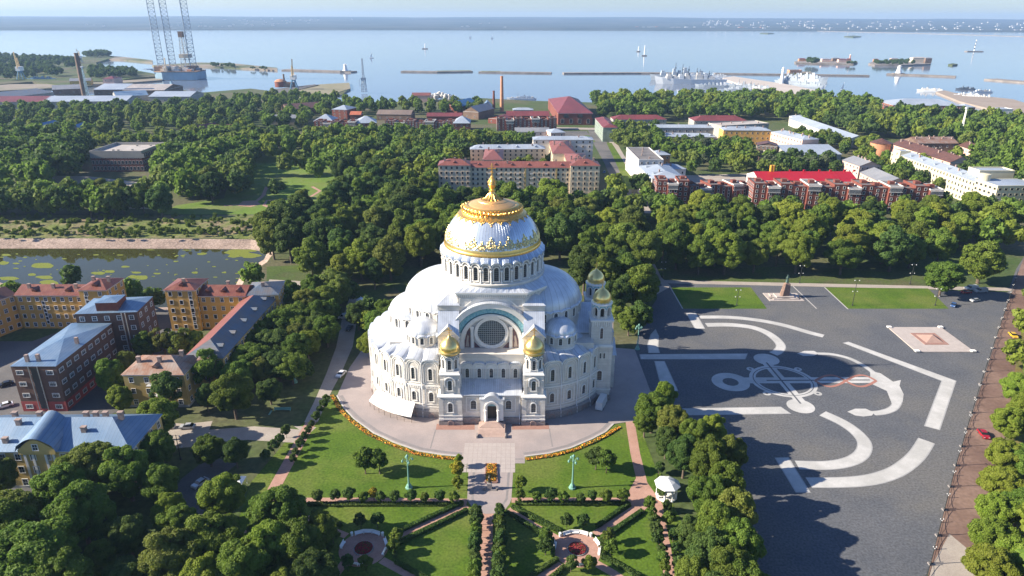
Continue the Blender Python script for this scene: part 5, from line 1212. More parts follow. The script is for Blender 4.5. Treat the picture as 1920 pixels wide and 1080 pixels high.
for i in range(3): H.obj(MB().vprism(arch_pts(6.0, 4.2, 10, 9+16*i, 8.2), -.02, -.3), 'arched_window', m_wdark, M)
simple('factory_hall', 'long brick factory hall with dusty crimson roof', 950, 217, 1030, 217, 8, 24, w_redb, r_crim, cat='factory hall', kind='gable', rh=4, floors=1, sp=7, sides='f')
simple('factory_hall', 'small brick hall with arched crimson roof left of the long factory hall', 915, 221, 952, 224, 6, 20, w_redb, r_crim, cat='factory hall', kind='gabley', rh=3.4, floors=1, sp=7, sides='f')
simple('factory_hall', 'low white roofed hall behind the dusty crimson roof', 962, 206, 1000, 206, 7, 14, w_grey, r_white, cat='factory hall', kind='hip', rh=2, floors=1, sp=8, sides='f')
brickrow('red brick row with white framed bays in front of the crimson factory roofs', 932, 226, 1044, 225.5, 11, 16, 7)
brickrow('red brick row with white bands left of the brick chimneys', 722, 230, 852, 231, 8, 16, 7)
brickrow('red brick row at the far left end of the terrace behind the park', 590, 231, 668, 231.5, 9, 16, 5)
simple('house', 'white gabled house with grey roof below the brick row', 966, 247, 1030, 247, 8, 17, w_white, r_grey, cat='house', kind='gable', rh=3, floors=2, sp=5, sides='fl', chim=4)
simple('house', 'pink walled house with pale roof near the car park', 1033, 249, 1060, 248, 9, 20, w_pink, r_white, cat='house', kind='hip', rh=2.5, floors=2, sp=5, sides='f')
for lab, u0, v0, u1, v1 in (('house with blue and silver pyramid roof at the left end of the brick terrace', 588, 227, 624, 227), ('house with a silver pyramid roof in the middle of the brick terrace', 668, 231, 706, 230), ('house with a pale blue pyramid roof right of the factory halls', 850, 231, 881, 231)):
    simple('house', lab, u0, v0, u1, v1, 9, 26, w_redb, r_white, cat='house', kind='hip', rh=6, floors=2, sp=5, sides='f', chim=1)
simple('house', 'brick house with white tent shaped roof among the shipyard trees', 622, 205, 650, 206, 11, 26, w_redb, r_white, cat='house', kind='hip', rh=4, floors=3, sp=6, sides='f')
simple('workshop', 'workshop with long mud brown roof half hidden by poplars', 706, 214, 770, 215, 7, 22, w_brown, roofm('mud_roof', (0.20, 0.15, 0.12), (0.25, 0.19, 0.15), 0.05), cat='workshop', kind='gable', rh=4, floors=1, sp=8, sides='f')
simple('workshop', 'workshop with dull pink roof strips behind the silver pyramid roof', 800, 218, 866, 218, 7, 18, w_redb, r_crim, cat='workshop', kind='gable', rh=3, floors=1, sp=8, sides='f')
simple('house', 'small brick house with orange roof among the poplars', 656, 215, 676, 215, 7, 16, w_redb, roofm('orange_roof', (0.5, 0.15, 0.07)), cat='house', kind='gable', rh=3, floors=1, sp=6, sides='f')
simple('warehouse', 'gabled warehouse half silver half bright blue near the sea', 837, 197, 868, 199, 9, 40, w_redb, r_vblue, cat='warehouse', kind='gabley', rh=6, floors=1, sp=8, sides='f')
simple('warehouse', 'dark gabled warehouse right of the blue roofed one', 868, 208, 897, 210, 9, 40, w_brown, r_grey, cat='warehouse', kind='gabley', rh=6, floors=1, sp=8, sides='f')
simple('shed', 'small blue grey shed beside the shorter brick chimney', 905, 200, 922, 200, 9, 24, w_grey, r_blue, cat='shed', kind='gabley', rh=6, floors=1, sp=8, sides='f')
simple('workshop', 'old brown workshop with sagging dark roof at the shipyard wood', 540, 205, 612, 200, 8, 30, w_brown, r_dkrust, cat='workshop', kind='gable', rh=5, floors=1, sp=8, sides='f')
simple('workshop', 'low grey roofed workshop left of the sagging dark roof', 500, 222, 560, 222, 7, 20, w_grey, r_grey, cat='workshop', kind='gable', rh=3, floors=1, sp=8, sides='f')
# far left, behind the pond wood
simple('workshop', 'brick shed with streaked white and rust roof at the left edge', -30, 256, 103, 246, 8, 26, w_brown, r_rusty, cat='shed', kind='hip', rh=3, floors=1, sp=5, sides='fr')
simple('house', 'cream gabled house with blue roof slope above the blue roofed pavilion', 124, 244, 154, 243.5, 9, 26, w_cream, r_vblue, cat='house', kind='gabley', rh=4.5, floors=2, sp=5, sides='f')
simple('house', 'stone gabled house with blue roof slope left of its twin', 59, 240, 90, 240, 8, 26, w_cream, r_vblue, cat='house', kind='gabley', rh=4.5, floors=1, sp=5, sides='f')
simple('pavilion', 'low building with a vivid blue roof in the wood', 89, 272, 147, 268, 5, 26, w_white, r_vblue, cat='low building', kind='shed', rh=2, floors=1, sp=5, sides='f')
simple('hut', 'small red hut with white roof at the wood edge', 309, 250, 337, 250, 7, 12, w_pinkbase, r_white, cat='hut', kind='gable', rh=1.5, floors=1, sp=4, sides='fr')
simple('workshop', 'red walled workshop with red skylight roof behind the wood', 387, 244, 434, 243, 7, 26, w_pinkbase, r_crim, cat='workshop', kind='gable', rh=3.5, floors=1, sp=6, sides='f')
simple('workshop', 'narrow red gabled shed beside the skylight roof', 355, 244, 372, 246, 7, 26, w_pinkbase, r_crim, cat='shed', kind='gabley', rh=5, floors=1, sp=6, sides='f')
# shipyard roofs
simple('warehouse', 'shipyard shed with long bright red roof', -140, 191.5, 80, 190.5, 9, 45, w_grey, r_crim, cat='warehouse', kind='gable', rh=5, floors=1, sp=14, sides='f')
simple('warehouse', 'shipyard shed with dirty white roof next to the red one', 80, 190.5, 156, 190, 9, 45, w_grey, r_white, cat='warehouse', kind='gable', rh=5, floors=1, sp=14, sides='f')
simple('warehouse', 'shipyard shed with pale blue roof at the foot of the steel mast', 156, 190, 236, 189.5, 9, 45, w_grey, r_white, cat='warehouse', kind='gable', rh=5, floors=1, sp=14, sides='f')
simple('warehouse', 'slanting grey roofed shed behind the long red roof', 0, 184, 100, 173, 8, 60, w_grey, r_blue2, cat='warehouse', kind='gable', rh=5, floors=1, sp=14, sides='f')
simple('warehouse', 'brown shed with pale gable behind the leaning chimney', 175, 168, 230, 168, 9, 70, w_brown, r_white, cat='warehouse', kind='gable', rh=6, floors=1, sp=14, sides='f')
simple('warehouse', 'wide brown shed with tan roof near the drilling rig', 230, 169, 307, 169, 9, 70, w_brown, roofm('tan_roof', (0.42, 0.37, 0.33)), cat='warehouse', kind='gable', rh=6, floors=1, sp=14, sides='f')
simple('warehouse', 'blue grey roofed shed in front of the tan roofed shed', 218, 181, 278, 178, 8, 50, w_grey, r_blue, cat='warehouse', kind='gable', rh=5, floors=1, sp=14, sides='f')
simple('warehouse', 'low pale shed right of the blue grey roof at the dock', 278, 181, 356, 181, 8, 50, w_grey, r_white, cat='warehouse', kind='gable', rh=5, floors=1, sp=14, sides='f')
simple('warehouse', 'dark low shed left of the leaning chimney', 98, 168, 150, 166, 8, 40, w_brown, r_grey, cat='warehouse', kind='gable', rh=5, floors=1, sp=14, sides='f')
simple('hut', 'pink dockside house between the yellow quay sheds', 192, 148, 213, 148, 11, 30, w_pink, r_crim, cat='house', kind='hip', rh=4, floors=2, sp=7, sides='f')
simple('shed', 'yellow quay shed beside the pink dockside house', 130, 152, 170, 151, 8, 20, mat('quay_yellow', (0.45, 0.33, 0.08), 0.9), r_grey, cat='shed', kind='gable', rh=4, floors=1, sp=9, sides='f')
# sea front right
H, M = simple('fort_building', 'long red brick sea fort with pale hipped roof and arcade at the harbour', 1675, 197, 1808, 198.5, 10, 48, w_redb, r_white, cat='fort', kind='hip', rh=6, floors=[4.5], sp=6, ww=3, wh=3.6, sides='fl')
simple('fort_building', 'small brick annex with pale roof beside the long sea fort', 1810, 201, 1829, 201, 8, 24, w_redb, r_white, cat='annex', kind='hip', rh=3, floors=1, sp=6, sides='f')
simple('house', 'white kiosk shaped house on the far right embankment', 1875, 205, 1900, 205, 7, 16, w_white, r_white, cat='house', kind='flat', rh=.6, floors=1, sp=6, sides='f')
# ================================================================ TREES
import numpy as np
def mat_leaf(name, c1, c2, var=0.18):
    m = bpy.data.materials.new(name); m.use_nodes = True; t = m.node_tree; b = t.nodes['Principled BSDF']
    b.inputs['Roughness'].default_value = 0.7; b.inputs['Specular IOR Level'].default_value = 0.25
    tc = t.nodes.new('ShaderNodeTexCoord'); nz = t.nodes.new('ShaderNodeTexNoise'); nz.inputs['Scale'].default_value = 0.45; nz.inputs['Detail'].default_value = 3
    t.links.new(tc.outputs['Object'], nz.inputs['Vector'])
    r = t.nodes.new('ShaderNodeValToRGB'); r.color_ramp.elements[0].position = 0.38; r.color_ramp.elements[1].position = 0.62
    r.color_ramp.elements[0].color = (*c1, 1); r.color_ramp.elements[1].color = (*c2, 1); t.links.new(nz.outputs[0], r.inputs[0])
    oi = t.nodes.new('ShaderNodeObjectInfo'); hs = t.nodes.new('ShaderNodeHueSaturation')
    mv = t.nodes.new('ShaderNodeMapRange'); mv.inputs[3].default_value = 1-var; mv.inputs[4].default_value = 1+var; t.links.new(oi.outputs['Random'], mv.inputs[0]); t.links.new(mv.outputs[0], hs.inputs['Value'])
    q = math_node(t, 'FRACT', math_node(t, 'MULTIPLY', oi.outputs['Random'], 7.3)); mh = t.nodes.new('ShaderNodeMapRange'); mh.inputs[3].default_value = 0.482; mh.inputs[4].default_value = 0.515; t.links.new(q, mh.inputs[0]); t.links.new(mh.outputs[0], hs.inputs['Hue'])
    t.links.new(r.outputs[0], hs.inputs['Color']); t.links.new(hs.outputs[0], b.inputs['Base Color'])
    tr = t.nodes.new('ShaderNodeBsdfTranslucent'); t.links.new(hs.outputs[0], tr.inputs['Color']); mx = t.nodes.new('ShaderNodeMixShader'); mx.inputs[0].default_value = 0.46
    o = [n for n in t.nodes if n.type == 'OUTPUT_MATERIAL'][0]; t.links.new(b.outputs[0], mx.inputs[1]); t.links.new(tr.outputs[0], mx.inputs[2]); t.links.new(mx.outputs[0], o.inputs[0])
    return m
LEAF = {'mid': mat_leaf('leaf_green', (0.104, 0.168, 0.022), (0.162, 0.232, 0.036)), 'dark': mat_leaf('leaf_dark_green', (0.066, 0.122, 0.026), (0.108, 0.170, 0.038)),
        'light': mat_leaf('leaf_yellow_green', (0.178, 0.245, 0.026), (0.240, 0.300, 0.045)), 'willow': mat_leaf('leaf_silver_green', (0.085, 0.115, 0.055), (0.12, 0.15, 0.075)),
        'olive': mat_leaf('leaf_olive', (0.138, 0.178, 0.030), (0.195, 0.228, 0.048)), 'autumn': mat_leaf('leaf_autumn', (0.34, 0.28, 0.03), (0.22, 0.24, 0.03))}
m_bark = mat('bark', (0.10, 0.075, 0.055), 0.95, noise=0.3, nscale=2)
NR = np.random.RandomState(11)
def crown_arrays(seed, R, zc, hz, nclump, nleaf, leaf, rcf=(0.24, 0.40), core=0.66, squeeze=0.55, ncore=5):
    r = np.random.RandomState(seed); V = []; Fq = []
    i = np.arange(nclump)+.5; ph = np.arccos(1-1.85*i/nclump); th = pi*(1+5**.5)*i+r.rand(nclump)
    d = np.stack([np.cos(th)*np.sin(ph), np.sin(th)*np.sin(ph), np.cos(ph)], 1)+r.randn(nclump, 3)*0.13
    d /= np.linalg.norm(d, axis=1)[:, None]; rad = r.uniform(squeeze, 0.86, nclump)
    ax = np.array([R*r.uniform(.92, 1.08), R*r.uniform(.92, 1.08), hz]); C = d*rad[:, None]*ax*(1-0.0*rad[:, None])
    rc = r.uniform(rcf[0], rcf[1], nclump)*R
    w = rc**2; n_each = np.maximum(3, (nleaf*w/w.sum()).astype(int)); vs = []; nn = []
    for k in range(nclump):
        n = n_each[k]; q = r.randn(n, 3); q /= np.linalg.norm(q, axis=1)[:, None]
        out = d[k]; bad = (q@out) < -0.25; q[bad] = -q[bad]; rr = rc[k]*r.uniform(0.60, 1.0, n)**0.6*r.uniform(.95, 1.28, n)
        vs.append(C[k]+q*rr[:, None]*np.array([1, 1, 0.85])); nn.append(q)
    p = np.concatenate(vs); nrm = np.concatenate(nn)+r.randn(len(p), 3)*0.6; nrm /= np.linalg.norm(nrm, axis=1)[:, None]
    t = np.cross(nrm, r.randn(len(p), 3)); t /= np.linalg.norm(t, axis=1)[:, None]; b = np.cross(nrm, t)
    s = leaf*r.uniform(0.6, 1.25, len(p))[:, None]/2
    quad = np.stack([p-t*s-b*s*.7, p+t*s-b*s*.7, p+t*s*.8+b*s*.9, p-t*s*.8+b*s*.9], 1).reshape(-1, 3)
    quads = np.arange(len(p)*4).reshape(-1, 4)
    # opaque heart of every clump
    cb = MB()
    for k in range(nclump): cb.ball(C[k][0], C[k][1], C[k][2], rc[k]*core, rc[k]*core, rc[k]*core*.8, ncore)
    cb.ball(0, 0, -hz*.05, R*.55, R*.55, hz*.6, 6)
    cv = np.array(cb.v); cf = np.array(cb.f)+len(quad)
    V = np.concatenate([quad, cv]); V[:, 2] += zc
    return V, np.concatenate([quads, cf])
def np_mesh(name, V, Q, mat_):
    me = bpy.data.meshes.new(name); me.vertices.add(len(V)); me.vertices.foreach_set('co', V.astype(np.float32).ravel())
    me.loops.add(len(Q)*4); me.loops.foreach_set('vertex_index', Q.astype(np.int32).ravel()); me.polygons.add(len(Q))
    me.polygons.foreach_set('loop_start', np.arange(0, len(Q)*4, 4, dtype=np.int32)); me.update(calc_edges=True); me.validate(); me.materials.append(mat_); return me
def trunk_mesh(seed, h, r0, R, zc, nb=5):
    r = random.Random(seed); m = MB(); m.tube([(0, 0, -0.3), (r.uniform(-.1, .1), r.uniform(-.1, .1), h*.25), (r.uniform(-.3, .3), r.uniform(-.3, .3), h*.55), (0, 0, h*.85)], [r0*1.25, r0*.85, r0*.6, r0*.15], 7)
    for i in range(nb):
        a = 2*pi*i/nb+r.random(); z0 = h*r.uniform(.28, .5); m.tube([(0, 0, z0), (cos(a)*R*.3, sin(a)*R*.3, z0+h*.1), (cos(a)*R*.65, sin(a)*R*.65, z0+h*.2)], [r0*.5, r0*.35, r0*.1], 5)
    return m.mesh('trunk', m_bark, True)
PROTO = {}
def proto(kind, seed):
    k = (kind, seed)
    if k in PROTO: return PROTO[k]
    S = seed*17+len(kind)
    if kind == 'broad': H_, R, zc, hz = 15, 5.3, 8.4, 6.5; V, Q = crown_arrays(S, R, zc, hz, 56, 16000, 0.44, (0.14, 0.33))
    elif kind == 'near': H_, R, zc, hz = 15, 5.6, 8.7, 6.3; V, Q = crown_arrays(S, R, zc, hz, 90, 46000, 0.31, (0.10, 0.27))
    elif kind == 'tall': H_, R, zc, hz = 18, 4.2, 10.5, 7.4; V, Q = crown_arrays(S, R, zc, hz, 44, 10000, 0.48, (0.2, 0.4))
    elif kind == 'loose': H_, R, zc, hz = 15, 4.6, 9.4, 5.4; V, Q = crown_arrays(S, R, zc, hz, 26, 5200, 0.5, (0.2, 0.36), 0.5, 0.35)
    elif kind == 'small': H_, R, zc, hz = 4.2, 1.35, 2.75, 1.45; V, Q = crown_arrays(S, R, zc, hz, 14, 1500, 0.30, (0.3, 0.45))
    elif kind == 'bush': H_, R, zc, hz = 2.0, 1.2, 0.8, 0.95; V, Q = crown_arrays(S, R, zc, hz, 10, 700, 0.32, (0.35, 0.5))
    cm_ = np_mesh('crown', V, Q, LEAF['mid']); tm = trunk_mesh(S, H_, {'small': .09, 'bush': .08}.get(kind, .38), R, zc, 3 if kind in ('small', 'bush') else 6)
    PROTO[k] = (cm_, tm, H_, R); return PROTO[k]
TR_ALL = []
def add_tree(x, y, h, r=None, kind='broad', col='mid', label='', group='', name='tree', cat='tree'):
    TR_ALL.append(dict(x=x, y=y, h=h, r=r, kind=kind, col=col, label=label, group=group, name=name, cat=cat))
def make_tree(d, rr):
    seeds = {'broad': 5, 'near': 4, 'tall': 4, 'loose': 4, 'small': 3, 'bush': 2}[d['kind']]
    cm_, tm, H_, R = proto(d['kind'], rr.randrange(seeds)); sz = d['h']/H_; sr = (d['r']/R) if d['r'] else sz*rr.uniform(.9, 1.12)
    e = empty(d['name'], d['label'], d['cat'], (d['x'], d['y'], 0), rr.uniform(0, 6.28), d['group'] or None); e.scale = (sr*rr.uniform(.88, 1.06), sr*rr.uniform(.88, 1.12), sz)
    c = inst('crown', cm_, e); c.material_slots[0].link = 'OBJECT'; c.material_slots[0].material = LEAF[d['col']]
    if d['kind'] != 'bush': inst('trunk', tm, e)
    return e
def inpoly(x, y, P):
    c = False; n = len(P)
    for i in range(n):
        x1, y1 = P[i][0], P[i][1]; x2, y2 = P[i-1][0], P[i-1][1]
        if (y1 > y) != (y2 > y) and x < (x2-x1)*(y-y1)/(y2-y1)+x1: c = not c
    return c
def grow(P, d):
    c = sum((Vector(p) for p in P), Vector((0, 0)))/len(P); return [tuple(Vector(p)+(Vector(p)-c).normalized()*d) for p in P]
EXC = [grow(f, 3.2) for f in FOOT]
for px in ([(1108, 262), (1128, 258), (1215, 400), (1165, 400), (1120, 300)],       # street and its green strip
           [(1130, 255), (1150, 300), (1165, 320), (1230, 420), (1250, 470), (1215, 470), (1170, 350)],
           [(1180, 420), (1200, 420), (1245, 500), (1245, 535), (1215, 535)],
           [(730, 380), (800, 380), (805, 392), (735, 394)], [(1045, 238), (1112, 238), (1115, 262), (1080, 262)],
           [(640, 180), (700, 175), (900, 175), (900, 186), (640, 192)]): EXC.append(GX(px))
pts_all = []
def zone(px, spacing, hr, kinds, cols, label, group, z=7, exc=True, seed=1, n=4000, name='tree', cat='tree'):
    P_ = GX(px, z); xs = [p[0] for p in P_]; ys = [p[1] for p in P_]; r = random.Random(seed); got = 0; fails = 0
    grid = {}
    cs = spacing
    while fails < 400 and got < n:
        x = r.uniform(min(xs), max(xs)); y = r.uniform(min(ys), max(ys)); s = spacing*r.uniform(.85, 1.2)
        k = (int(x//cs), int(y//cs))
        if not inpoly(x, y, P_): fails += 0.2; continue
        if any((x-a)**2+(y-b)**2 < s*s for i in (-1, 0, 1) for j in (-1, 0, 1) for a, b in grid.get((k[0]+i, k[1]+j), ())) or any(abs(x-a) < 5 and (x-a)**2+(y-b)**2 < 22 for a, b in pts_all) or (exc and any(inpoly(x, y, E) for E in EXC)):
            fails += 1; continue
        fails = 0; got += 1; grid.setdefault(k, []).append((x, y))
        h = r.uniform(*hr); add_tree(x, y, h, None, r.choice(kinds), r.choice(cols), label, group, name, cat)
    for v in grid.values(): pts_all.extend(v)
def T(u, v, h, r=None, kind='broad', col='mid', label='', group='', zf=0.6, **k):
    p = G(u, v, h*zf); add_tree(p.x, p.y, h, r, kind, col, label, group, **k); pts_all.append((p.x, p.y))
MIX = ['mid', 'mid', 'mid', 'light', 'olive', 'dark', 'mid', 'light', 'dark']
# near left foreground
gl = 'big leafy trees filling the lower left corner'
for u, v, h, r, k, c, lab in ((60, 1040, 17, 8.0, 'near', 'mid', 'largest bright green tree in the bottom left corner of the garden'), (25, 965, 15, 5.5, 'near', 'olive', 'leafy tree in front of the yellow house wall at the left edge'),
        (112, 915, 15, 5.2, 'near', 'mid', 'leafy tree hiding the left half of the yellow house front'), (175, 870, 15, 5.6, 'near', 'olive', 'olive tinted tree hiding the middle of the yellow house front'),
        (235, 880, 15, 5.5, 'near', 'mid', 'tall tree before the right corner of the yellow house'), (150, 960, 16, 6.0, 'near', 'mid', 'broad tree standing between the house front trees and the corner tree'),
        (295, 838, 12, 3.8, 'near', 'mid', 'slim tree beside the blue roof end of the yellow house'), (390, 840, 9.5, 3.6, 'near', 'mid', 'round tree at the head of the shaded parking road'),
        (440, 845, 9, 3.0, 'near', 'dark', 'darker tree just right of the round tree by the parking road'), (315, 955, 10, 3.6, 'near', 'light', 'yellow green tree at the near end of the parking road'),
        (325, 1040, 15, 5.5, 'near', 'olive', 'big tree beside the narrow shaded path at the bottom'), (400, 1010, 15, 5.2, 'near', 'mid', 'full green tree left of the bright lime tree'),
        (455, 1060, 15, 5.4, 'near', 'mid', 'big leafy tree at the bottom edge left of the dark wood edge'), (520, 960, 14, 5.2, 'near', 'mid', 'broad tree beside the white tent roof'),
        (500, 1030, 14, 4.8, 'near', 'light', 'bright lime green tree among the darker foreground crowns'), (560, 1020, 14, 5.0, 'near', 'mid', 'green crown next to the shaded flower circle'),
        (585, 1075, 13, 4.6, 'near', 'dark', 'dark crown at the bottom edge beside the shaded flower circle'), (415, 925, 12, 4.6, 'near', 'light', 'light olive tree between the parked silver car and the tent'),
        (300, 900, 12, 4.2, 'near', 'mid', 'green tree at the side wall of the yellow house'), (-10, 1000, 16, 6.5, 'near', 'mid', 'leafy tree cut by the left picture edge at the bottom'), (110, 1085, 15, 6, 'near', 'mid', 'broad tree at the very bottom left of the park'),
        (240, 1000, 11, 4, 'near', 'dark', 'low dark tree in the shade beside the narrow path'), (235, 1080, 9, 4, 'near', 'dark', 'low dark tree at the bottom end of the narrow path')):
    T(u, v, h*1.05, r*1.12, k, c, lab)
zone([(270, 905), (420, 890), (470, 900), (600, 960), (630, 1080), (600, 1180), (-60, 1180), (-60, 880), (40, 860), (200, 900)], 7.0, (9, 14), ['near'], ['mid', 'olive', 'mid', 'light'], 'leafy tree filling a gap of the dense lower left grove', 'lower left grove', seed=33, n=13)
# courtyard trees around the ochre blocks
for u, v, h, r, k, c, lab in ((205, 700, 13, 3.8, 'near', 'mid', 'green tree against the long side of the dark brick block'), (235, 680, 11, 3.0, 'near', 'olive', 'thin tree behind the corner of the hipped yellow house'),
        (225, 745, 9, 3.2, 'near', 'light', 'low bright tree at the foot of the hipped yellow house'), (270, 645, 11, 3.0, 'tall', 'mid', 'slim birch in the courtyard left of the long ochre wing'),
        (305, 640, 12, 3.4, 'loose', 'olive', 'first of two airy birches in the courtyard of the ochre block'), (335, 640, 12, 3.4, 'loose', 'olive', 'second airy birch in the courtyard nearer the long wing'),
        (365, 640, 9, 3.0, 'near', 'mid', 'round tree touching the courtyard side of the long wing'), (310, 730, 13, 3.8, 'loose', 'dark', 'drooping birch in front of the hipped yellow house'),
        (390, 690, 14, 4.0, 'loose', 'mid', 'tall airy birch at the right end of the hipped yellow house'), (385, 740, 9, 2.8, 'near', 'dark', 'small dark tree below the airy birch at the hipped house'),
        (435, 735, 14, 5.2, 'near', 'mid', 'round crowned maple right of the hipped yellow house'), (295, 780, 12, 4.8, 'near', 'light', 'light green spreading tree below the hipped yellow house'),
        (135, 515, 10, 6.0, 'broad', 'dark', 'wide dark willow standing in the pond behind the ochre block'), (245, 545, 12, 4.0, 'loose', 'mid', 'willow between the two ochre blocks at the pond edge'),
        (285, 560, 11, 3.6, 'loose', 'dark', 'darker willow against the left side of the second ochre block'), (20, 545, 9, 4, 'loose', 'mid', 'willow behind the left end of the first ochre block'),
        (470, 515, 12, 5.6, 'broad', 'mid', 'large round willow at the right end of the pond'), (490, 545, 9, 3.6, 'broad', 'dark', 'smaller dark bush tree below the large willow at the pond end')):
    T(u, v, h*1.12, r*1.2, k, c, lab)
gs = 'street trees left of the cathedral'
for i, (u, v, h, r, c) in enumerate(((625, 530, 15, 6.0, 'olive'), (655, 545, 10, 3.6, 'dark'), (590, 560, 13, 4.6, 'mid'), (560, 590, 13, 4.8, 'mid'), (525, 605, 13, 5.2, 'mid'), (555, 650, 13, 5.0, 'mid'), (510, 640, 13, 5.4, 'dark'),
        (470, 670, 13, 5.6, 'mid'), (520, 680, 12, 4.6, 'dark'), (590, 610, 12, 4.4, 'dark'), (480, 625, 12, 4.4, 'mid'), (505, 730, 9, 3.5, 'dark'), (690, 600, 10, 3.4, 'light'), (620, 580, 10, 3.6, 'mid'), (445, 700, 12, 4.6, 'mid'), (545, 685, 12, 4.4, 'mid'), (575, 640, 12, 4.2, 'light'), (465, 640, 12, 4.0, 'mid'), (540, 560, 12, 4.4, 'mid'), (600, 535, 12, 4.6, 'dark'), (565, 690, 9, 3.2, 'dark'), (490, 690, 11, 4.2, 'olive'), (425, 690, 10, 3.6, 'mid'))):
    T(u, v, h, r*1.18, 'near' if v > 600 else 'broad', c, 'leafy street tree in the row between the ochre blocks and the cathedral street', gs)
# wood strip between garden and square
gw_ = 'tall trees between garden and square'
for i, (u, v, h, r, c) in enumerate(((1225, 765, 14, 5.0, 'mid'), (1262, 790, 14, 4.6, 'olive'), (1245, 745, 13, 4.0, 'light'), (1300, 815, 14, 4.6, 'mid'), (1335, 805, 13, 4.2, 'light'), (1330, 860, 15, 5.0, 'mid'), (1370, 850, 14, 4.4, 'olive'),
        (1285, 850, 13, 4.2, 'dark'), (1360, 905, 15, 5.0, 'mid'), (1325, 925, 14, 4.6, 'mid'), (1380, 960, 15, 5.0, 'olive'), (1340, 985, 15, 5.2, 'mid'), (1385, 1020, 15, 5.0, 'mid'), (1330, 1040, 14, 4.8, 'dark'), (1370, 1075, 15, 5.2, 'mid'),
        (1210, 790, 9, 3.4, 'mid'), (1250, 825, 10, 3.6, 'dark'), (1300, 1000, 11, 3.8, 'dark'), (1300, 1075, 12, 4.2, 'mid'), (1400, 1100, 14, 5, 'mid'), (1345, 1120, 14, 5, 'dark'))):
    T(u, v, h, r, 'near', c, 'tall leafy tree in the strip between the garden and the dark square', gw_)
for i, (u, v, h, r, c) in enumerate(((1915, 660, 11, 4.2, 'light'), (1905, 725, 11, 4.4, 'light'), (1893, 790, 11, 4.4, 'light'), (1885, 850, 11, 4.6, 'light'), (1880, 905, 11, 4.6, 'light'), (1868, 955, 11, 4.6, 'light'), (1862, 1005, 12, 4.8, 'light'), (1858, 1060, 12, 4.8, 'light'), (1925, 600, 11, 4, 'light'),
        (1920, 860, 11, 4.4, 'mid'), (1915, 950, 11, 4.6, 'mid'), (1910, 1040, 12, 4.6, 'light'), (1860, 1130, 12, 4.8, 'light'), (1925, 760, 11, 4.4, 'light'))):
    T(u, v, h, r, 'near', c, 'sunlit yellow green tree in the row along the right side of the brown road', 'trees along the brown road')
# trees round the square top
for u, v, h, r, c, lab in ((1770, 515, 17, 7.4, 'mid', 'round green tree at the corner of the right square lawn'), (1845, 485, 20, 9, 'mid', 'large tree above the parked vans near the fence'), (1170, 540, 15, 5.8, 'dark', 'dark tree just behind the far bell tower'),
                      (1200, 590, 13, 5.0, 'dark', 'dark tree beside the near bell tower at the square'), (1180, 600, 11, 4.2, 'mid', 'smaller tree pressed between bell tower and square'), (1160, 585, 10, 3.6, 'olive', 'lit olive tree directly right of the near bell tower')):
    T(u, v, h, r, 'broad', c, lab)
zone([(1222, 385), (1300, 402), (1440, 408), (1600, 414), (1760, 404), (1905, 412), (1912, 455), (1830, 450), (1760, 475), (1640, 490), (1500, 490), (1250, 490), (1222, 450)], 12.5, (17, 24), ['near', 'broad', 'near', 'tall'], ['mid', 'mid', 'mid', 'light', 'light', 'dark'],
     'leafy tree in the dense garden wood behind the dark square', 'garden wood behind the square', seed=3)
# central wood around and behind the cathedral
zone([(500, 430), (560, 405), (625, 402), (640, 330), (700, 322), (815, 345), (830, 372), (1075, 385), (1150, 372), (1172, 400), (1212, 500), (1205, 560), (1165, 600), (1090, 540), (1080, 470), (760, 480), (720, 530), (680, 520), (600, 520), (560, 480), (505, 475)], 11.5, (16, 25), ['near', 'broad', 'broad', 'tall'], MIX+['mid', 'dark'],
     'leafy tree in the dense wood around the back of the cathedral', 'wood behind the cathedral', seed=5)
zone([(310, 300), (340, 270), (440, 255), (470, 300), (455, 360), (360, 368), (300, 350)], 12.5, (16, 23), ['broad'], ['mid', 'dark', 'mid', 'olive'], 'dark leafy tree in the thick wood left of the park lawn', 'wood left of the park lawn', seed=6)
zone([(-60, 372), (140, 374), (300, 376), (310, 390), (-60, 390)], 6.5, (16, 22), ['loose', 'tall', 'broad', 'broad'], ['mid', 'dark', 'olive'], 'airy tree in the long row on top of the pond bank', 'row on the pond bank', seed=8)
for u, v, h, r, k, c, lab in ((375, 352, 13, 3.4, 'loose', 'mid', 'slim tree standing on the lawn edge left of the round park plaza'), (443, 352, 10, 3.6, 'loose', 'autumn', 'yellowing small tree on the park lawn'), (517, 350, 14, 3.6, 'loose', 'dark', 'dark slender tree on the sunny park lawn'),
        (535, 305, 18, 3.2, 'loose', 'olive', 'tall thin trunked tree, leftmost of the park lawn group'), (563, 300, 19, 3.4, 'loose', 'olive', 'tall thin trunked tree in the middle of the park lawn group'), (590, 315, 18, 3.6, 'loose', 'mid', 'tall thin trunked tree at the right of the park lawn group'),
        (460, 310, 14, 5.0, 'broad', 'mid', 'round tree at the upper edge of the park lawn'), (620, 380, 14, 5.0, 'broad', 'dark', 'dark tree at the curved park path end')):
    T(u, v, h, r, k, c, lab)
zone([(0, 262), (60, 262), (170, 275), (160, 300), (140, 325), (90, 345), (0, 350)], 14.0, (18, 25), ['broad', 'broad', 'loose'], ['dark', 'dark', 'mid'], 'dark tree in the wood left of the flat roofed block', 'wood left of the flat block', seed=9)
zone([(600, 256), (760, 252), (890, 256), (890, 275), (880, 300), (815, 330), (700, 320), (640, 325), (600, 290), (560, 285), (470, 290), (460, 250)], 12, (14, 20), ['broad', 'broad', 'tall'], MIX, 'leafy tree in the park wood between lawn and brick terrace', 'park wood before the terrace', seed=10)
zone([(300, 268), (460, 240), (470, 258), (360, 275)], 13, (15, 20), ['broad'], MIX, 'leafy tree in the park wood between lawn and brick terrace', 'park wood before the terrace', seed=11)
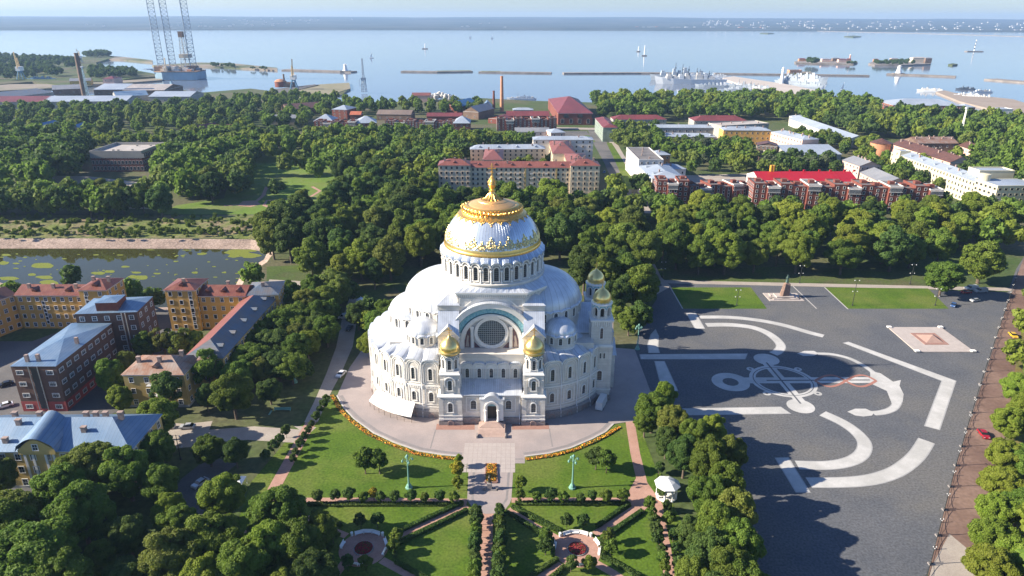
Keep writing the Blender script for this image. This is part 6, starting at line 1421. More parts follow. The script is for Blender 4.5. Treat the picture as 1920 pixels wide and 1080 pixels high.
zone([(0, 205), (330, 194), (480, 186), (520, 178), (600, 182), (700, 196), (830, 196), (905, 192), (905, 205), (800, 207), (640, 204), (560, 232), (450, 235), (300, 240), (160, 250), (0, 246)], 15.0, (13, 19), ['broad', 'tall'], ['mid', 'mid', 'dark', 'olive'], 'tree of the long belt between the shipyard and the park', 'shipyard tree belt', seed=12)
zone([(895, 255), (1000, 253), (1000, 262), (895, 272)], 11, (11, 15), ['broad'], MIX, 'tree behind the courtyard block', 'courtyard block trees', seed=13)
zone([(960, 290), (1045, 290), (1045, 303), (960, 305)], 9, (9, 12), ['broad'], ['mid', 'olive', 'light'], 'tree in the courtyard of the cream block', 'courtyard trees', seed=14)
zone([(1115, 190), (1300, 182), (1480, 182), (1620, 194), (1660, 215), (1900, 230), (2050, 250), (2050, 400), (1915, 390), (1915, 330), (1840, 300), (1790, 270), (1660, 250), (1600, 250), (1530, 225), (1420, 214), (1290, 216), (1130, 216)], 14.5, (16, 24), ['broad', 'broad', 'tall'], MIX+['mid'],
     'tree of the great wood along the harbour shore', 'shore wood', seed=15)
zone([(1150, 245), (1230, 240), (1240, 275), (1180, 275), (1155, 262)], 11, (13, 18), ['broad'], ['mid', 'olive', 'dark'], 'tree at the corner of the street and the long grey factory', 'street corner trees', seed=16)
zone([(1235, 268), (1400, 262), (1410, 290), (1470, 295), (1470, 315), (1400, 318), (1290, 312), (1260, 290)], 11.5, (10, 16), ['broad', 'loose'], MIX+['willow'], 'tree among the small houses right of the white long block', 'trees among the small houses', seed=17)
zone([(1480, 292), (1560, 298), (1578, 312), (1560, 318), (1430, 312)], 10, (12, 16), ['broad'], ['dark', 'willow', 'mid'], 'tree between the pale roofed hall and the bright red roof', 'trees by the red roof', seed=18)
zone([(1500, 245), (1590, 262), (1640, 262), (1640, 290), (1600, 290), (1560, 268), (1480, 262)], 12, (10, 15), ['broad'], MIX, 'tree between the diagonal warehouse and the rotunda', 'trees by the rotunda', seed=19)
zone([(1650, 290), (1760, 325), (1790, 345), (1690, 340), (1620, 305)], 11, (10, 14), ['broad'], MIX, 'tree in the yard between pink barrack and ivory block', 'yard trees', seed=20)
zone([(1700, 300), (1790, 290), (1850, 300), (1900, 330), (1840, 325), (1790, 315)], 12, (11, 15), ['broad'], MIX, 'tree behind the ivory block', 'trees behind the ivory block', seed=21)
zone([(1150, 350), (1235, 350), (1240, 400), (1180, 400)], 11, (12, 18), ['broad', 'loose'], MIX, 'tree at the near end of the street strip', 'street end trees', seed=22, exc=True)
zone([(150, 252), (300, 250), (330, 262), (170, 270)], 11, (10, 15), ['broad'], ['mid', 'light', 'olive'], 'tree behind the flat roofed block', 'trees behind the flat block', seed=23)

zone([(1290, 375), (1420, 380), (1480, 368), (1600, 378), (1770, 372), (1780, 392), (1300, 395)], 14, (9, 12.5), ['broad', 'tall'], MIX, 'tree standing close before the dark red brick rows', 'trees before the brick rows', seed=41, exc=True)
zone([(660, 570), (690, 560), (760, 560), (720, 590), (690, 640), (675, 630)], 10, (9, 14), ['near'], ['mid', 'dark', 'light'], 'tree between the cathedral apse and its side street', 'apse trees', seed=42)
zone([(540, 545), (640, 520), (650, 560), (600, 640), (560, 640), (530, 590)], 9, (11, 16), ['near'], ['mid', 'dark', 'olive', 'mid'], 'leafy street tree in the row between the ochre blocks and the cathedral street', 'street trees left of the cathedral', seed=43)
zone([(1945, 520), (2150, 520), (2150, 1180), (1940, 1180)], 12, (12, 17), ['broad'], MIX, 'tree right of the brown road', 'trees beyond the brown road', seed=44)
# small garden trees
def row(p0, p1, n, h, label, group, kind='small', cols=('mid', 'dark'), jit=0.4, name='young_tree', cat='young tree'):
    a, b = G(*p0), G(*p1); r = random.Random(int(p0[0]+p1[1]))
    for i in range(n):
        t = (i+.5)/n; p = a.lerp(b, t); add_tree(p.x+r.uniform(-jit, jit), p.y+r.uniform(-jit, jit), h*r.uniform(.85, 1.15), None, kind, r.choice(cols), label, group, name, cat)
row((585, 945), (868, 945), 10, 3.8, 'young round tree along the cross path left of the monument', 'young trees on the left cross path')
row((965, 945), (1178, 945), 8, 3.8, 'young round tree along the cross path right of the monument', 'young trees on the right cross path')
row((893, 968), (888, 1120), 12, 4.6, 'young tree lining the left side of the central garden walk', 'young trees left of the central walk', jit=.3)
row((938, 968), (936, 1120), 12, 4.6, 'young tree lining the right side of the central garden walk', 'young trees right of the central walk', jit=.3)
row((618, 750), (545, 880), 10, 3.4, 'clipped dark bush like tree along the left garden walk', 'small trees on the left walk', cols=('dark',))
row((1216, 955), (1252, 1110), 9, 4.2, 'young tree lining the right garden walk near the pavilion', 'young trees on the right walk')
row((1232, 880), (1275, 1090), 8, 4.0, 'dark young tree between the right walk and the tall trees', 'young trees before the tall trees', cols=('dark', 'mid'))
row((540, 815), (495, 875), 4, 4.0, 'young tree on the small lawn by the left walk', 'young trees on the small lawn', cols=('dark',))
for cu, cv, lab in ((682, 1029, 'left'), (1082, 1030, 'right')):
    c = G(cu, cv)
    for k in range(12):
        a = 2*pi*(k+.5)/12
        if abs(sin(2*a)) > .93: continue
        add_tree(c.x+7.6*cos(a), c.y+7.0*sin(a), 4.2, None, 'small', random.Random(k).choice(['dark', 'mid']), 'young tree in the ring around the %s flower circle' % lab, 'ring trees of the %s circle' % lab, 'young_tree', 'young tree')
for u, v, h, r, c, lab in ((683, 862, 7.5, 2.6, 'mid', 'left crown of the tree pair on the left lawn'), (710, 862, 7.5, 2.4, 'mid', 'right crown of the tree pair on the left lawn'), (1118, 858, 6.5, 2.3, 'dark', 'left crown of the tree pair on the right lawn'), (1138, 862, 7.0, 2.6, 'mid', 'right crown of the tree pair on the right lawn'),
        (857, 880, 5.5, 1.6, 'autumn', 'yellow leaved young tree by the plaza neck'), (860, 862, 4.0, 1.1, 'light', 'light green young tree above the yellow one'), (858, 905, 4.5, 1.4, 'light', 'fresh green young tree below the yellow one'), (976, 905, 4.5, 1.4, 'light', 'fresh green young tree on the right lawn by the plaza neck'), (700, 925, 3.6, 1.1, 'autumn', 'yellowing young tree on the left cross path')):
    T(u, v, h, r, 'small', c, lab, name='young_tree', cat='young tree')

# choose the individuals: nearest trees, the rest is one wood
rr_ = random.Random(42)
for d in TR_ALL: d['d'] = math.hypot(d['x'], d['y'])
trees = [d for d in TR_ALL if d['cat'] == 'tree']; others = [d for d in TR_ALL if d['cat'] != 'tree']
def frame_in(d):
    q = Vector((d['x'], d['y'], d['h']*.6-CAMH)); f = cos(PITCH)*q.y-sin(PITCH)*q.z; return abs(q.x/f) < 0.77
trees.sort(key=lambda d: (0 if frame_in(d) else 1, d['d']/d['h']))
ind, rest = trees[:300], trees[300:]
for d in ind+others: make_tree(d, rr_)
print('TREES', len(trees), 'others', len(others), 'farthest individual', max(d['d'] for d in ind))
LOW = [crown_arrays(900+i, 5.2, 8.6, 5.4, 16, 420, 1.5, (0.30, 0.46), 0.86, ncore=5) for i in range(5)]
def merged(name, lst, col, kind='stuff'):
    Vs, Qs = [], []; b = 0
    for d in lst:
        V, Q = LOW[rr_.randrange(5)]; a = rr_.uniform(0, 6.28); s = d['h']/15*rr_.uniform(.95, 1.15)*(0.8 if d['kind'] == 'tall' else 1); c_, s_ = cos(a)*s, sin(a)*s
        X = np.stack([V[:, 0]*c_-V[:, 1]*s_+d['x'], V[:, 0]*s_+V[:, 1]*c_+d['y'], V[:, 2]*d['h']/14+d.get('z', 0)], 1); Vs.append(X); Qs.append(Q+b); b += len(V)
    o = inst(name, np_mesh(name, np.concatenate(Vs), np.concatenate(Qs), LEAF[col])); o['kind'] = kind; return o
for c in LEAF:
    l = [d for d in rest if d['col'] == c]
    if l: merged('woodland', l, c)

# hedges: low clipped green walls
def hedge(px, label, w=0.9, h=0.9):
    P_ = [Vector(p) for p in GX(px)]; V = []; r = np.random.RandomState(int(px[0][0]+px[0][1])); box = MB().strip([tuple(p) for p in P_], w*.85, 0, h*.92)
    L = sum((P_[i+1]-P_[i]).length for i in range(len(P_)-1)); n = int(L*70); seg = [(P_[i], P_[i+1], (P_[i+1]-P_[i]).length) for i in range(len(P_)-1)]
    pos = []
    for a, b, l in seg:
        k = int(l*70); t = r.rand(k)[:, None]; base = np.array(a)[None]*(1-t)+np.array(b)[None]*t; d = np.array((b-a).normalized()); nn = np.array([-d[1], d[0]])
        u = r.rand(k); side = np.where(u < .4, r.uniform(-w/2, w/2, k), np.where(u < .7, w/2, -w/2)); z = np.where(u < .4, h, r.uniform(0.05, h, k)); pos.append(np.concatenate([base+nn*side[:, None], z[:, None]], 1))
    p = np.concatenate(pos); q = r.randn(len(p), 3); q /= np.linalg.norm(q, axis=1)[:, None]; t = np.cross(q, r.randn(len(p), 3)); t /= np.linalg.norm(t, axis=1)[:, None]; b2 = np.cross(q, t); s = 0.13
    V = np.stack([p-t*s-b2*s, p+t*s-b2*s, p+t*s+b2*s, p-t*s+b2*s], 1).reshape(-1, 3); Q = np.arange(len(V)).reshape(-1, 4)
    cv = np.array(box.v); cf = np.array([f for f in box.f])+len(V)
    o = inst('hedge', np_mesh('hedge', np.concatenate([V, cv]), np.concatenate([Q, cf]), LEAF['dark'])); props(o, label, 'hedge', 'clipped hedges of the garden'); return o
for px, lab in (([(577, 948), (868, 948)], 'long low hedge below the left cross path'), ([(966, 946), (1178, 946)], 'long low hedge below the right cross path'),
        ([(868, 944), (738, 1003)], 'hedge above the left diagonal path'), ([(876, 958), (745, 1022)], 'hedge below the left diagonal path'), ([(960, 952), (1052, 1000)], 'hedge above the right diagonal path'),
        ([(948, 962), (1020, 1004)], 'hedge below the right diagonal path'), ([(1180, 946), (1118, 990)], 'hedge above the far right diagonal path'), ([(1204, 960), (1136, 1008)], 'hedge below the far right diagonal path'),
        ([(1046, 1050), (1000, 1080), (960, 1110)], 'hedge left of the lower diagonal from the sunny circle'), ([(1060, 1064), (1030, 1090)], 'hedge right of the lower diagonal from the sunny circle'),
        ([(1128, 1045), (1200, 1085)], 'hedge at the lower right of the sunny circle'), ([(586, 960), (640, 988)], 'hedge at the upper left of the shaded circle'), ([(742, 1055), (800, 1088)], 'hedge at the lower right of the shaded circle'),
        ([(1128, 1012), (1130, 1050)], 'short hedge on the right of the sunny circle'), ([(1036, 1012), (1036, 1045)], 'short hedge on the left of the sunny circle'), ([(745, 1012), (740, 1046)], 'short hedge on the right of the shaded circle')):
    hedge(px, lab)
# scrub on the bank and in the rough strip
sc_ = []
rb = random.Random(5)
for i in range(420):
    u = rb.uniform(-40, 505); v = rb.uniform(408, 450) if rb.random() < .45 else rb.choice((421, 437, 441))+rb.uniform(-3, 3); g_ = G(u, v); sc_.append(dict(x=g_.x, y=g_.y, z=0.3, h=rb.uniform(1.4, 3.6), kind='b', col='mid'))
o = merged('scrub', sc_, 'mid')
# ================================================================ OBJECTS NEAR THE CATHEDRAL
m_verdi = mat('green_lamp_paint', (0.16, 0.33, 0.27), 0.5, noise=0.1, nscale=2)
m_black = mat('black_iron', (0.025, 0.027, 0.03), 0.5)
m_white = mat('white_paint', (0.78, 0.78, 0.77), 0.6)
m_globe = mat('frosted_globe', (0.5, 0.5, 0.5), 0.3)
m_bronze = mat('dark_bronze', (0.06, 0.055, 0.045), 0.45, 0.6)
m_tyre = mat('tyre', (0.015, 0.015, 0.015), 0.9); m_rim = mat('rim', (0.4, 0.4, 0.42), 0.35, 0.8); m_cglass = mat('car_glass', (0.015, 0.02, 0.025), 0.08)
def paint(n, c): return mat('car_paint_'+n, c, 0.28, 0.25)
# --- ornate park lamps
def park_lamp(u, v, label):
    p = G(u, v); L = empty('park_lamp', label, 'park lamp', p, 0, 'green cast iron park lamps')
    MB().lathe([(0.95, 0), (0.95, .35), (0.7, .5), (0.62, 1.0), (0.42, 1.3), (0.01, 1.3)], 8).build('base', m_verdi, L)
    MB().lathe([(0.34, 1.25), (0.26, 1.8), (0.2, 4), (0.17, 8.0), (0.3, 8.1), (0.3, 8.3), (0.12, 8.5), (0.1, 9.6), (0.01, 9.8)], 10).build('pole', m_verdi, L, True)
    for i in range(4):
        a = pi/2*i+.4; q = MB(); q.tube([(cos(a)*.1, sin(a)*.1, 8.2), (cos(a)*.6, sin(a)*.6, 8.7), (cos(a)*1.15, sin(a)*1.15, 9.3), (cos(a)*1.3, sin(a)*1.3, 9.0)], .06, 5); arm = q.build('arm', m_verdi, L)
        MB().lathe([(.05, 8.3), (.25, 8.35), (.3, 8.7), (.12, 8.95), (.02, 9.05)], 8, cos(a)*1.3, sin(a)*1.3).build('lamp_shade', m_verdi if i else m_verdi, arm)
    MB().lathe([(.05, 9.5), (.32, 9.6), (.36, 9.95), (.1, 10.3), (.02, 10.4)], 8).build('lamp_shade', m_verdi, L)
park_lamp(767, 915, 'green park lamp on the left garden lawn'); park_lamp(1073, 915, 'green park lamp on the right garden lawn')
park_lamp(553, 717, 'green park lamp in the shade left of the cathedral street'); park_lamp(1195, 655, 'green park lamp at the shaded edge of the square')
# --- tall lamps round the square
def mast_lamp(u, v, h, label, group='tall dark street lamps'):
    p = G(u, v); L = empty('street_lamp', label, 'street lamp', p, 0, group)
    MB().lathe([(.3, 0), (.3, .6), (.14, .8), (.09, h), (.01, h)], 8).build('pole', m_black, L)
    for z in (h*.55, h*.96):
        for s in (-1, 1):
            a = MB().tube([(0, 0, z), (s*.5, 0, z+.25), (s*.9, 0, z+.1)], .045, 4).build('arm', m_black, L); MB().ball(s*.95, 0, z-.1, .24, n=8).build('lamp_globe', m_globe, a, True)
for u, v, h, lab in ((1381, 573, 7.5, 'dark lamp on the left square lawn'), (1598, 573, 12, 'tall dark lamp at the left end of the right square lawn'), (1499, 531, 9, 'dark lamp behind the admiral monument'), (1706, 533, 10, 'dark lamp before the wood above the right square lawn'),
                     (1753, 573, 8, 'dark lamp under the round tree at the right square lawn'), (1242, 520, 8, 'dark lamp at the top left corner of the square'), (339, 862, 8, 'black street lamp beside the shaded parking road')):
    mast_lamp(u, v, h, lab)
# --- lamp posts, bollards and chain arcs along the road
F0, F1 = Vector(G(1743, 1062)), Vector(G(1904, 526)); FM = [Vector(G(*q)) for q in ((1700, 1180), (1743, 1062), (1790, 880), (1838, 722), (1904, 526))]
def along(t):
    L = [(FM[i+1]-FM[i]).length for i in range(len(FM)-1)]; s = t*sum(L)
    for i, l in enumerate(L):
        if s <= l: return FM[i].lerp(FM[i+1], s/l), (FM[i+1]-FM[i]).normalized()
        s -= l
    return FM[-1], (FM[-1]-FM[-2]).normalized()
TL = sum((FM[i+1]-FM[i]).length for i in range(len(FM)-1)); nf = int(TL/11.0)
first = None; firstb = None
for i in range(nf+1):
    p, d = along(i/nf)
    if first is None:
        first = empty('fence_lamp', 'black iron lamp post with round white globes in the fence line along the brown road', 'lamp post', p, 0, 'lamp posts of the road fence')
        MB().lathe([(.28, 0), (.28, .5), (.12, .8), (.07, 4.6), (.01, 4.8)], 8).build('pole', m_black, first)
        for a in range(3): MB().ball(.32*cos(a*2.09), .32*sin(a*2.09), 4.7+.2*(a == 0), .14, n=8).build('lamp_globe', m_globe, first, True)
        MB().cbox(0, 0, 0, .9, .9, .3).build('base', m_granite, first)
    else: copy_tree(first, None, p, d.to_2d().angle_signed(Vector((1, 0))) if False else 0)
for i in range(nf):
    p, d = along((i+.5)/nf); a = atan2(d.y, d.x)
    if firstb is None:
        firstb = empty('fence_section', 'low black iron fence section with a curved top rail along the brown road', 'fence', p, a, 'fence sections along the road')
        m = MB(); half = 5.2
        m.tube([(-half+half*2*k/12, 0, 1.25-.55*sin(pi*k/12)) for k in range(13)], .05, 5); m.tube([(-half, 0, .35), (half, 0, .35)], .035, 4); m.tube([(-half+half*2*k/12, 0, .5+.5*sin(pi*k/12)) for k in range(13)], .035, 4); m.build('rail', m_black, firstb)
        for x in (-5.2, 0, 5.2): MB().lathe([(.12, 0), (.09, 1.4), (.15, 1.5), (.01, 1.7)], 6, x, 0).build('post', m_black, firstb)
    else: copy_tree(firstb, None, p, a)
# --- monuments
D = GX(zoomP([(1275, 340), (1525, 340), (1685, 457), (1410, 457)])); Di = GX(zoomP([(1380, 369), (1495, 369), (1565, 424), (1450, 424)]))
c = sum((Vector(p) for p in D), Vector((0, 0)))/4; mon = empty('granite_monument', 'diamond shaped granite platform with a low red pyramid in the dark square', 'monument', (c.x, c.y, 0))
loc = lambda P_: [(p[0]-c.x, p[1]-c.y) for p in P_]
MB().prism(loc(D), 0.0, 0.32).build('platform', mat('pink_granite', (0.40, 0.35, 0.32), 0.8, noise=.08, nscale=.5), mon)
for p in loc(D): MB().cbox(p[0]*.97, p[1]*.97, .32, 1.6, 1.3, .45).build('corner_block', m_trim, mon)
MB().prism(loc(Di), .32, .42).build('inner_platform', m_redgranite, mon)
dl = loc(Di); cc = sum((Vector(p) for p in dl), Vector((0, 0)))/4; sh = [tuple(cc+(Vector(p)-cc)*.72) for p in dl]
MB().add([(*p, .43) for p in sh]+[(cc.x+.8, cc.y, 2.0)], [(0, 1, 4), (1, 2, 4), (2, 3, 4), (3, 0, 4)]).build('pyramid', mat('pink_stone', (0.34, 0.22, 0.18), 0.75, noise=.1, nscale=.6), mon)

def figure(parent, x, y, z, s, m, coat=True, point=False):
    """standing bronze figure as one continuous skin"""
    me = bpy.data.meshes.new('figure'); K = [(0, 0, .98, .17), (0, 0, 1.2, .16), (0, 0, 1.42, .18), (0, 0, 1.55, .07), (0, 0, 1.68, .115), (-.1, 0, .9, .11), (-.12, 0, .5, .085), (-.13, 0, .08, .07), (.1, 0, .9, .11), (.13, .02, .5, .085), (.15, .04, .08, .07),
         (-.22, 0, 1.42, .07), (-.28, 0, 1.12, .055), (-.26, -.08, .88, .045), (.22, 0, 1.42, .07), (.3, 0, 1.15, .055), (.34, -.12 if not point else -.35, .95 if not point else 1.3, .045)]
    E = [(0, 1), (1, 2), (2, 3), (3, 4), (0, 5), (5, 6), (6, 7), (0, 8), (8, 9), (9, 10), (2, 11), (11, 12), (12, 13), (2, 14), (14, 15), (15, 16)]
    me.from_pydata([k[:3] for k in K], E, []); o = inst('figure', me, parent, (x, y, z), 0, s); sk = o.modifiers.new('skin', 'SKIN'); o.modifiers.new('sub', 'SUBSURF').levels = 1
    for i, k in enumerate(K): me.skin_vertices[0].data[i].radius = (k[3], k[3])
    me.skin_vertices[0].data[0].use_root = True; me.materials.append(m)
    if coat: MB().lathe([(.34, .25), (.26, .7), (.2, 1.0), (.24, 1.35), (.12, 1.5)], 12).build('coat', m, o, True)
    MB().lathe([(.15, 1.76), (.16, 1.8), (.12, 1.86), (.01, 1.88)], 10).build('cap', m, o)
    return o
p = G(1472, 561); S = empty('admiral_statue', 'bronze admiral on a tall granite rock with anchors and low granite steps', 'statue', p)
m_rock = mat('pink_rock', (0.24, 0.155, 0.12), 0.85, noise=.25, nscale=.8, bump=.6)
for i, (w, d, h) in enumerate(((15, 9, .3), (11, 6.6, .7), (7.6, 4.6, 1.2))): MB().cbox(0, 2, 0, w, d, h).build('step', mat('pink_granite', (0.5, .42, .38)), S)
rk = MB(); rows = []; r_ = random.Random(3)
for i in range(13):
    a = 2*pi*i/12; w = 1+.25*cos(3*a+1); rows.append([((2.0*w-k*.14)*cos(a)+k*.1, (1.7*w-k*.12)*sin(a)+2, 1.2+k*1.05) for k in range(6)]+[(.1*cos(a)+.6, 2+.1*sin(a), 7.0)])
rk.grid(rows); rk.build('rock', m_rock, S, False); figure(S, .5, 2, 6.6, 2.1, mat('green_bronze', (0.08, 0.13, 0.11), .5, .5), True, True)
for s in (-6.2, 6.2): MB().tube([(s, 0, .3), (s, 0, 1.8)], .14, 6).tube([(s-.8, 0, .8), (s-.4, 0, .4), (s, 0, .3), (s+.4, 0, .4), (s+.8, 0, .8)], .12, 6).tube([(s-.5, 0, 1.5), (s+.5, 0, 1.5)], .09, 5).build('anchor', m_bronze, S)
for s in (-1, 1): MB().tube([(s*6.2, -.4, .9), (s*3, -.8, .5), (0, -.8, .9)], .1, 5).build('chain', m_bronze, S)
p = G(918, 917); S = empty('statue', 'small dark bronze statue on a pedestal in front of the orange flower bed', 'statue', p)
MB().cbox(0, 0, 0, 3.6, 1.6, .25).cbox(0, 0, .25, 1.3, 1.1, 1.7).build('pedestal', m_granite, S); figure(S, 0, 0, 1.95, 1.3, m_bronze)
for x in (-1.6, 1.9): MB().lathe([(.3, .25), (.35, .6), (.5, .75), (.01, .8)], 10, x, -.2).build('flower_bowl', m_granite, S)
# --- flower beds
def petals(pts, n, cols, label, h=.35, s=.16, name='flowers', cat='flower bed', kind=None):
    P_ = np.array(pts); r = np.random.RandomState(n); 
    q = r.randn(n, 3)*.6+np.array([0, -.2, 1]); q /= np.linalg.norm(q, axis=1)[:, None]; t = np.cross(q, r.randn(n, 3)); t /= np.linalg.norm(t, axis=1)[:, None]; b = np.cross(q, t)
    V = np.stack([P_-t*s-b*s, P_+t*s-b*s, P_+t*s+b*s, P_-t*s+b*s], 1).reshape(-1, 3); Q = np.arange(4*n).reshape(-1, 4); me = np_mesh(name, V, Q, cols[0])
    for c_ in cols[1:]: me.materials.append(c_)
    me.polygons.foreach_set('material_index', r.randint(0, len(cols), n).astype(np.int32)); return me
m_or = mat('marigold', (0.62, 0.24, 0.015), .7); m_or2 = mat('marigold_deep', (0.55, 0.15, 0.01), .7); m_lf = mat('flower_leaf', (0.05, 0.10, 0.015), .8); m_rd = mat('red_flower', (0.42, 0.01, 0.03), .7); m_rd2 = mat('dark_red_flower', (0.22, .008, .03), .7); m_ye = mat('yellow_flower', (.75, .45, .02), .7)
for arc, lab in ((PL_L, 'orange flower border curving along the left edge of the plaza'), (PL_R[:-1]+[(1152, 799)], 'orange flower border curving along the right edge of the plaza')):
    P_ = [Vector(p) for p in GX(arc)]; C0 = Vector((-6.1, 195)); O = [p+(p-C0).normalized()*1.5 for p in P_]; r = random.Random(2); pts = []
    segs = [(O[i], O[i+1]) for i in range(len(O)-1)]; L = sum((b-a).length for a, b in segs)
    for a, b in segs:
        for k in range(int((b-a).length*60)): t = r.random(); q = a.lerp(b, t); n = (b-a).normalized(); w = r.uniform(-.5, .5); pts.append((q.x-n.y*w, q.y+n.x*w, r.uniform(.12, .45)))
    root = empty('flower_border', lab, 'flower border', (0, 0, 0)); o = inst('flowers', petals(pts, len(pts), [m_or, m_or2, m_lf, m_lf, m_ye], lab), root); o['kind'] = 'stuff'
    MB().strip([tuple(p) for p in O], 1.25, .04, .05).build('soil', m_earth, root)
fb = GX([(911, 871), (931, 871), (932, 906), (910, 906)]); fc = sum((Vector(p) for p in fb), Vector((0, 0)))/4
root = empty('flower_bed', 'rectangular orange flower bed with red granite kerb in the middle of the plaza neck', 'flower bed', (fc.x, fc.y, 0)); fl_ = [(p[0]-fc.x, p[1]-fc.y) for p in fb]
for i in range(4): MB().strip([fl_[i], fl_[(i+1) % 4]], .35, 0, .4).build('kerb', m_redgranite, root)
r = random.Random(4); x0, x1 = min(p[0] for p in fl_)+.3, max(p[0] for p in fl_)-.3; y0, y1 = min(p[1] for p in fl_)+.3, max(p[1] for p in fl_)-.3
pts = [(r.uniform(x0, x1), r.uniform(y0, y1), r.uniform(.15, .5)) for _ in range(2600)]; o = inst('flowers', petals(pts, 2600, [m_or, m_ye, m_or2, m_lf, m_lf], ''), root); o['kind'] = 'stuff'
MB().sheet([(x0, y0), (x1, y0), (x1, y1), (x0, y1)], .12).build('soil', m_earth, root, fix=False)
def bench(x, y, rz, lab, grp):
    B = empty('bench', lab, 'bench', (x, y, 0), rz, grp); MB().box(-1.1, -.25, .42, 1.1, .25, .5).build('seat', m_white, B); MB().box(-1.1, .22, .5, 1.1, .32, 1.05).build('backrest', m_white, B)
    for s in (-.95, .95): MB().box(s-.05, -.22, 0, s+.05, .28, .42).build('leg', m_white, B)
def urn(x, y, lab): U = empty('litter_bin', lab, 'litter bin', (x, y, 0)); MB().lathe([(.3, 0), (.34, .9), (.01, .9)], 10).build('bin', m_white, U); MB().lathe([(.36, .9), (.36, 1.0), (.2, 1.05), (.01, 1.05)], 10).build('lid', m_white, U)
for cu, cv, w, mm in ((682, 1029, 'shaded left', (m_rd2, m_rd, m_lf)), (1082, 1030, 'sunny right', (m_rd, m_rd2, m_lf))):
    c = G(cu, cv); root = empty('flower_bed', 'round dark red flower bed in the %s garden circle' % w, 'flower bed', (c.x, c.y, 0)); r = random.Random(8); pts = []
    for _ in range(3600): a = r.uniform(0, 6.28); q = 1.95*sqrt(r.random()); pts.append((q*cos(a), q*sin(a), .2+.25*(1-q/2)+r.uniform(0, .2)))
    o = inst('flowers', petals(pts, 3600, list(mm), '', s=.13), root); o['kind'] = 'stuff'; MB().lathe([(2.05, 0), (2.05, .25), (2.3, .25), (2.3, 0)], 28).build('kerb', m_granite, root)
    for k, (deg, t) in enumerate(((68, 'top left'), (90, 'top middle'), (112, 'top right'), (22, 'right upper'), (-12, 'right lower'), (-78, 'bottom right'), (-104, 'bottom left'), (170, 'left'))):
        a = radians(deg if k > 2 else 180-deg); bench(c.x+5.0*cos(a), c.y+5.0*sin(a), a-pi/2, 'white bench, %s of the %s garden circle' % (t, w), 'white benches of the %s circle' % w)
    urn(c.x-3.6, c.y+4.2, 'white litter bin left of the upper benches of the %s circle' % w); urn(c.x+3.6, c.y+4.2, 'white litter bin right of the upper benches of the %s circle' % w)
# --- pavilions, tent
def pavilion(u, v, R, h, lab, name='pavilion'):
    p = G(u, v); V_ = empty(name, lab, 'pavilion', p); 
    MB().lathe([(R*1.08, 0), (R*1.08, .35), (0.01, .35)], 8, ph=pi/8).build('base', m_trim, V_)
    for i in range(8):
        a = 2*pi*i/8+pi/8; MB().lathe([(.22, .3), (.16, .6), (.16, h-.5), (.24, h)], 8, R*cos(a), R*sin(a)).build('column', m_white, V_, True)
        a2 = a+pi/8; f = MB().at(M=Matrix.Rotation(a2+pi/2, 4, 'Z') @ Matrix.Translation((0, -R*cos(pi/8), 0))); w = 2*R*sin(pi/8); A = [(-w/2, .3), (-w/2, h), (w/2, h), (w/2, .3)]
        ring_band(f, [(-w/2, .3), (-w/2, h)]+[(-w/2+w*k/8, h) for k in range(1, 8)]+[(w/2, h), (w/2, .3)], [(-w*.36, .3), (-w*.36, h*.62)]+[(w*.36*cos(pi-pi*k/8), h*.62+w*.36*sin(pi*k/8)) for k in range(1, 8)]+[(w*.36, h*.62), (w*.36, .3)], .06, -.06); f.M = None; f.build('arch_panel', m_white, V_)
    MB().lathe([(R*1.3, h-.1), (R*1.32, h+.1), (R*.75, h+.95), (R*.25, h+1.45), (.12, h+1.6), (.1, h+2.0), (.01, h+2.1)], 8, ph=pi/8).build('roof', mat('white_sheet', (.72, .73, .74), .5, .1), V_)
pavilion(1249, 931, 2.5, 3.9, 'white octagonal garden pavilion beside the right walk'); pavilion(678, 577, 1.7, 3.2, 'small pale octagonal kiosk behind the left side of the cathedral')
p = G(447, 914); t = empty('tent', 'white peaked tent roof between foreground trees', 'tent', p); MB().add([(-1.8, -1.7, 2.3), (1.8, -1.7, 2.3), (1.8, 1.7, 2.3), (-1.8, 1.7, 2.3), (0, 0, 3.6)], [(0, 1, 4), (1, 2, 4), (2, 3, 4), (3, 0, 4)]).build('roof', m_white, t)
for x in (-1.7, 1.7):
    for y in (-1.6, 1.6): MB().tube([(x, y, 0), (x, y, 2.3)], .05, 5).build('pole', m_white, t)
# white tarpaulin roof at the church foot
cn = empty('construction_canopy', 'white tarpaulin canopy leaning on the left foot of the cathedral', 'canopy', (-6.1-16.7, 202, 0))
rows = []
for i in range(15): a = radians(15+36*i/14); rows.append([(-r_*sin(a), -r_*cos(a), z) for r_, z in ((24.0, 5.2), (25.6, 4.2), (27.6, 2.4), (27.7, 2.1))])
MB().grid(rows).build('tarpaulin', mat('white_tarp', (.8, .79, .76), .7), cn)
for i in range(8): a = radians(15+36*i/7); MB().tube([(-27.5*sin(a), -27.5*cos(a), 0), (-27.5*sin(a), -27.5*cos(a), 2.3)], .06, 5).tube([(-24.2*sin(a), -24.2*cos(a), 0), (-24.2*sin(a), -24.2*cos(a), 5.1)], .06, 5).build('post_frame', m_bark, cn)

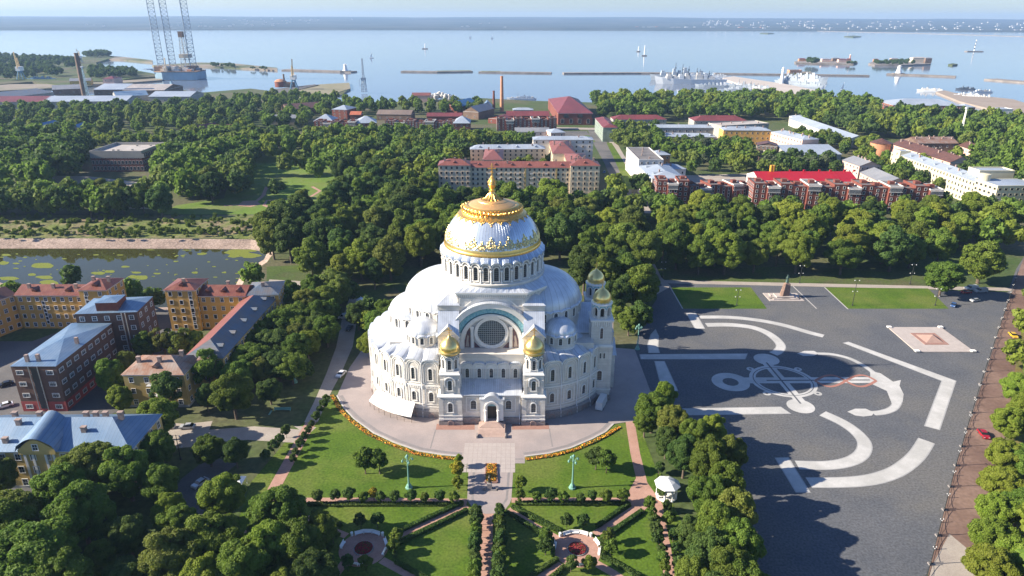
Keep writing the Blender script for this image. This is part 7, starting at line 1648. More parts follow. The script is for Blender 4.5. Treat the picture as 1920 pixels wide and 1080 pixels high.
# --- vehicles
def car_parts(col, kind='car'):
    root = bpy.data.objects.new('parked_'+kind, None); COL.objects.link(root)
    L, Wd = {'car': (4.4, 1.8), 'van': (5.4, 2.0), 'truck': (6.2, 2.3)}[kind]; hw = Wd/2
    if kind == 'car':
        low = [(-2.2, .28), (-2.2, .72), (-2.05, .9), (-1.2, .96), (1.3, .98), (2.1, .92), (2.2, .7), (2.2, .28)]; cab = [(-1.15, .93), (-.45, 1.42), (1.0, 1.44), (1.75, .95)]; wx = 1.35
    elif kind == 'van':
        low = [(-2.7, .3), (-2.7, .95), (-2.2, 1.15), (-1.7, 1.25), (2.65, 1.25), (2.7, .3)]; cab = [(-1.75, 1.22), (-1.0, 2.0), (2.6, 2.05), (2.66, 1.22)]; wx = 1.75
    else:
        low = [(-3.1, .35), (-3.1, 1.0), (3.1, 1.0), (3.1, .35)]; cab = [(-3.0, .98), (-3.0, 3.0), (3.0, 3.0), (3.0, .98)]; wx = 2.0
    MB().vprism(low, -hw, hw).build('body', col, root)
    m = MB(); n = len(cab); iw = hw-.16; vs = [(x, -(hw-.02 if z < 1.3 and i in (0, n-1) else iw), z) for i, (x, z) in enumerate(cab)]+[(x, (hw-.02 if z < 1.3 and i in (0, n-1) else iw), z) for i, (x, z) in enumerate(cab)]
    m.add(vs, [(0, 1, 2, 3), (7, 6, 5, 4), (0, 4, 5, 1), (2, 6, 7, 3), (3, 7, 4, 0)]); 
    if kind == 'truck': m.add([vs[1], vs[2], vs[6], vs[5]], [(0, 1, 2, 3)]); m.build('box', col, root)
    else: m.build('cabin_windows', m_cglass, root); MB().add([(cab[1][0]-.05, -iw, cab[1][1]+.015), (cab[2][0]+.05, -iw, cab[2][1]+.015), (cab[2][0]+.05, iw, cab[2][1]+.015), (cab[1][0]-.05, iw, cab[1][1]+.015), (cab[1][0]-.05, -iw, cab[1][1]-.05), (cab[2][0]+.05, -iw, cab[2][1]-.05), (cab[2][0]+.05, iw, cab[2][1]-.05), (cab[1][0]-.05, iw, cab[1][1]-.05)], [(0, 1, 2, 3), (0, 4, 5, 1), (1, 5, 6, 2), (2, 6, 7, 3), (3, 7, 4, 0)]).build('roof', col, root)
    if kind == 'van': MB().box(-.6, -hw-.01, 1.2, 2.65, -iw+.03, 2.0).box(-.6, hw+.01, 1.2, 2.65, iw-.03, 2.0).build('side_panel', col, root)
    for x in (-wx, wx):
        for s in (-1, 1):
            q = MB(); q.at(M=Matrix.Translation((x, s*(hw-.08), .33)) @ Matrix.Rotation(pi/2, 4, 'X')); q.cyl(0, 0, -.11, .11, .33, n=14); q.M = None; w = q.build('wheel', m_tyre, root)
            q = MB(); q.at(M=Matrix.Translation((x, s*(hw+.045), .33)) @ Matrix.Rotation(pi/2, 4, 'X')); q.cyl(0, 0, -.02, .02, .18, n=10); q.M = None; q.build('rim', m_rim, w)
    for s in (-.62, .62): MB().cbox(-L/2-.0, s*hw/.9, .6, .08, .35, .17).build('headlight', m_globe, root); MB().cbox(L/2, s*hw/.9, .65, .06, .3, .15).build('tail_light', m_rd, root)
    return root
VP = {}
def vehicle(u, v, rz, colname, label, kind='car'):
    cols = {'white': (.75, .75, .75), 'silver': (.45, .47, .5), 'dark': (.02, .022, .03), 'blue': (.05, .12, .3), 'red': (.38, .015, .03), 'yellow': (.75, .48, .03), 'grey': (.16, .17, .18)}
    k = (kind, colname); p = G(u, v)
    if k not in VP: o = car_parts(paint(colname, cols[colname]), kind); VP[k] = o; o.location = (p.x, p.y, .06); o.rotation_euler = (0, 0, radians(rz)); o['label'] = label; o['category'] = {'car': 'car', 'van': 'van', 'truck': 'trailer'}[kind]
    else: copy_tree(VP[k], None, (p.x, p.y, .06), radians(rz), label=label)
for a in ((640, 704, 75, 'white', 'white car parked beside the plaza left of the cathedral'), (352, 803, 5, 'silver', 'silver car parked at the forecourt right of the yellow house'), (314, 803, 8, 'white', 'white car parked half under trees by the yellow house'),
          (376, 909, 62, 'silver', 'silver car on the shaded parking road in the lower left'), (272, 594, 25, 'grey', 'grey car, upper one in the courtyard between the ochre blocks'), (264, 600, 25, 'dark', 'black car below the grey one in the courtyard between the ochre blocks'),
          (261, 609, 10, 'dark', 'dark car nearest the brick block in the ochre courtyard'), (287, 631, 80, 'silver', 'small silver car beside the courtyard birches'), (10, 763, 40, 'white', 'white car left of the dark brick block'), (12, 723, 40, 'dark', 'dark car left of the brick block behind the white one'),
          (2, 965, 60, 'white', 'white car cut by the left edge near the bottom'), (1843, 817, 80, 'red', 'dark red car driving on the brown road'), (1899, 631, 78, 'yellow', 'yellow car on the brown road'), (1827, 565, 20, 'silver', 'silver car beside the fence at the top right of the square'),
          (1787, 574, 50, 'blue', 'blue car under the round tree at the square corner'), (1811, 550, 10, 'red', 'red car in front of the white van'), (1133, 324, 75, 'blue', 'blue car parked in the street right of the cream block'), (1137, 338, 75, 'dark', 'dark car behind the blue one in the tree strip street'),
          (655, 618, 80, 'dark', 'dark car in the street left of the cathedral'), (662, 600, 80, 'silver', 'silver car parked under the trees left of the apse')):
    vehicle(*a)
vehicle(1820, 543, 5, 'white', 'white van, right one of the two at the wood corner of the square', 'van'); vehicle(1838, 548, 5, 'silver', 'silver van, nearest the fence at the wood corner', 'van'); vehicle(647, 597, 5, 'white', 'white van in the street left of the cathedral', 'van')
vehicle(1127, 762, 68, 'white', 'white box trailer parked at the right foot of the cathedral', 'truck')
# green garden seat and low fences in the shade at the left
p = G(527, 775); B = empty('garden_swing', 'green painted garden bench group in the shade left of the walk', 'bench', p)
MB().box(-2.6, 1.2, .4, 2.6, 1.7, .5).build('seat', m_verdi, B); MB().box(-2.6, 1.7, .5, 2.6, 1.8, 1.1).build('backrest', m_verdi, B); MB().box(-3.4, -1.6, .4, -2.9, .9, .5).build('side_seat', m_verdi, B)
for x in (-2.4, 2.4): MB().box(x-.06, 1.2, 0, x+.06, 1.7, .4).build('leg', m_verdi, B)
# white wall on the pond bank
a, b, c2 = G(118, 389), G(290, 392), G(310, 382)
MB().strip([(a.x, a.y), (b.x, b.y), (c2.x, c2.y)], .4, 0, 2.4).build('garden_wall', w_white)
props(bpy.data.objects['garden_wall'], 'long low white wall behind the row of trees on the pond bank', 'wall')
# algae mats on the pond
r = random.Random(12); al = MB()
def blob(u, v, ru, rv, n=18):
    P_ = []; f = [r.uniform(.7, 1.25) for _ in range(n)]
    for i in range(n): a = 2*pi*i/n; k = (f[i]+f[i-1])/2; P_.append((u+ru*k*cos(a), v+rv*k*sin(a)))
    al.sheet(GX(P_, -2.97), -2.97+r.uniform(0, .012))
for u, v, ru, rv in ((80, 498, 20, 6), (17, 522, 18, 4), (85, 520, 16, 3.5), (92, 530, 18, 6), (8, 493, 10, 3.5), (178, 512, 7, 2.5), (188, 512, 9, 3), (205, 509, 9, 2.5), (235, 500, 8, 2), (265, 520, 15, 4), (250, 519, 10, 3), (255, 511, 9, 2), (275, 548, 10, 5), (12, 478, 10, 2), (60, 515, 8, 2.5), (366, 511, 6, 2), (380, 476, 9, 2.5), (330, 490, 5, 1.2), (420, 511, 5, 1.2), (445, 474, 24, 5), (468, 479, 20, 5), (455, 470, 30, 2.5), (440, 480, 12, 3), (295, 513, 7, 1.5), (25, 533, 7, 2), (30, 494, 6, 1.5), (180, 478, 6, 1.2), (225, 478, 7, 1), (282, 468.5, 8, .8), (350, 469, 8, .8), (120, 485, 5, 1), (60, 542, 18, 2.5), (30, 503, 6, 1)): blob(u, v, ru, rv)
for _ in range(60): blob(r.uniform(0, 480), r.uniform(468, 530), r.uniform(1.5, 4.5), r.uniform(.4, 1.1), 9)
o = al.build('algae', mat_ground('algae_mat', (0.12, 0.15, 0.02), (0.18, 0.20, 0.03), 1.0, fine=.3, fscale=2), fix=False); o['kind'] = 'stuff'
# ================================================================ HARBOUR AND FAR SHORE
SEAZ = -2.2
def PS(u, v, z=SEAZ):
    p = G(u, v, z); d = p.y*cos(PITCH)-(p.z-CAMH)*sin(PITCH); return p, d/FPX
def land(name, px, z, m, kind='structure', label=None, cat=None):
    s = MB().prism(GX(px, z), SEAZ-1, z, bot=False); o = s.build(name, m, fix=False)
    if kind: o['kind'] = kind
    else: props(o, label, cat)
    return o
m_shore = mat_ground('rocky_shore', (0.21, 0.18, 0.15), (0.28, 0.24, 0.19), .03, (.09, .11, .05), .01)
m_quay = mat_ground('pale_quay', (0.42, 0.37, 0.33), (0.48, 0.43, 0.39), .02)
m_mole = mat('mole_stone', (0.21, 0.185, 0.165), .95, noise=.3, nscale=.05); m_grass2 = mat('mole_grass', (.16, .19, .07), .95, noise=.2, nscale=.05)
land('island', [(-500, 106), (0, 104), (60, 103), (160, 106), (195, 100), (215, 107), (180, 117), (182, 123), (250, 131), (290, 138), (296, 143), (250, 146), (215, 152), (160, 153), (120, 160), (60, 153), (0, 158), (-500, 170)], 1.5, m_land)
land('island', [(190, 103), (235, 107), (286, 113), (286, 117), (232, 112), (186, 110)], 1, m_shore)
land('island', [(285, 122), (370, 117), (430, 118), (520, 127), (520, 131), (430, 126), (370, 124), (300, 128)], 1, m_shore)
far_trees = []
def ftrees(px, n, h=(11, 16), seed=1):
    P_ = GX(px, 3); r = random.Random(seed); xs = [p[0] for p in P_]; ys = [p[1] for p in P_]; k = 0; t = 0
    while k < n and t < 8000:
        t += 1; x, y = r.uniform(min(xs), max(xs)), r.uniform(min(ys), max(ys))
        if inpoly(x, y, P_): far_trees.append(dict(x=x, y=y, h=r.uniform(*h), kind='b', col='dark', z=.5)); k += 1
ftrees([(-200, 110), (0, 106), (110, 109), (150, 116), (120, 140), (60, 148), (0, 150), (-200, 150)], 420, (12, 19), seed=2)
ftrees([(155, 104), (200, 101), (208, 106), (165, 109)], 34, (14, 20), seed=3); ftrees([(168, 128), (250, 134), (255, 143), (170, 146)], 90, (10, 16), seed=4); ftrees([(395, 121), (440, 122), (440, 125), (400, 124)], 26, (7, 10), seed=5); ftrees([(470, 126), (500, 127), (500, 129), (470, 128)], 12, (5, 8), seed=5)
def mole(px, w, lab, h=2.6, grass=None):
    P_ = GX(px, SEAZ); o = MB().strip(P_, w, SEAZ-1, h+1).build('breakwater', m_mole); props(o, lab, 'breakwater', 'stone breakwaters of the harbour')
    if grass: g_ = MB().strip(GX(grass, SEAZ), w*.5, SEAZ+h, .5).build('grass_top', m_grass2, o)
mole([(534, 132), (600, 134), (664, 136)], 26, 'breakwater with a small lighthouse left of the steel mast'); mole([(754, 135), (820, 136), (885, 135)], 22, 'short breakwater left of the two gaps', grass=[(820, 135.5), (882, 134.5)])
mole([(899, 136), (960, 137), (1034, 138)], 22, 'breakwater piece between the two gaps', grass=[(903, 136), (938, 136)]); mole([(1056, 138.5), (1200, 138), (1310, 139)], 22, 'long breakwater running behind the big warship')
mole([(1340, 139), (1480, 141), (1628, 143)], 16, 'breakwater right of the white harbour lighthouse'); mole([(1662, 140), (1720, 142), (1792, 145)], 26, 'breakwater with the white tower before the sea forts'); mole([(1857, 150), (1890, 153), (1990, 160)], 34, 'tan breakwater at the right edge')
mole([(1440, 56.5), (1600, 60), (1760, 64), (1960, 70)], 30, 'very long low dam far out at the right', h=3)
land('island', [(1583, 68), (1600, 66.5), (1615, 68), (1600, 69.5)], 2, m_land); land('island', [(1425, 62), (1440, 61), (1452, 62), (1440, 63)], 2, m_land); land('island', [(1778, 120), (1786, 118.6), (1796, 120), (1786, 121.5)], 1.5, m_land)
# sea forts
def fort(px, lab, items, tz):
    c = PS(*px[0])[0]; root = empty('sea_fort', lab, 'fort', (c.x, c.y, SEAZ)); P_ = [(x-c.x, y-c.y) for x, y in GX(px, SEAZ)]
    MB().prism(P_, -1, 3.5).build('quay', m_mole, root)
    for (u, v, wpx, hpx, m, rf) in items:
        p, k = PS(u, v); w = wpx*k; h = hpx*k; q = MB().cbox(p.x-c.x, p.y-c.y, 3.4, w, w*.45, h).build('wall', m, root)
        x, y = p.x-c.x, p.y-c.y; MB().add([(x-w/2, y-w*.24, h+3.3), (x+w/2, y-w*.24, h+3.3), (x+w/2, y+w*.24, h+3.3), (x-w/2, y+w*.24, h+3.3), (x-w*.3, y, h+5.5), (x+w*.3, y, h+5.5)], [(0, 1, 5, 4), (2, 3, 4, 5), (1, 2, 5), (0, 4, 3)]).build('roof', rf, q)
    return root, c
fort([(1489, 118), (1500, 114.5), (1560, 114), (1608, 119), (1600, 122), (1492, 120)], 'sea fort island with red brick barracks and a pink lighthouse', [(1503, 117, 13, 4, w_orange, r_crim), (1547, 118, 16, 5, w_pink, r_white), (1566, 117, 14, 5, w_brown, r_grey), (1578, 119, 16, 5, w_pink, r_crim), (1590, 118.5, 8, 5, w_orange, r_crim)], 3)
fort([(1628, 121), (1640, 116), (1700, 114), (1742, 118), (1745, 122), (1690, 124.5), (1640, 124)], 'second sea fort island with pale broken casemates at its right end', [(1641, 118, 9, 4, w_orange, r_crim), (1675, 117, 13, 5, w_pink, r_white), (1720, 119, 26, 8, w_cream, r_gravel), (1738, 121, 12, 9, w_brown, r_grey)], 3)
ftrees([(1502, 118), (1525, 117), (1535, 119), (1505, 120)], 12, (14, 18), seed=6); ftrees([(1640, 117), (1700, 115), (1715, 119), (1690, 121), (1645, 120)], 40, (8, 13), seed=7); ftrees([(1582, 118), (1606, 119), (1600, 120.5)], 6, (8, 11), seed=8)
merged('far_trees', far_trees, 'dark')
land('island', [(1478, 137), (1486, 134), (1520, 134), (1527, 139), (1500, 141)], .5, m_shore); simple('fort_building', 'small orange fort on the breakwater beside the destroyers', 1481, 132, 1504, 132, 7, 14, w_orange, r_gravel, cat='fort', kind='flat', rh=.8, floors=1, sp=6)
# piers
land('pier', [(1352, 146), (1375, 143), (1470, 157), (1535, 170), (1552, 184), (1410, 184), (1430, 172)], .3, m_quay); land('pier', [(1755, 172), (1770, 169), (1790, 174), (1900, 186), (1960, 205), (1900, 215), (1800, 190)], .3, mat_ground('brown_quay', (.27, .22, .18), (.31, .26, .22), .03))
land('pier', [(560, 168), (600, 158), (655, 155), (657, 166), (640, 171), (600, 183), (555, 185)], .6, mat_ground('grassy_spit', (.21, .20, .12), (.25, .22, .16), .03)); land('pier', [(505, 168), (590, 158), (600, 160), (520, 178)], .6, m_asph)
land('pier', [(-200, 174), (0, 158), (120, 157), (200, 153), (300, 146), (304, 150), (200, 158), (120, 164), (0, 170), (-200, 182)], .5, m_shore)

# lattice helper
def lattice(mb, x, y, z0, z1, w, n, r, tri=True, wt=None):
    k = 3 if tri else 4; C = []
    for i in range(n+1):
        t = i/n; ww = w+(wt-w)*t if wt is not None else w; C.append([(x+ww/1.7*cos(2*pi*j/k+.5), y+ww/1.7*sin(2*pi*j/k+.5), z0+(z1-z0)*t) for j in range(k)])
    for j in range(k):
        mb.tube([C[0][j], C[-1][j]], r, 4)
        for i in range(n):
            j2 = (j+1) % k; mb.tube([C[i][j], C[i][j2]], r*.5, 3); mb.tube([C[i][j], C[i+1][j2]] if i % 2 else [C[i][j2], C[i+1][j]], r*.5, 3)
    return mb
# drilling rig
m_steel = mat('blue_grey_steel', (.20, .26, .34), .5, .3, noise=.1, nscale=.1); m_rustst = mat('rusty_steel', (.24, .15, .10), .8, noise=.3, nscale=.2); m_hull = mat('blue_hull', (.20, .32, .42), .6, noise=.15, nscale=.05)
p, k = PS(340, 150); p.x -= 8*k; RG = empty('drilling_rig', 'jack up drilling rig with three very tall lattice legs standing in the harbour', 'drilling rig', (p.x, p.y, SEAZ)); X = lambda u: (u-340)*k
hull = [(X(300), 0), (X(318), -10), (X(380), -6), (X(378), 45), (X(345), 75), (X(306), 60)]
MB().prism(hull, 0.5, 15).build('hull', m_hull, RG); MB().prism([(a*1.02, b*1.02-.5) for a, b in hull], 15, 16.5).build('deck', m_rustst, RG)
for u, y in ((307, 12), (324, 24), (360, 30)): MBl = lattice(MB(), X(u), y, -6, 182, 13, 26, .62); MBl.build('leg', m_steel, RG); MB().cbox(X(u), y, 16, 17, 17, 9).build('jack_house', m_rustst, RG)
lattice(MB(), X(348), 30, 16, 78, 16, 9, .55, False, 7).build('derrick', mat('derrick_steel', (.30, .33, .36), .6), RG); MB().cbox(X(348), 30, 78, 8.5, 8.5, 11).build('crown_block', m_rustst, RG); MB().cbox(X(350), 30, 40, 18, 18, 7).build('drill_floor', m_cream_ if False else w_cream, RG)
r = random.Random(9)
for i in range(26): w, d, h = r.uniform(4, 13), r.uniform(4, 10), r.uniform(2.5, 9); MB().cbox(X(r.uniform(306, 376)), r.uniform(0, 40), 16.4, w, d, h).build('deck_module', r.choice([w_white, w_cream, m_rustst, m_steel, w_orange]), RG)
MB().cyl(X(288), 10, 19, 20.2, 13, n=8).build('helideck', m_steel, RG); MB().tube([(X(288), 10, 19), (X(305), 10, 12)], .9, 5).build('helideck_brace', m_steel, RG)
MB().tube([(X(326), -8, 18), (X(330), -14, 42)], 1.2, 5).cbox(X(326), -8, 16, 5, 5, 8).build('deck_crane', w_cream, RG)
# chimneys and masts
def chimney(u, v, h, r0, r1, m, lab, base=0): p = G(u, v); c_ = empty('chimney_stack', lab, 'chimney', p); MB().lathe([(r0, -.5), (r1, h), (r1*1.12, h+.1), (r1*1.12, h+1.4), (r1*.7, h+1.4), (r1*.7, h-2)], 14).build('shaft', m, c_, True); MB().lathe([(r0*1.02-(r0-r1)*.8, h*.78), (r1*1.1, h*.78+.1), (r1*1.1, h*.82), (r1, h*.82)], 14).build('band', m, c_)
chimney(160, 180, 61, 4.6, 2.9, w_brown, 'tall dark brown chimney of the shipyard'); chimney(941, 209.5, 43, 2.7, 1.7, w_orange, 'taller red brick chimney behind the factory roofs'); chimney(926, 204, 22, 2.0, 1.3, w_redb, 'shorter brick chimney left of the tall brick one')
chimney(534, 163, 20, 2, 1.4, w_brown, 'small dark chimney beside the domed boiler house on the spit')
def mast(u, v, h, w, m, lab, name='lattice_mast', cat='mast'): p = G(u, v); c_ = empty(name, lab, cat, p); lattice(MB(), 0, 0, 0, h, w, 14, w*.07, False, w*.35).build('lattice', m, c_); MB().cbox(0, 0, h, w*.8, w*.8, 1.6).build('lamp_head', m_white, c_)
mast(167, 189, 46, 3.6, mat('light_blue_steel', (.35, .5, .58), .5), 'pale blue lattice floodlight mast beside the brown chimney'); mast(1796, 272, 34, 2.4, m_white, 'white lattice mast rising from the rust roofed barracks'); mast(1786, 228, 16, 1.6, m_white, 'small white mast in the shore wood')
p, k = PS(683, 172, 0); c_ = empty('harbour_crane', 'slim blue grey lattice crane with raised jib at the shore', 'crane', (p.x, p.y, 0)); lattice(MB(), 0, 0, 0, 20, 8, 5, .5, False, 5).build('tower', m_steel, c_); lattice(MB(), 0, 0, 20, 52, 3.6, 12, .3, False, 1.4).build('jib', m_steel, c_); MB().tube([(-7, 0, 20), (-7, 0, 8), (0, 0, 16)], .6, 4).build('counterweight_arm', m_steel, c_); MB().cbox(0, 0, 18, 7, 6, 4).build('cab', m_steel, c_)
def portal(u, v, s, lab, jib=(6, 30)):
    p, k = PS(u, v, 0); c_ = empty('harbour_crane', lab, 'crane', (p.x, p.y, 0)); c_.scale = (s, s, s); mb_ = mat('crane_blue', (.12, .28, .42), .6); my = mat('crane_yellow', (.62, .45, .22), .6)
    for x in (-5, 5):
        for y in (-4, 4): MB().tube([(x, y, 0), (x*.4, y*.4, 12)], .7, 4).build('leg', mb_, c_)
    MB().cyl(0, 0, 12, 13.5, 3.5, n=10).build('turntable', mb_, c_); MB().cbox(0, 1, 13.5, 7, 9, 6).build('machine_house', m_white, c_); lattice(MB(), 0, 0, 19, 32, 3, 5, .3, False, 1.5).build('tower', my, c_)
    MB().tube([(0, -3, 17), (jib[0], -6, 17+jib[1])], .8, 4).tube([(0, 0, 31), (jib[0], -6, 17+jib[1])], .35, 4).build('jib', my, c_)
portal(41, 150, 1.25, 'blue legged harbour crane with orange jib at the left dock', (2, 24)); portal(552, 168, 1.2, 'blue legged harbour crane with cream jib on the grassy spit', (3, 24)); portal(613 if False else 152, 118, .9, 'thin cream crane beside the island trees', (-2, 22))
p, k = PS(527, 163, .6); b_ = empty('boiler_house', 'round domed brick boiler house on the spit', 'building', (p.x, p.y, .6)); MB().lathe([(10, 0), (10, 9)], 16).build('wall', w_redb, b_, True); MB().lathe([(10.5, 9), (7, 12), (.1, 13.5)], 16).build('roof', w_orange, b_, True); MB().cbox(14, 0, 0, 18, 14, 8).build('annex', w_brown, b_)
# lighthouses and sea marks
def light(u, v, h, r0, lab, m=None, base=None, name='lighthouse', z=SEAZ):
    p, k = PS(u, v, z); c_ = empty(name, lab, 'lighthouse', (p.x, p.y, z)); m = m or m_white
    if base: MB().cbox(0, 0, -.5, base[0], base[1], base[2]).build('base', m_mole, c_)
    b = base[2]-.6 if base else 0
    MB().lathe([(r0*1.3, b), (r0, b+h*.15), (r0*.62, b+h*.82), (r0*.95, b+h*.83), (r0*.95, b+h*.86)], 12).build('tower', m, c_, True); MB().lathe([(r0*.5, b+h*.86), (r0*.5, b+h*.94), (r0*.62, b+h*.94), (.05, b+h)], 10).build('lantern', m_trim, c_)
light(1465, 157, 31, 3.6, 'white conical harbour lighthouse on the naval pier'); light(648, 136, 15, 5, 'small pale lighthouse on the breakwater left of the steel mast', base=(22, 12, 4.5)); light(1684, 140.5, 17, 5.5, 'squat white lighthouse tower on the breakwater before the forts', base=(24, 12, 4.5)); light(1592, 118, 24, 3, 'pink lighthouse on the first sea fort', mat('pink_tower', (.55, .3, .25), .8))
def beacon(u, v, h, lab, striped=False, plat=14, m=None):
    p, k = PS(u, v); c_ = empty('sea_mark', lab, 'sea mark', (p.x, p.y, SEAZ)); MB().cbox(0, 0, 0, plat, plat*.3, 3).build('platform', m_mole, c_)
    n = 7
    for i in range(n): MB().cyl(0, 0, 3+(h-3)*i/n, 3+(h-3)*(i+1)/n, 1.9-.12*i, 1.9-.12*(i+1), 8).build('tower_segment', m_white if (i % 2 == 0 or not striped) else m_black, c_)
beacon(1826, 97, 44, 'tall black and white striped sea mark on a wide platform', True, 62); beacon(797, 92, 22, 'thin cross shaped sea mark far out before the steel mast', False, 22, m_mole); beacon(1197, 97, 20, 'white sea mark, left and farther of the pair', False, 14); beacon(1208, 105, 34, 'white sea mark, right and nearer of the pair', False, 16)
# ships
m_navy = mat('warship_grey', (.36, .41, .46), .6, noise=.08, nscale=.05); m_navy2 = mat('warship_pale', (.60, .63, .66), .6, noise=.06, nscale=.05); m_dk = mat('dark_steel', (.10, .13, .17), .6)
def ship(u, v, L, lab, m, rz=180, cat='warship', busy=1.0, name='warship', h0=1.0):
    p, k = PS(u, v); S = empty(name, lab, cat, (p.x, p.y, SEAZ), radians(rz)); B = L*.11; r = random.Random(int(u*7+v)); H_ = L*.055*h0
    st = [(-.5, .75, .9), (-.35, .95, .92), (0, 1, .95), (.25, .9, 1.1), (.4, .55, 1.3), (.5, .04, 1.55)]; rows = []
    for x, w, z in st: rows.append([(x*L*(1 if x < .5 else 1.0), -B/2*w, H_*z), (x*L*.94, -B/2*w*.8, -.5), (x*L*.94, B/2*w*.8, -.5), (x*L, B/2*w, H_*z), (x*L, -B/2*w, H_*z)])
    h = MB().grid(rows); h.add(rows[0][:4], [(0, 1, 2, 3)]); h.build('hull', m, S)
    MB().grid([[(a*.995, b*1.01, c+.0) for a, b, c in ((q[1][0], q[1][1], -.4), (q[1][0], q[1][1], 1.0))] for q in rows]).build('waterline', m_dk, S)
    n = int(9*busy)
    for i in range(n):
        x = L*(-.36+.66*i/max(1, n-1)); w = B*r.uniform(.45, .8); l = L*r.uniform(.05, .10); z = H_*.95; hh = L*r.uniform(.02, .06)*(1.4 if .3 < i/n < .75 else 1)
        q = MB().cbox(x, 0, z, l, w, hh); q.cbox(x+l*.1, 0, z+hh, l*.6, w*.7, hh*.6); q.build('superstructure', r.choice([m, m, m_navy2 if m != m_navy2 else w_white]), S)
    for x, f in ((.12, 1.0), (-.08, .75), (-.25, .55))[:max(1, int(3*busy))]:
        q = MB().tube([(x*L, 0, H_), (x*L, 0, H_+L*.19*f)], L*.005, 5); q.tube([(x*L, -B*.35, H_+L*.15*f), (x*L, B*.35, H_+L*.15*f)], L*.003, 4); q.cbox(x*L, 0, H_+L*.11*f, L*.02, B*.3, L*.015); q.build('mast', m_dk, S)
    MB().cbox(-.02*L, 0, H_, L*.05, B*.4, L*.07).build('funnel', m_dk if m == m_navy else m, S)
    for x in (.33, -.42): q = MB().cbox(x*L, 0, H_*1.0, L*.03, B*.3, L*.018); q.tube([(x*L, 0, H_+L*.012), (x*L+L*.04*(1 if x > 0 else -1), 0, H_+L*.02)], L*.003, 4); q.build('gun_turret', m, S)
ship(1294, 157, 138, 'long pale warship with tall masts, nearest at the mole', m_navy2, 180, h0=1.2); ship(1280, 150, 135, 'grey warship moored behind the long pale one', m_navy, 180); ship(1335, 163, 62, 'low grey patrol ship in front of the long pale warship', m_navy, 172, busy=.8)
ship(1392, 163, 55, 'grey corvette left of the naval pier, outer one', m_navy, 165); ship(1415, 168, 58, 'grey corvette left of the naval pier, inner one', m_navy, 160); ship(1385, 170, 50, 'small bluish corvette nearest the shore wood', m_navy, 170); ship(1340, 146, 60, 'pale auxiliary ship behind the stern of the warships', m_navy2, 175)
ship(1500, 158, 95, 'dark grey destroyer on the right side of the naval pier', m_navy, -35, h0=1.2, busy=1.3); ship(1508, 150, 90, 'dark grey destroyer behind the first one at the pier', m_navy, -30, busy=1.3); ship(1516, 163, 60, 'short grey vessel at the end of the right pier side', m_navy, -35)
ship(1745, 172, 44, 'pale grey missile boat moored off the right pier', m_navy2, 160); ship(1813, 181, 40, 'white motor vessel first in the right boat harbour', m_navy2, 165); ship(1832, 184, 42, 'white motor vessel behind the dark launch at the right', m_navy2, 150); ship(1810, 168, 34, 'dark launch lying left in the right boat harbour', m_dk, 175, name='launch', cat='boat'); ship(1842, 174, 36, 'white launch with blue cabin at the right boat harbour', m_navy2, 185, name='launch', cat='boat')
ship(80, 152, 62, 'light blue cargo ship at the left dock', m_hull, 180, cat='ship', name='cargo_ship'); ship(122, 119, 60, 'dark navy ship with tall masts behind the left island', m_navy, 170, cat='ship', name='moored_ship'); ship(322, 160, 42, 'blue tug in front of the drilling rig', m_hull, 120, cat='tug', name='tug', h0=1.3)
ship(156, 153, 45, 'yellow work barge at the quay left of the brown chimney', mat('barge_yellow', (.5, .38, .08), .7), 180, cat='barge', name='work_barge', busy=.5); ship(978, 188, 46, 'white ship with tall white mast behind the shore trees', m_navy2, 185, cat='ship', name='moored_ship', h0=1.2); ship(310, 172, 40, 'pale vessel beside the dock sheds', m_navy2, 175, cat='ship', name='moored_ship')
def yacht(u, v, s, lab, hc=None):
    p, k = PS(u, v); Y = empty('sailing_boat', lab, 'boat', (p.x, p.y, SEAZ), .3); Y.scale = (s, s, s); MB().grid([[(x, -w, 1.3), (x*.9, 0, -.3), (x, w, 1.3), (x, -w, 1.3)] for x, w in ((-5, 1.2), (0, 1.6), (3, 1.1), (5.5, .05))]).build('hull', hc or m_white, Y); MB().tube([(0.5, 0, 1), (.5, 0, 13)], .15, 5).build('mast', m_white, Y); MB().add([(.4, .02, 2), (-4.4, .02, 2.2), (.4, .02, 12)], [(0, 1, 2)]).build('sail', m_white, Y)
yacht(882, 71, 1.6, 'left one of two distant boats on the open water'); yacht(923, 72.5, 1.6, 'right one of two distant boats on the open water'); yacht(1543, 172, 1.0, 'red and white buoy boat near the shore wood', mat('boat_red', (.5, .08, .06), .6)); yacht(1580, 170, 1.1, 'small white boat in the middle of the right basin'); yacht(697, 109, 1.2, 'tiny boat left of the steel mast on the open water')
pl_ = PS(1345, 152)[0]
# timber and scrap heap on the shore
p, k = PS(815, 186, 0); H_ = MB(); r = random.Random(31)
for i in range(60): x, y = r.uniform(-22, 22), r.uniform(-6, 6); H_.at(M=Matrix.Translation((x, y, r.uniform(1, 9)*(1-abs(x)/30))) @ Matrix.Rotation(r.uniform(0, 3), 4, 'Z') @ Matrix.Rotation(r.uniform(-.4, .4), 4, 'Y')); H_.cyl(0, 0, -2.5, 2.5, 2.1, n=8)
H_.M = None; o = H_.build('scrap_heap', w_white, loc=(p.x+8, p.y, 0)); props(o, 'heap of pale tanks and scrap on the shore behind the poplars', 'scrap heap', kind='stuff')
simple('warehouse', 'salmon long shed beside the heap of pale tanks', 772, 179, 806, 179, 9, 22, w_pink, r_pink, cat='warehouse', kind='gable', rh=3, floors=1, sp=12, sides='')

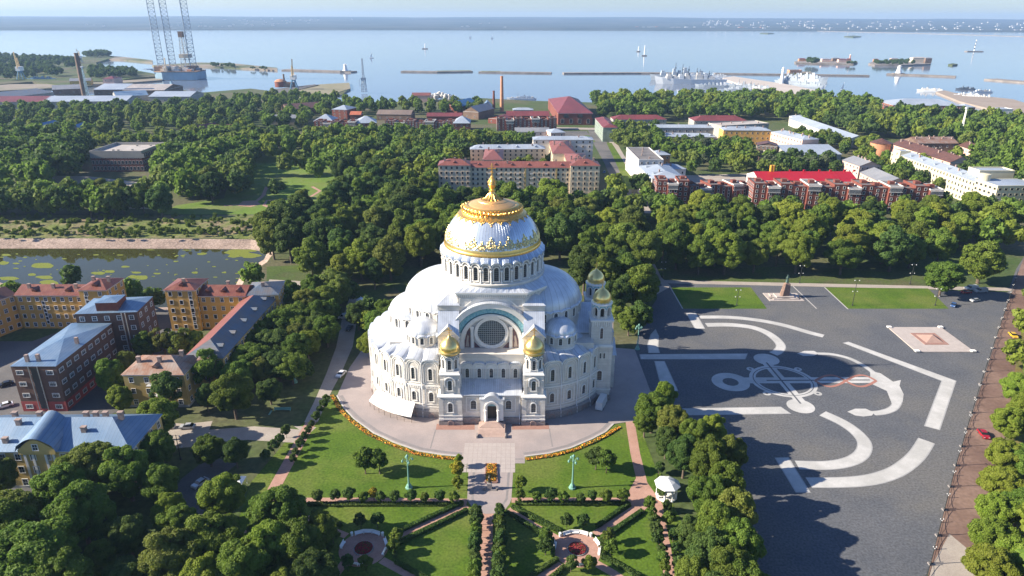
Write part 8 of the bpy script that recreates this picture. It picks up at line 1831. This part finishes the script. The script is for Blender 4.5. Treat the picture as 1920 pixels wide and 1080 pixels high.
# far shore: a wide wooded rise with towns and a container port
m_farland = mat_ground('far_forest', (.014, .026, .022), (.026, .040, .030), .004, (.06, .065, .055), .0012)
rows = []; r = np.random.RandomState(4)
def fh(x, t): return (sin(x*.00031+1)*.5+sin(x*.00083)*.3+sin(x*.0021+2)*.2)
for i in range(111):
    x = -22000+400*i; y0 = 7300+250*sin(x*.0004+1)+(-500 if x < -1500 else 0)*min(1, (-1500-x)/2500 if x < -1500 else 0); row = [(x, y0, SEAZ-.5), (x, y0+25, 4)]
    for j, (dy, z) in enumerate(((300, 14), (1200, 22), (2200, 38), (3200, 62), (4400, 96), (5800, 128), (7400, 150), (9500, 120))): row.append((x, y0+dy, z*.84*(1+.16*fh(x, 0)*(j/7))+r.uniform(-2, 2)))
    rows.append(row)
o = MB().grid(rows).build('hills', m_farland, smooth=True, fix=False); o['kind'] = 'structure'
# towns: pale blocks scattered on the slope
tm = MB(); r = random.Random(77)
def hz(y, x):
    y0 = 7300+250*sin(x*.0004+1); t = y-y0; pts = [(0, 4), (300, 14), (1200, 22), (2200, 38), (3200, 62), (4400, 96), (5800, 128)]
    for (a, za), (b, zb) in zip(pts, pts[1:]):
        if a <= t <= b: return za+(zb-za)*(t-a)/(b-a)
    return 4
for cx, n, w in ((-3900, 30, 900), (-3000, 26, 500), (3600, 60, 1200), (5000, 60, 1600), (6500, 30, 1200), (-400, 6, 300)):
    for i in range(n):
        x = cx+r.gauss(0, w*.5); y = 7600+r.uniform(0, 3800); z = hz(y, x); s = r.uniform(12, 34); tm.cbox(x, y, z-4, s, 20, r.uniform(8, 15))
o = tm.build('town_buildings', mat('town_white', (.5, .48, .45), .8)); props(o, 'pale blocks of distant towns on the wooded far shore', 'town', kind='stuff')
p, k = PS(1310, 55); PT = empty('container_port', 'white container port with sheds along the far shore', 'port', (p.x, p.y, SEAZ)); r = random.Random(5)
MB().cbox(0, 60, -1, 252*k, 220, 4).build('quay', m_quay, PT)
for i in range(34): MB().cbox(r.uniform(-118, 118)*k, r.uniform(0, 120), 3, r.uniform(20, 60), 30, r.uniform(8, 26)).build('port_shed', r.choice([w_white, m_white, w_white, w_orange]), PT)
for u, lab in ((1327, 'white port crane, left one of three with raised booms'), (1342, 'white port crane, middle one of three with raised booms'), (1360, 'white port crane, right one of three with raised booms')):
    p, k = PS(u, 53.5); c_ = empty('port_crane', lab, 'port crane', (p.x, p.y, 0), 0, 'white gantry cranes of the far port')
    for x in (-10, 10): MB().tube([(x, 0, 0), (x, 0, 45)], 2.2, 4).build('leg', m_white, c_)
    MB().box(-20, -3, 42, 14, 3, 50).build('girder', m_white, c_); MB().tube([(8, 0, 48), (24, 0, 98)], 2.4, 4).build('boom', m_white, c_); MB().tube([(-4, 0, 50), (6, 0, 72), (20, 0, 90)], 1.2, 4).build('stay', m_white, c_)
for u in (1385, 1412):
    p, k = PS(u, 53.5); c_ = empty('port_crane', 'white port crane at %s end of the terminal' % ('the low triangular' if u < 1400 else 'the tall pointed'), 'port crane', (p.x, p.y, 0)); MB().tube([(-30, 0, 8), (0, 0, 50), (30, 0, 8)], 2, 4).build('frame', m_white, c_); MB().tube([(0, 0, 0), (0, 0, 75 if u > 1400 else 52)], 2, 4).build('leg', m_white, c_)

# air
hb = MB().box(-24500, -400, -4.5, 24500, 17500, 232); o = hb.build('haze', None); o['kind'] = 'stuff'
hm = bpy.data.materials.new('haze'); hm.use_nodes = True; t = hm.node_tree; t.nodes.clear(); pv = t.nodes.new('ShaderNodeVolumePrincipled'); pv.inputs['Color'].default_value = (.44, .66, 1.0, 1); pv.inputs['Density'].default_value = 0.000068; pv.inputs['Anisotropy'].default_value = 0.1
ou = t.nodes.new('ShaderNodeOutputMaterial'); t.links.new(pv.outputs[0], ou.inputs['Volume']); o.data.materials.append(hm)
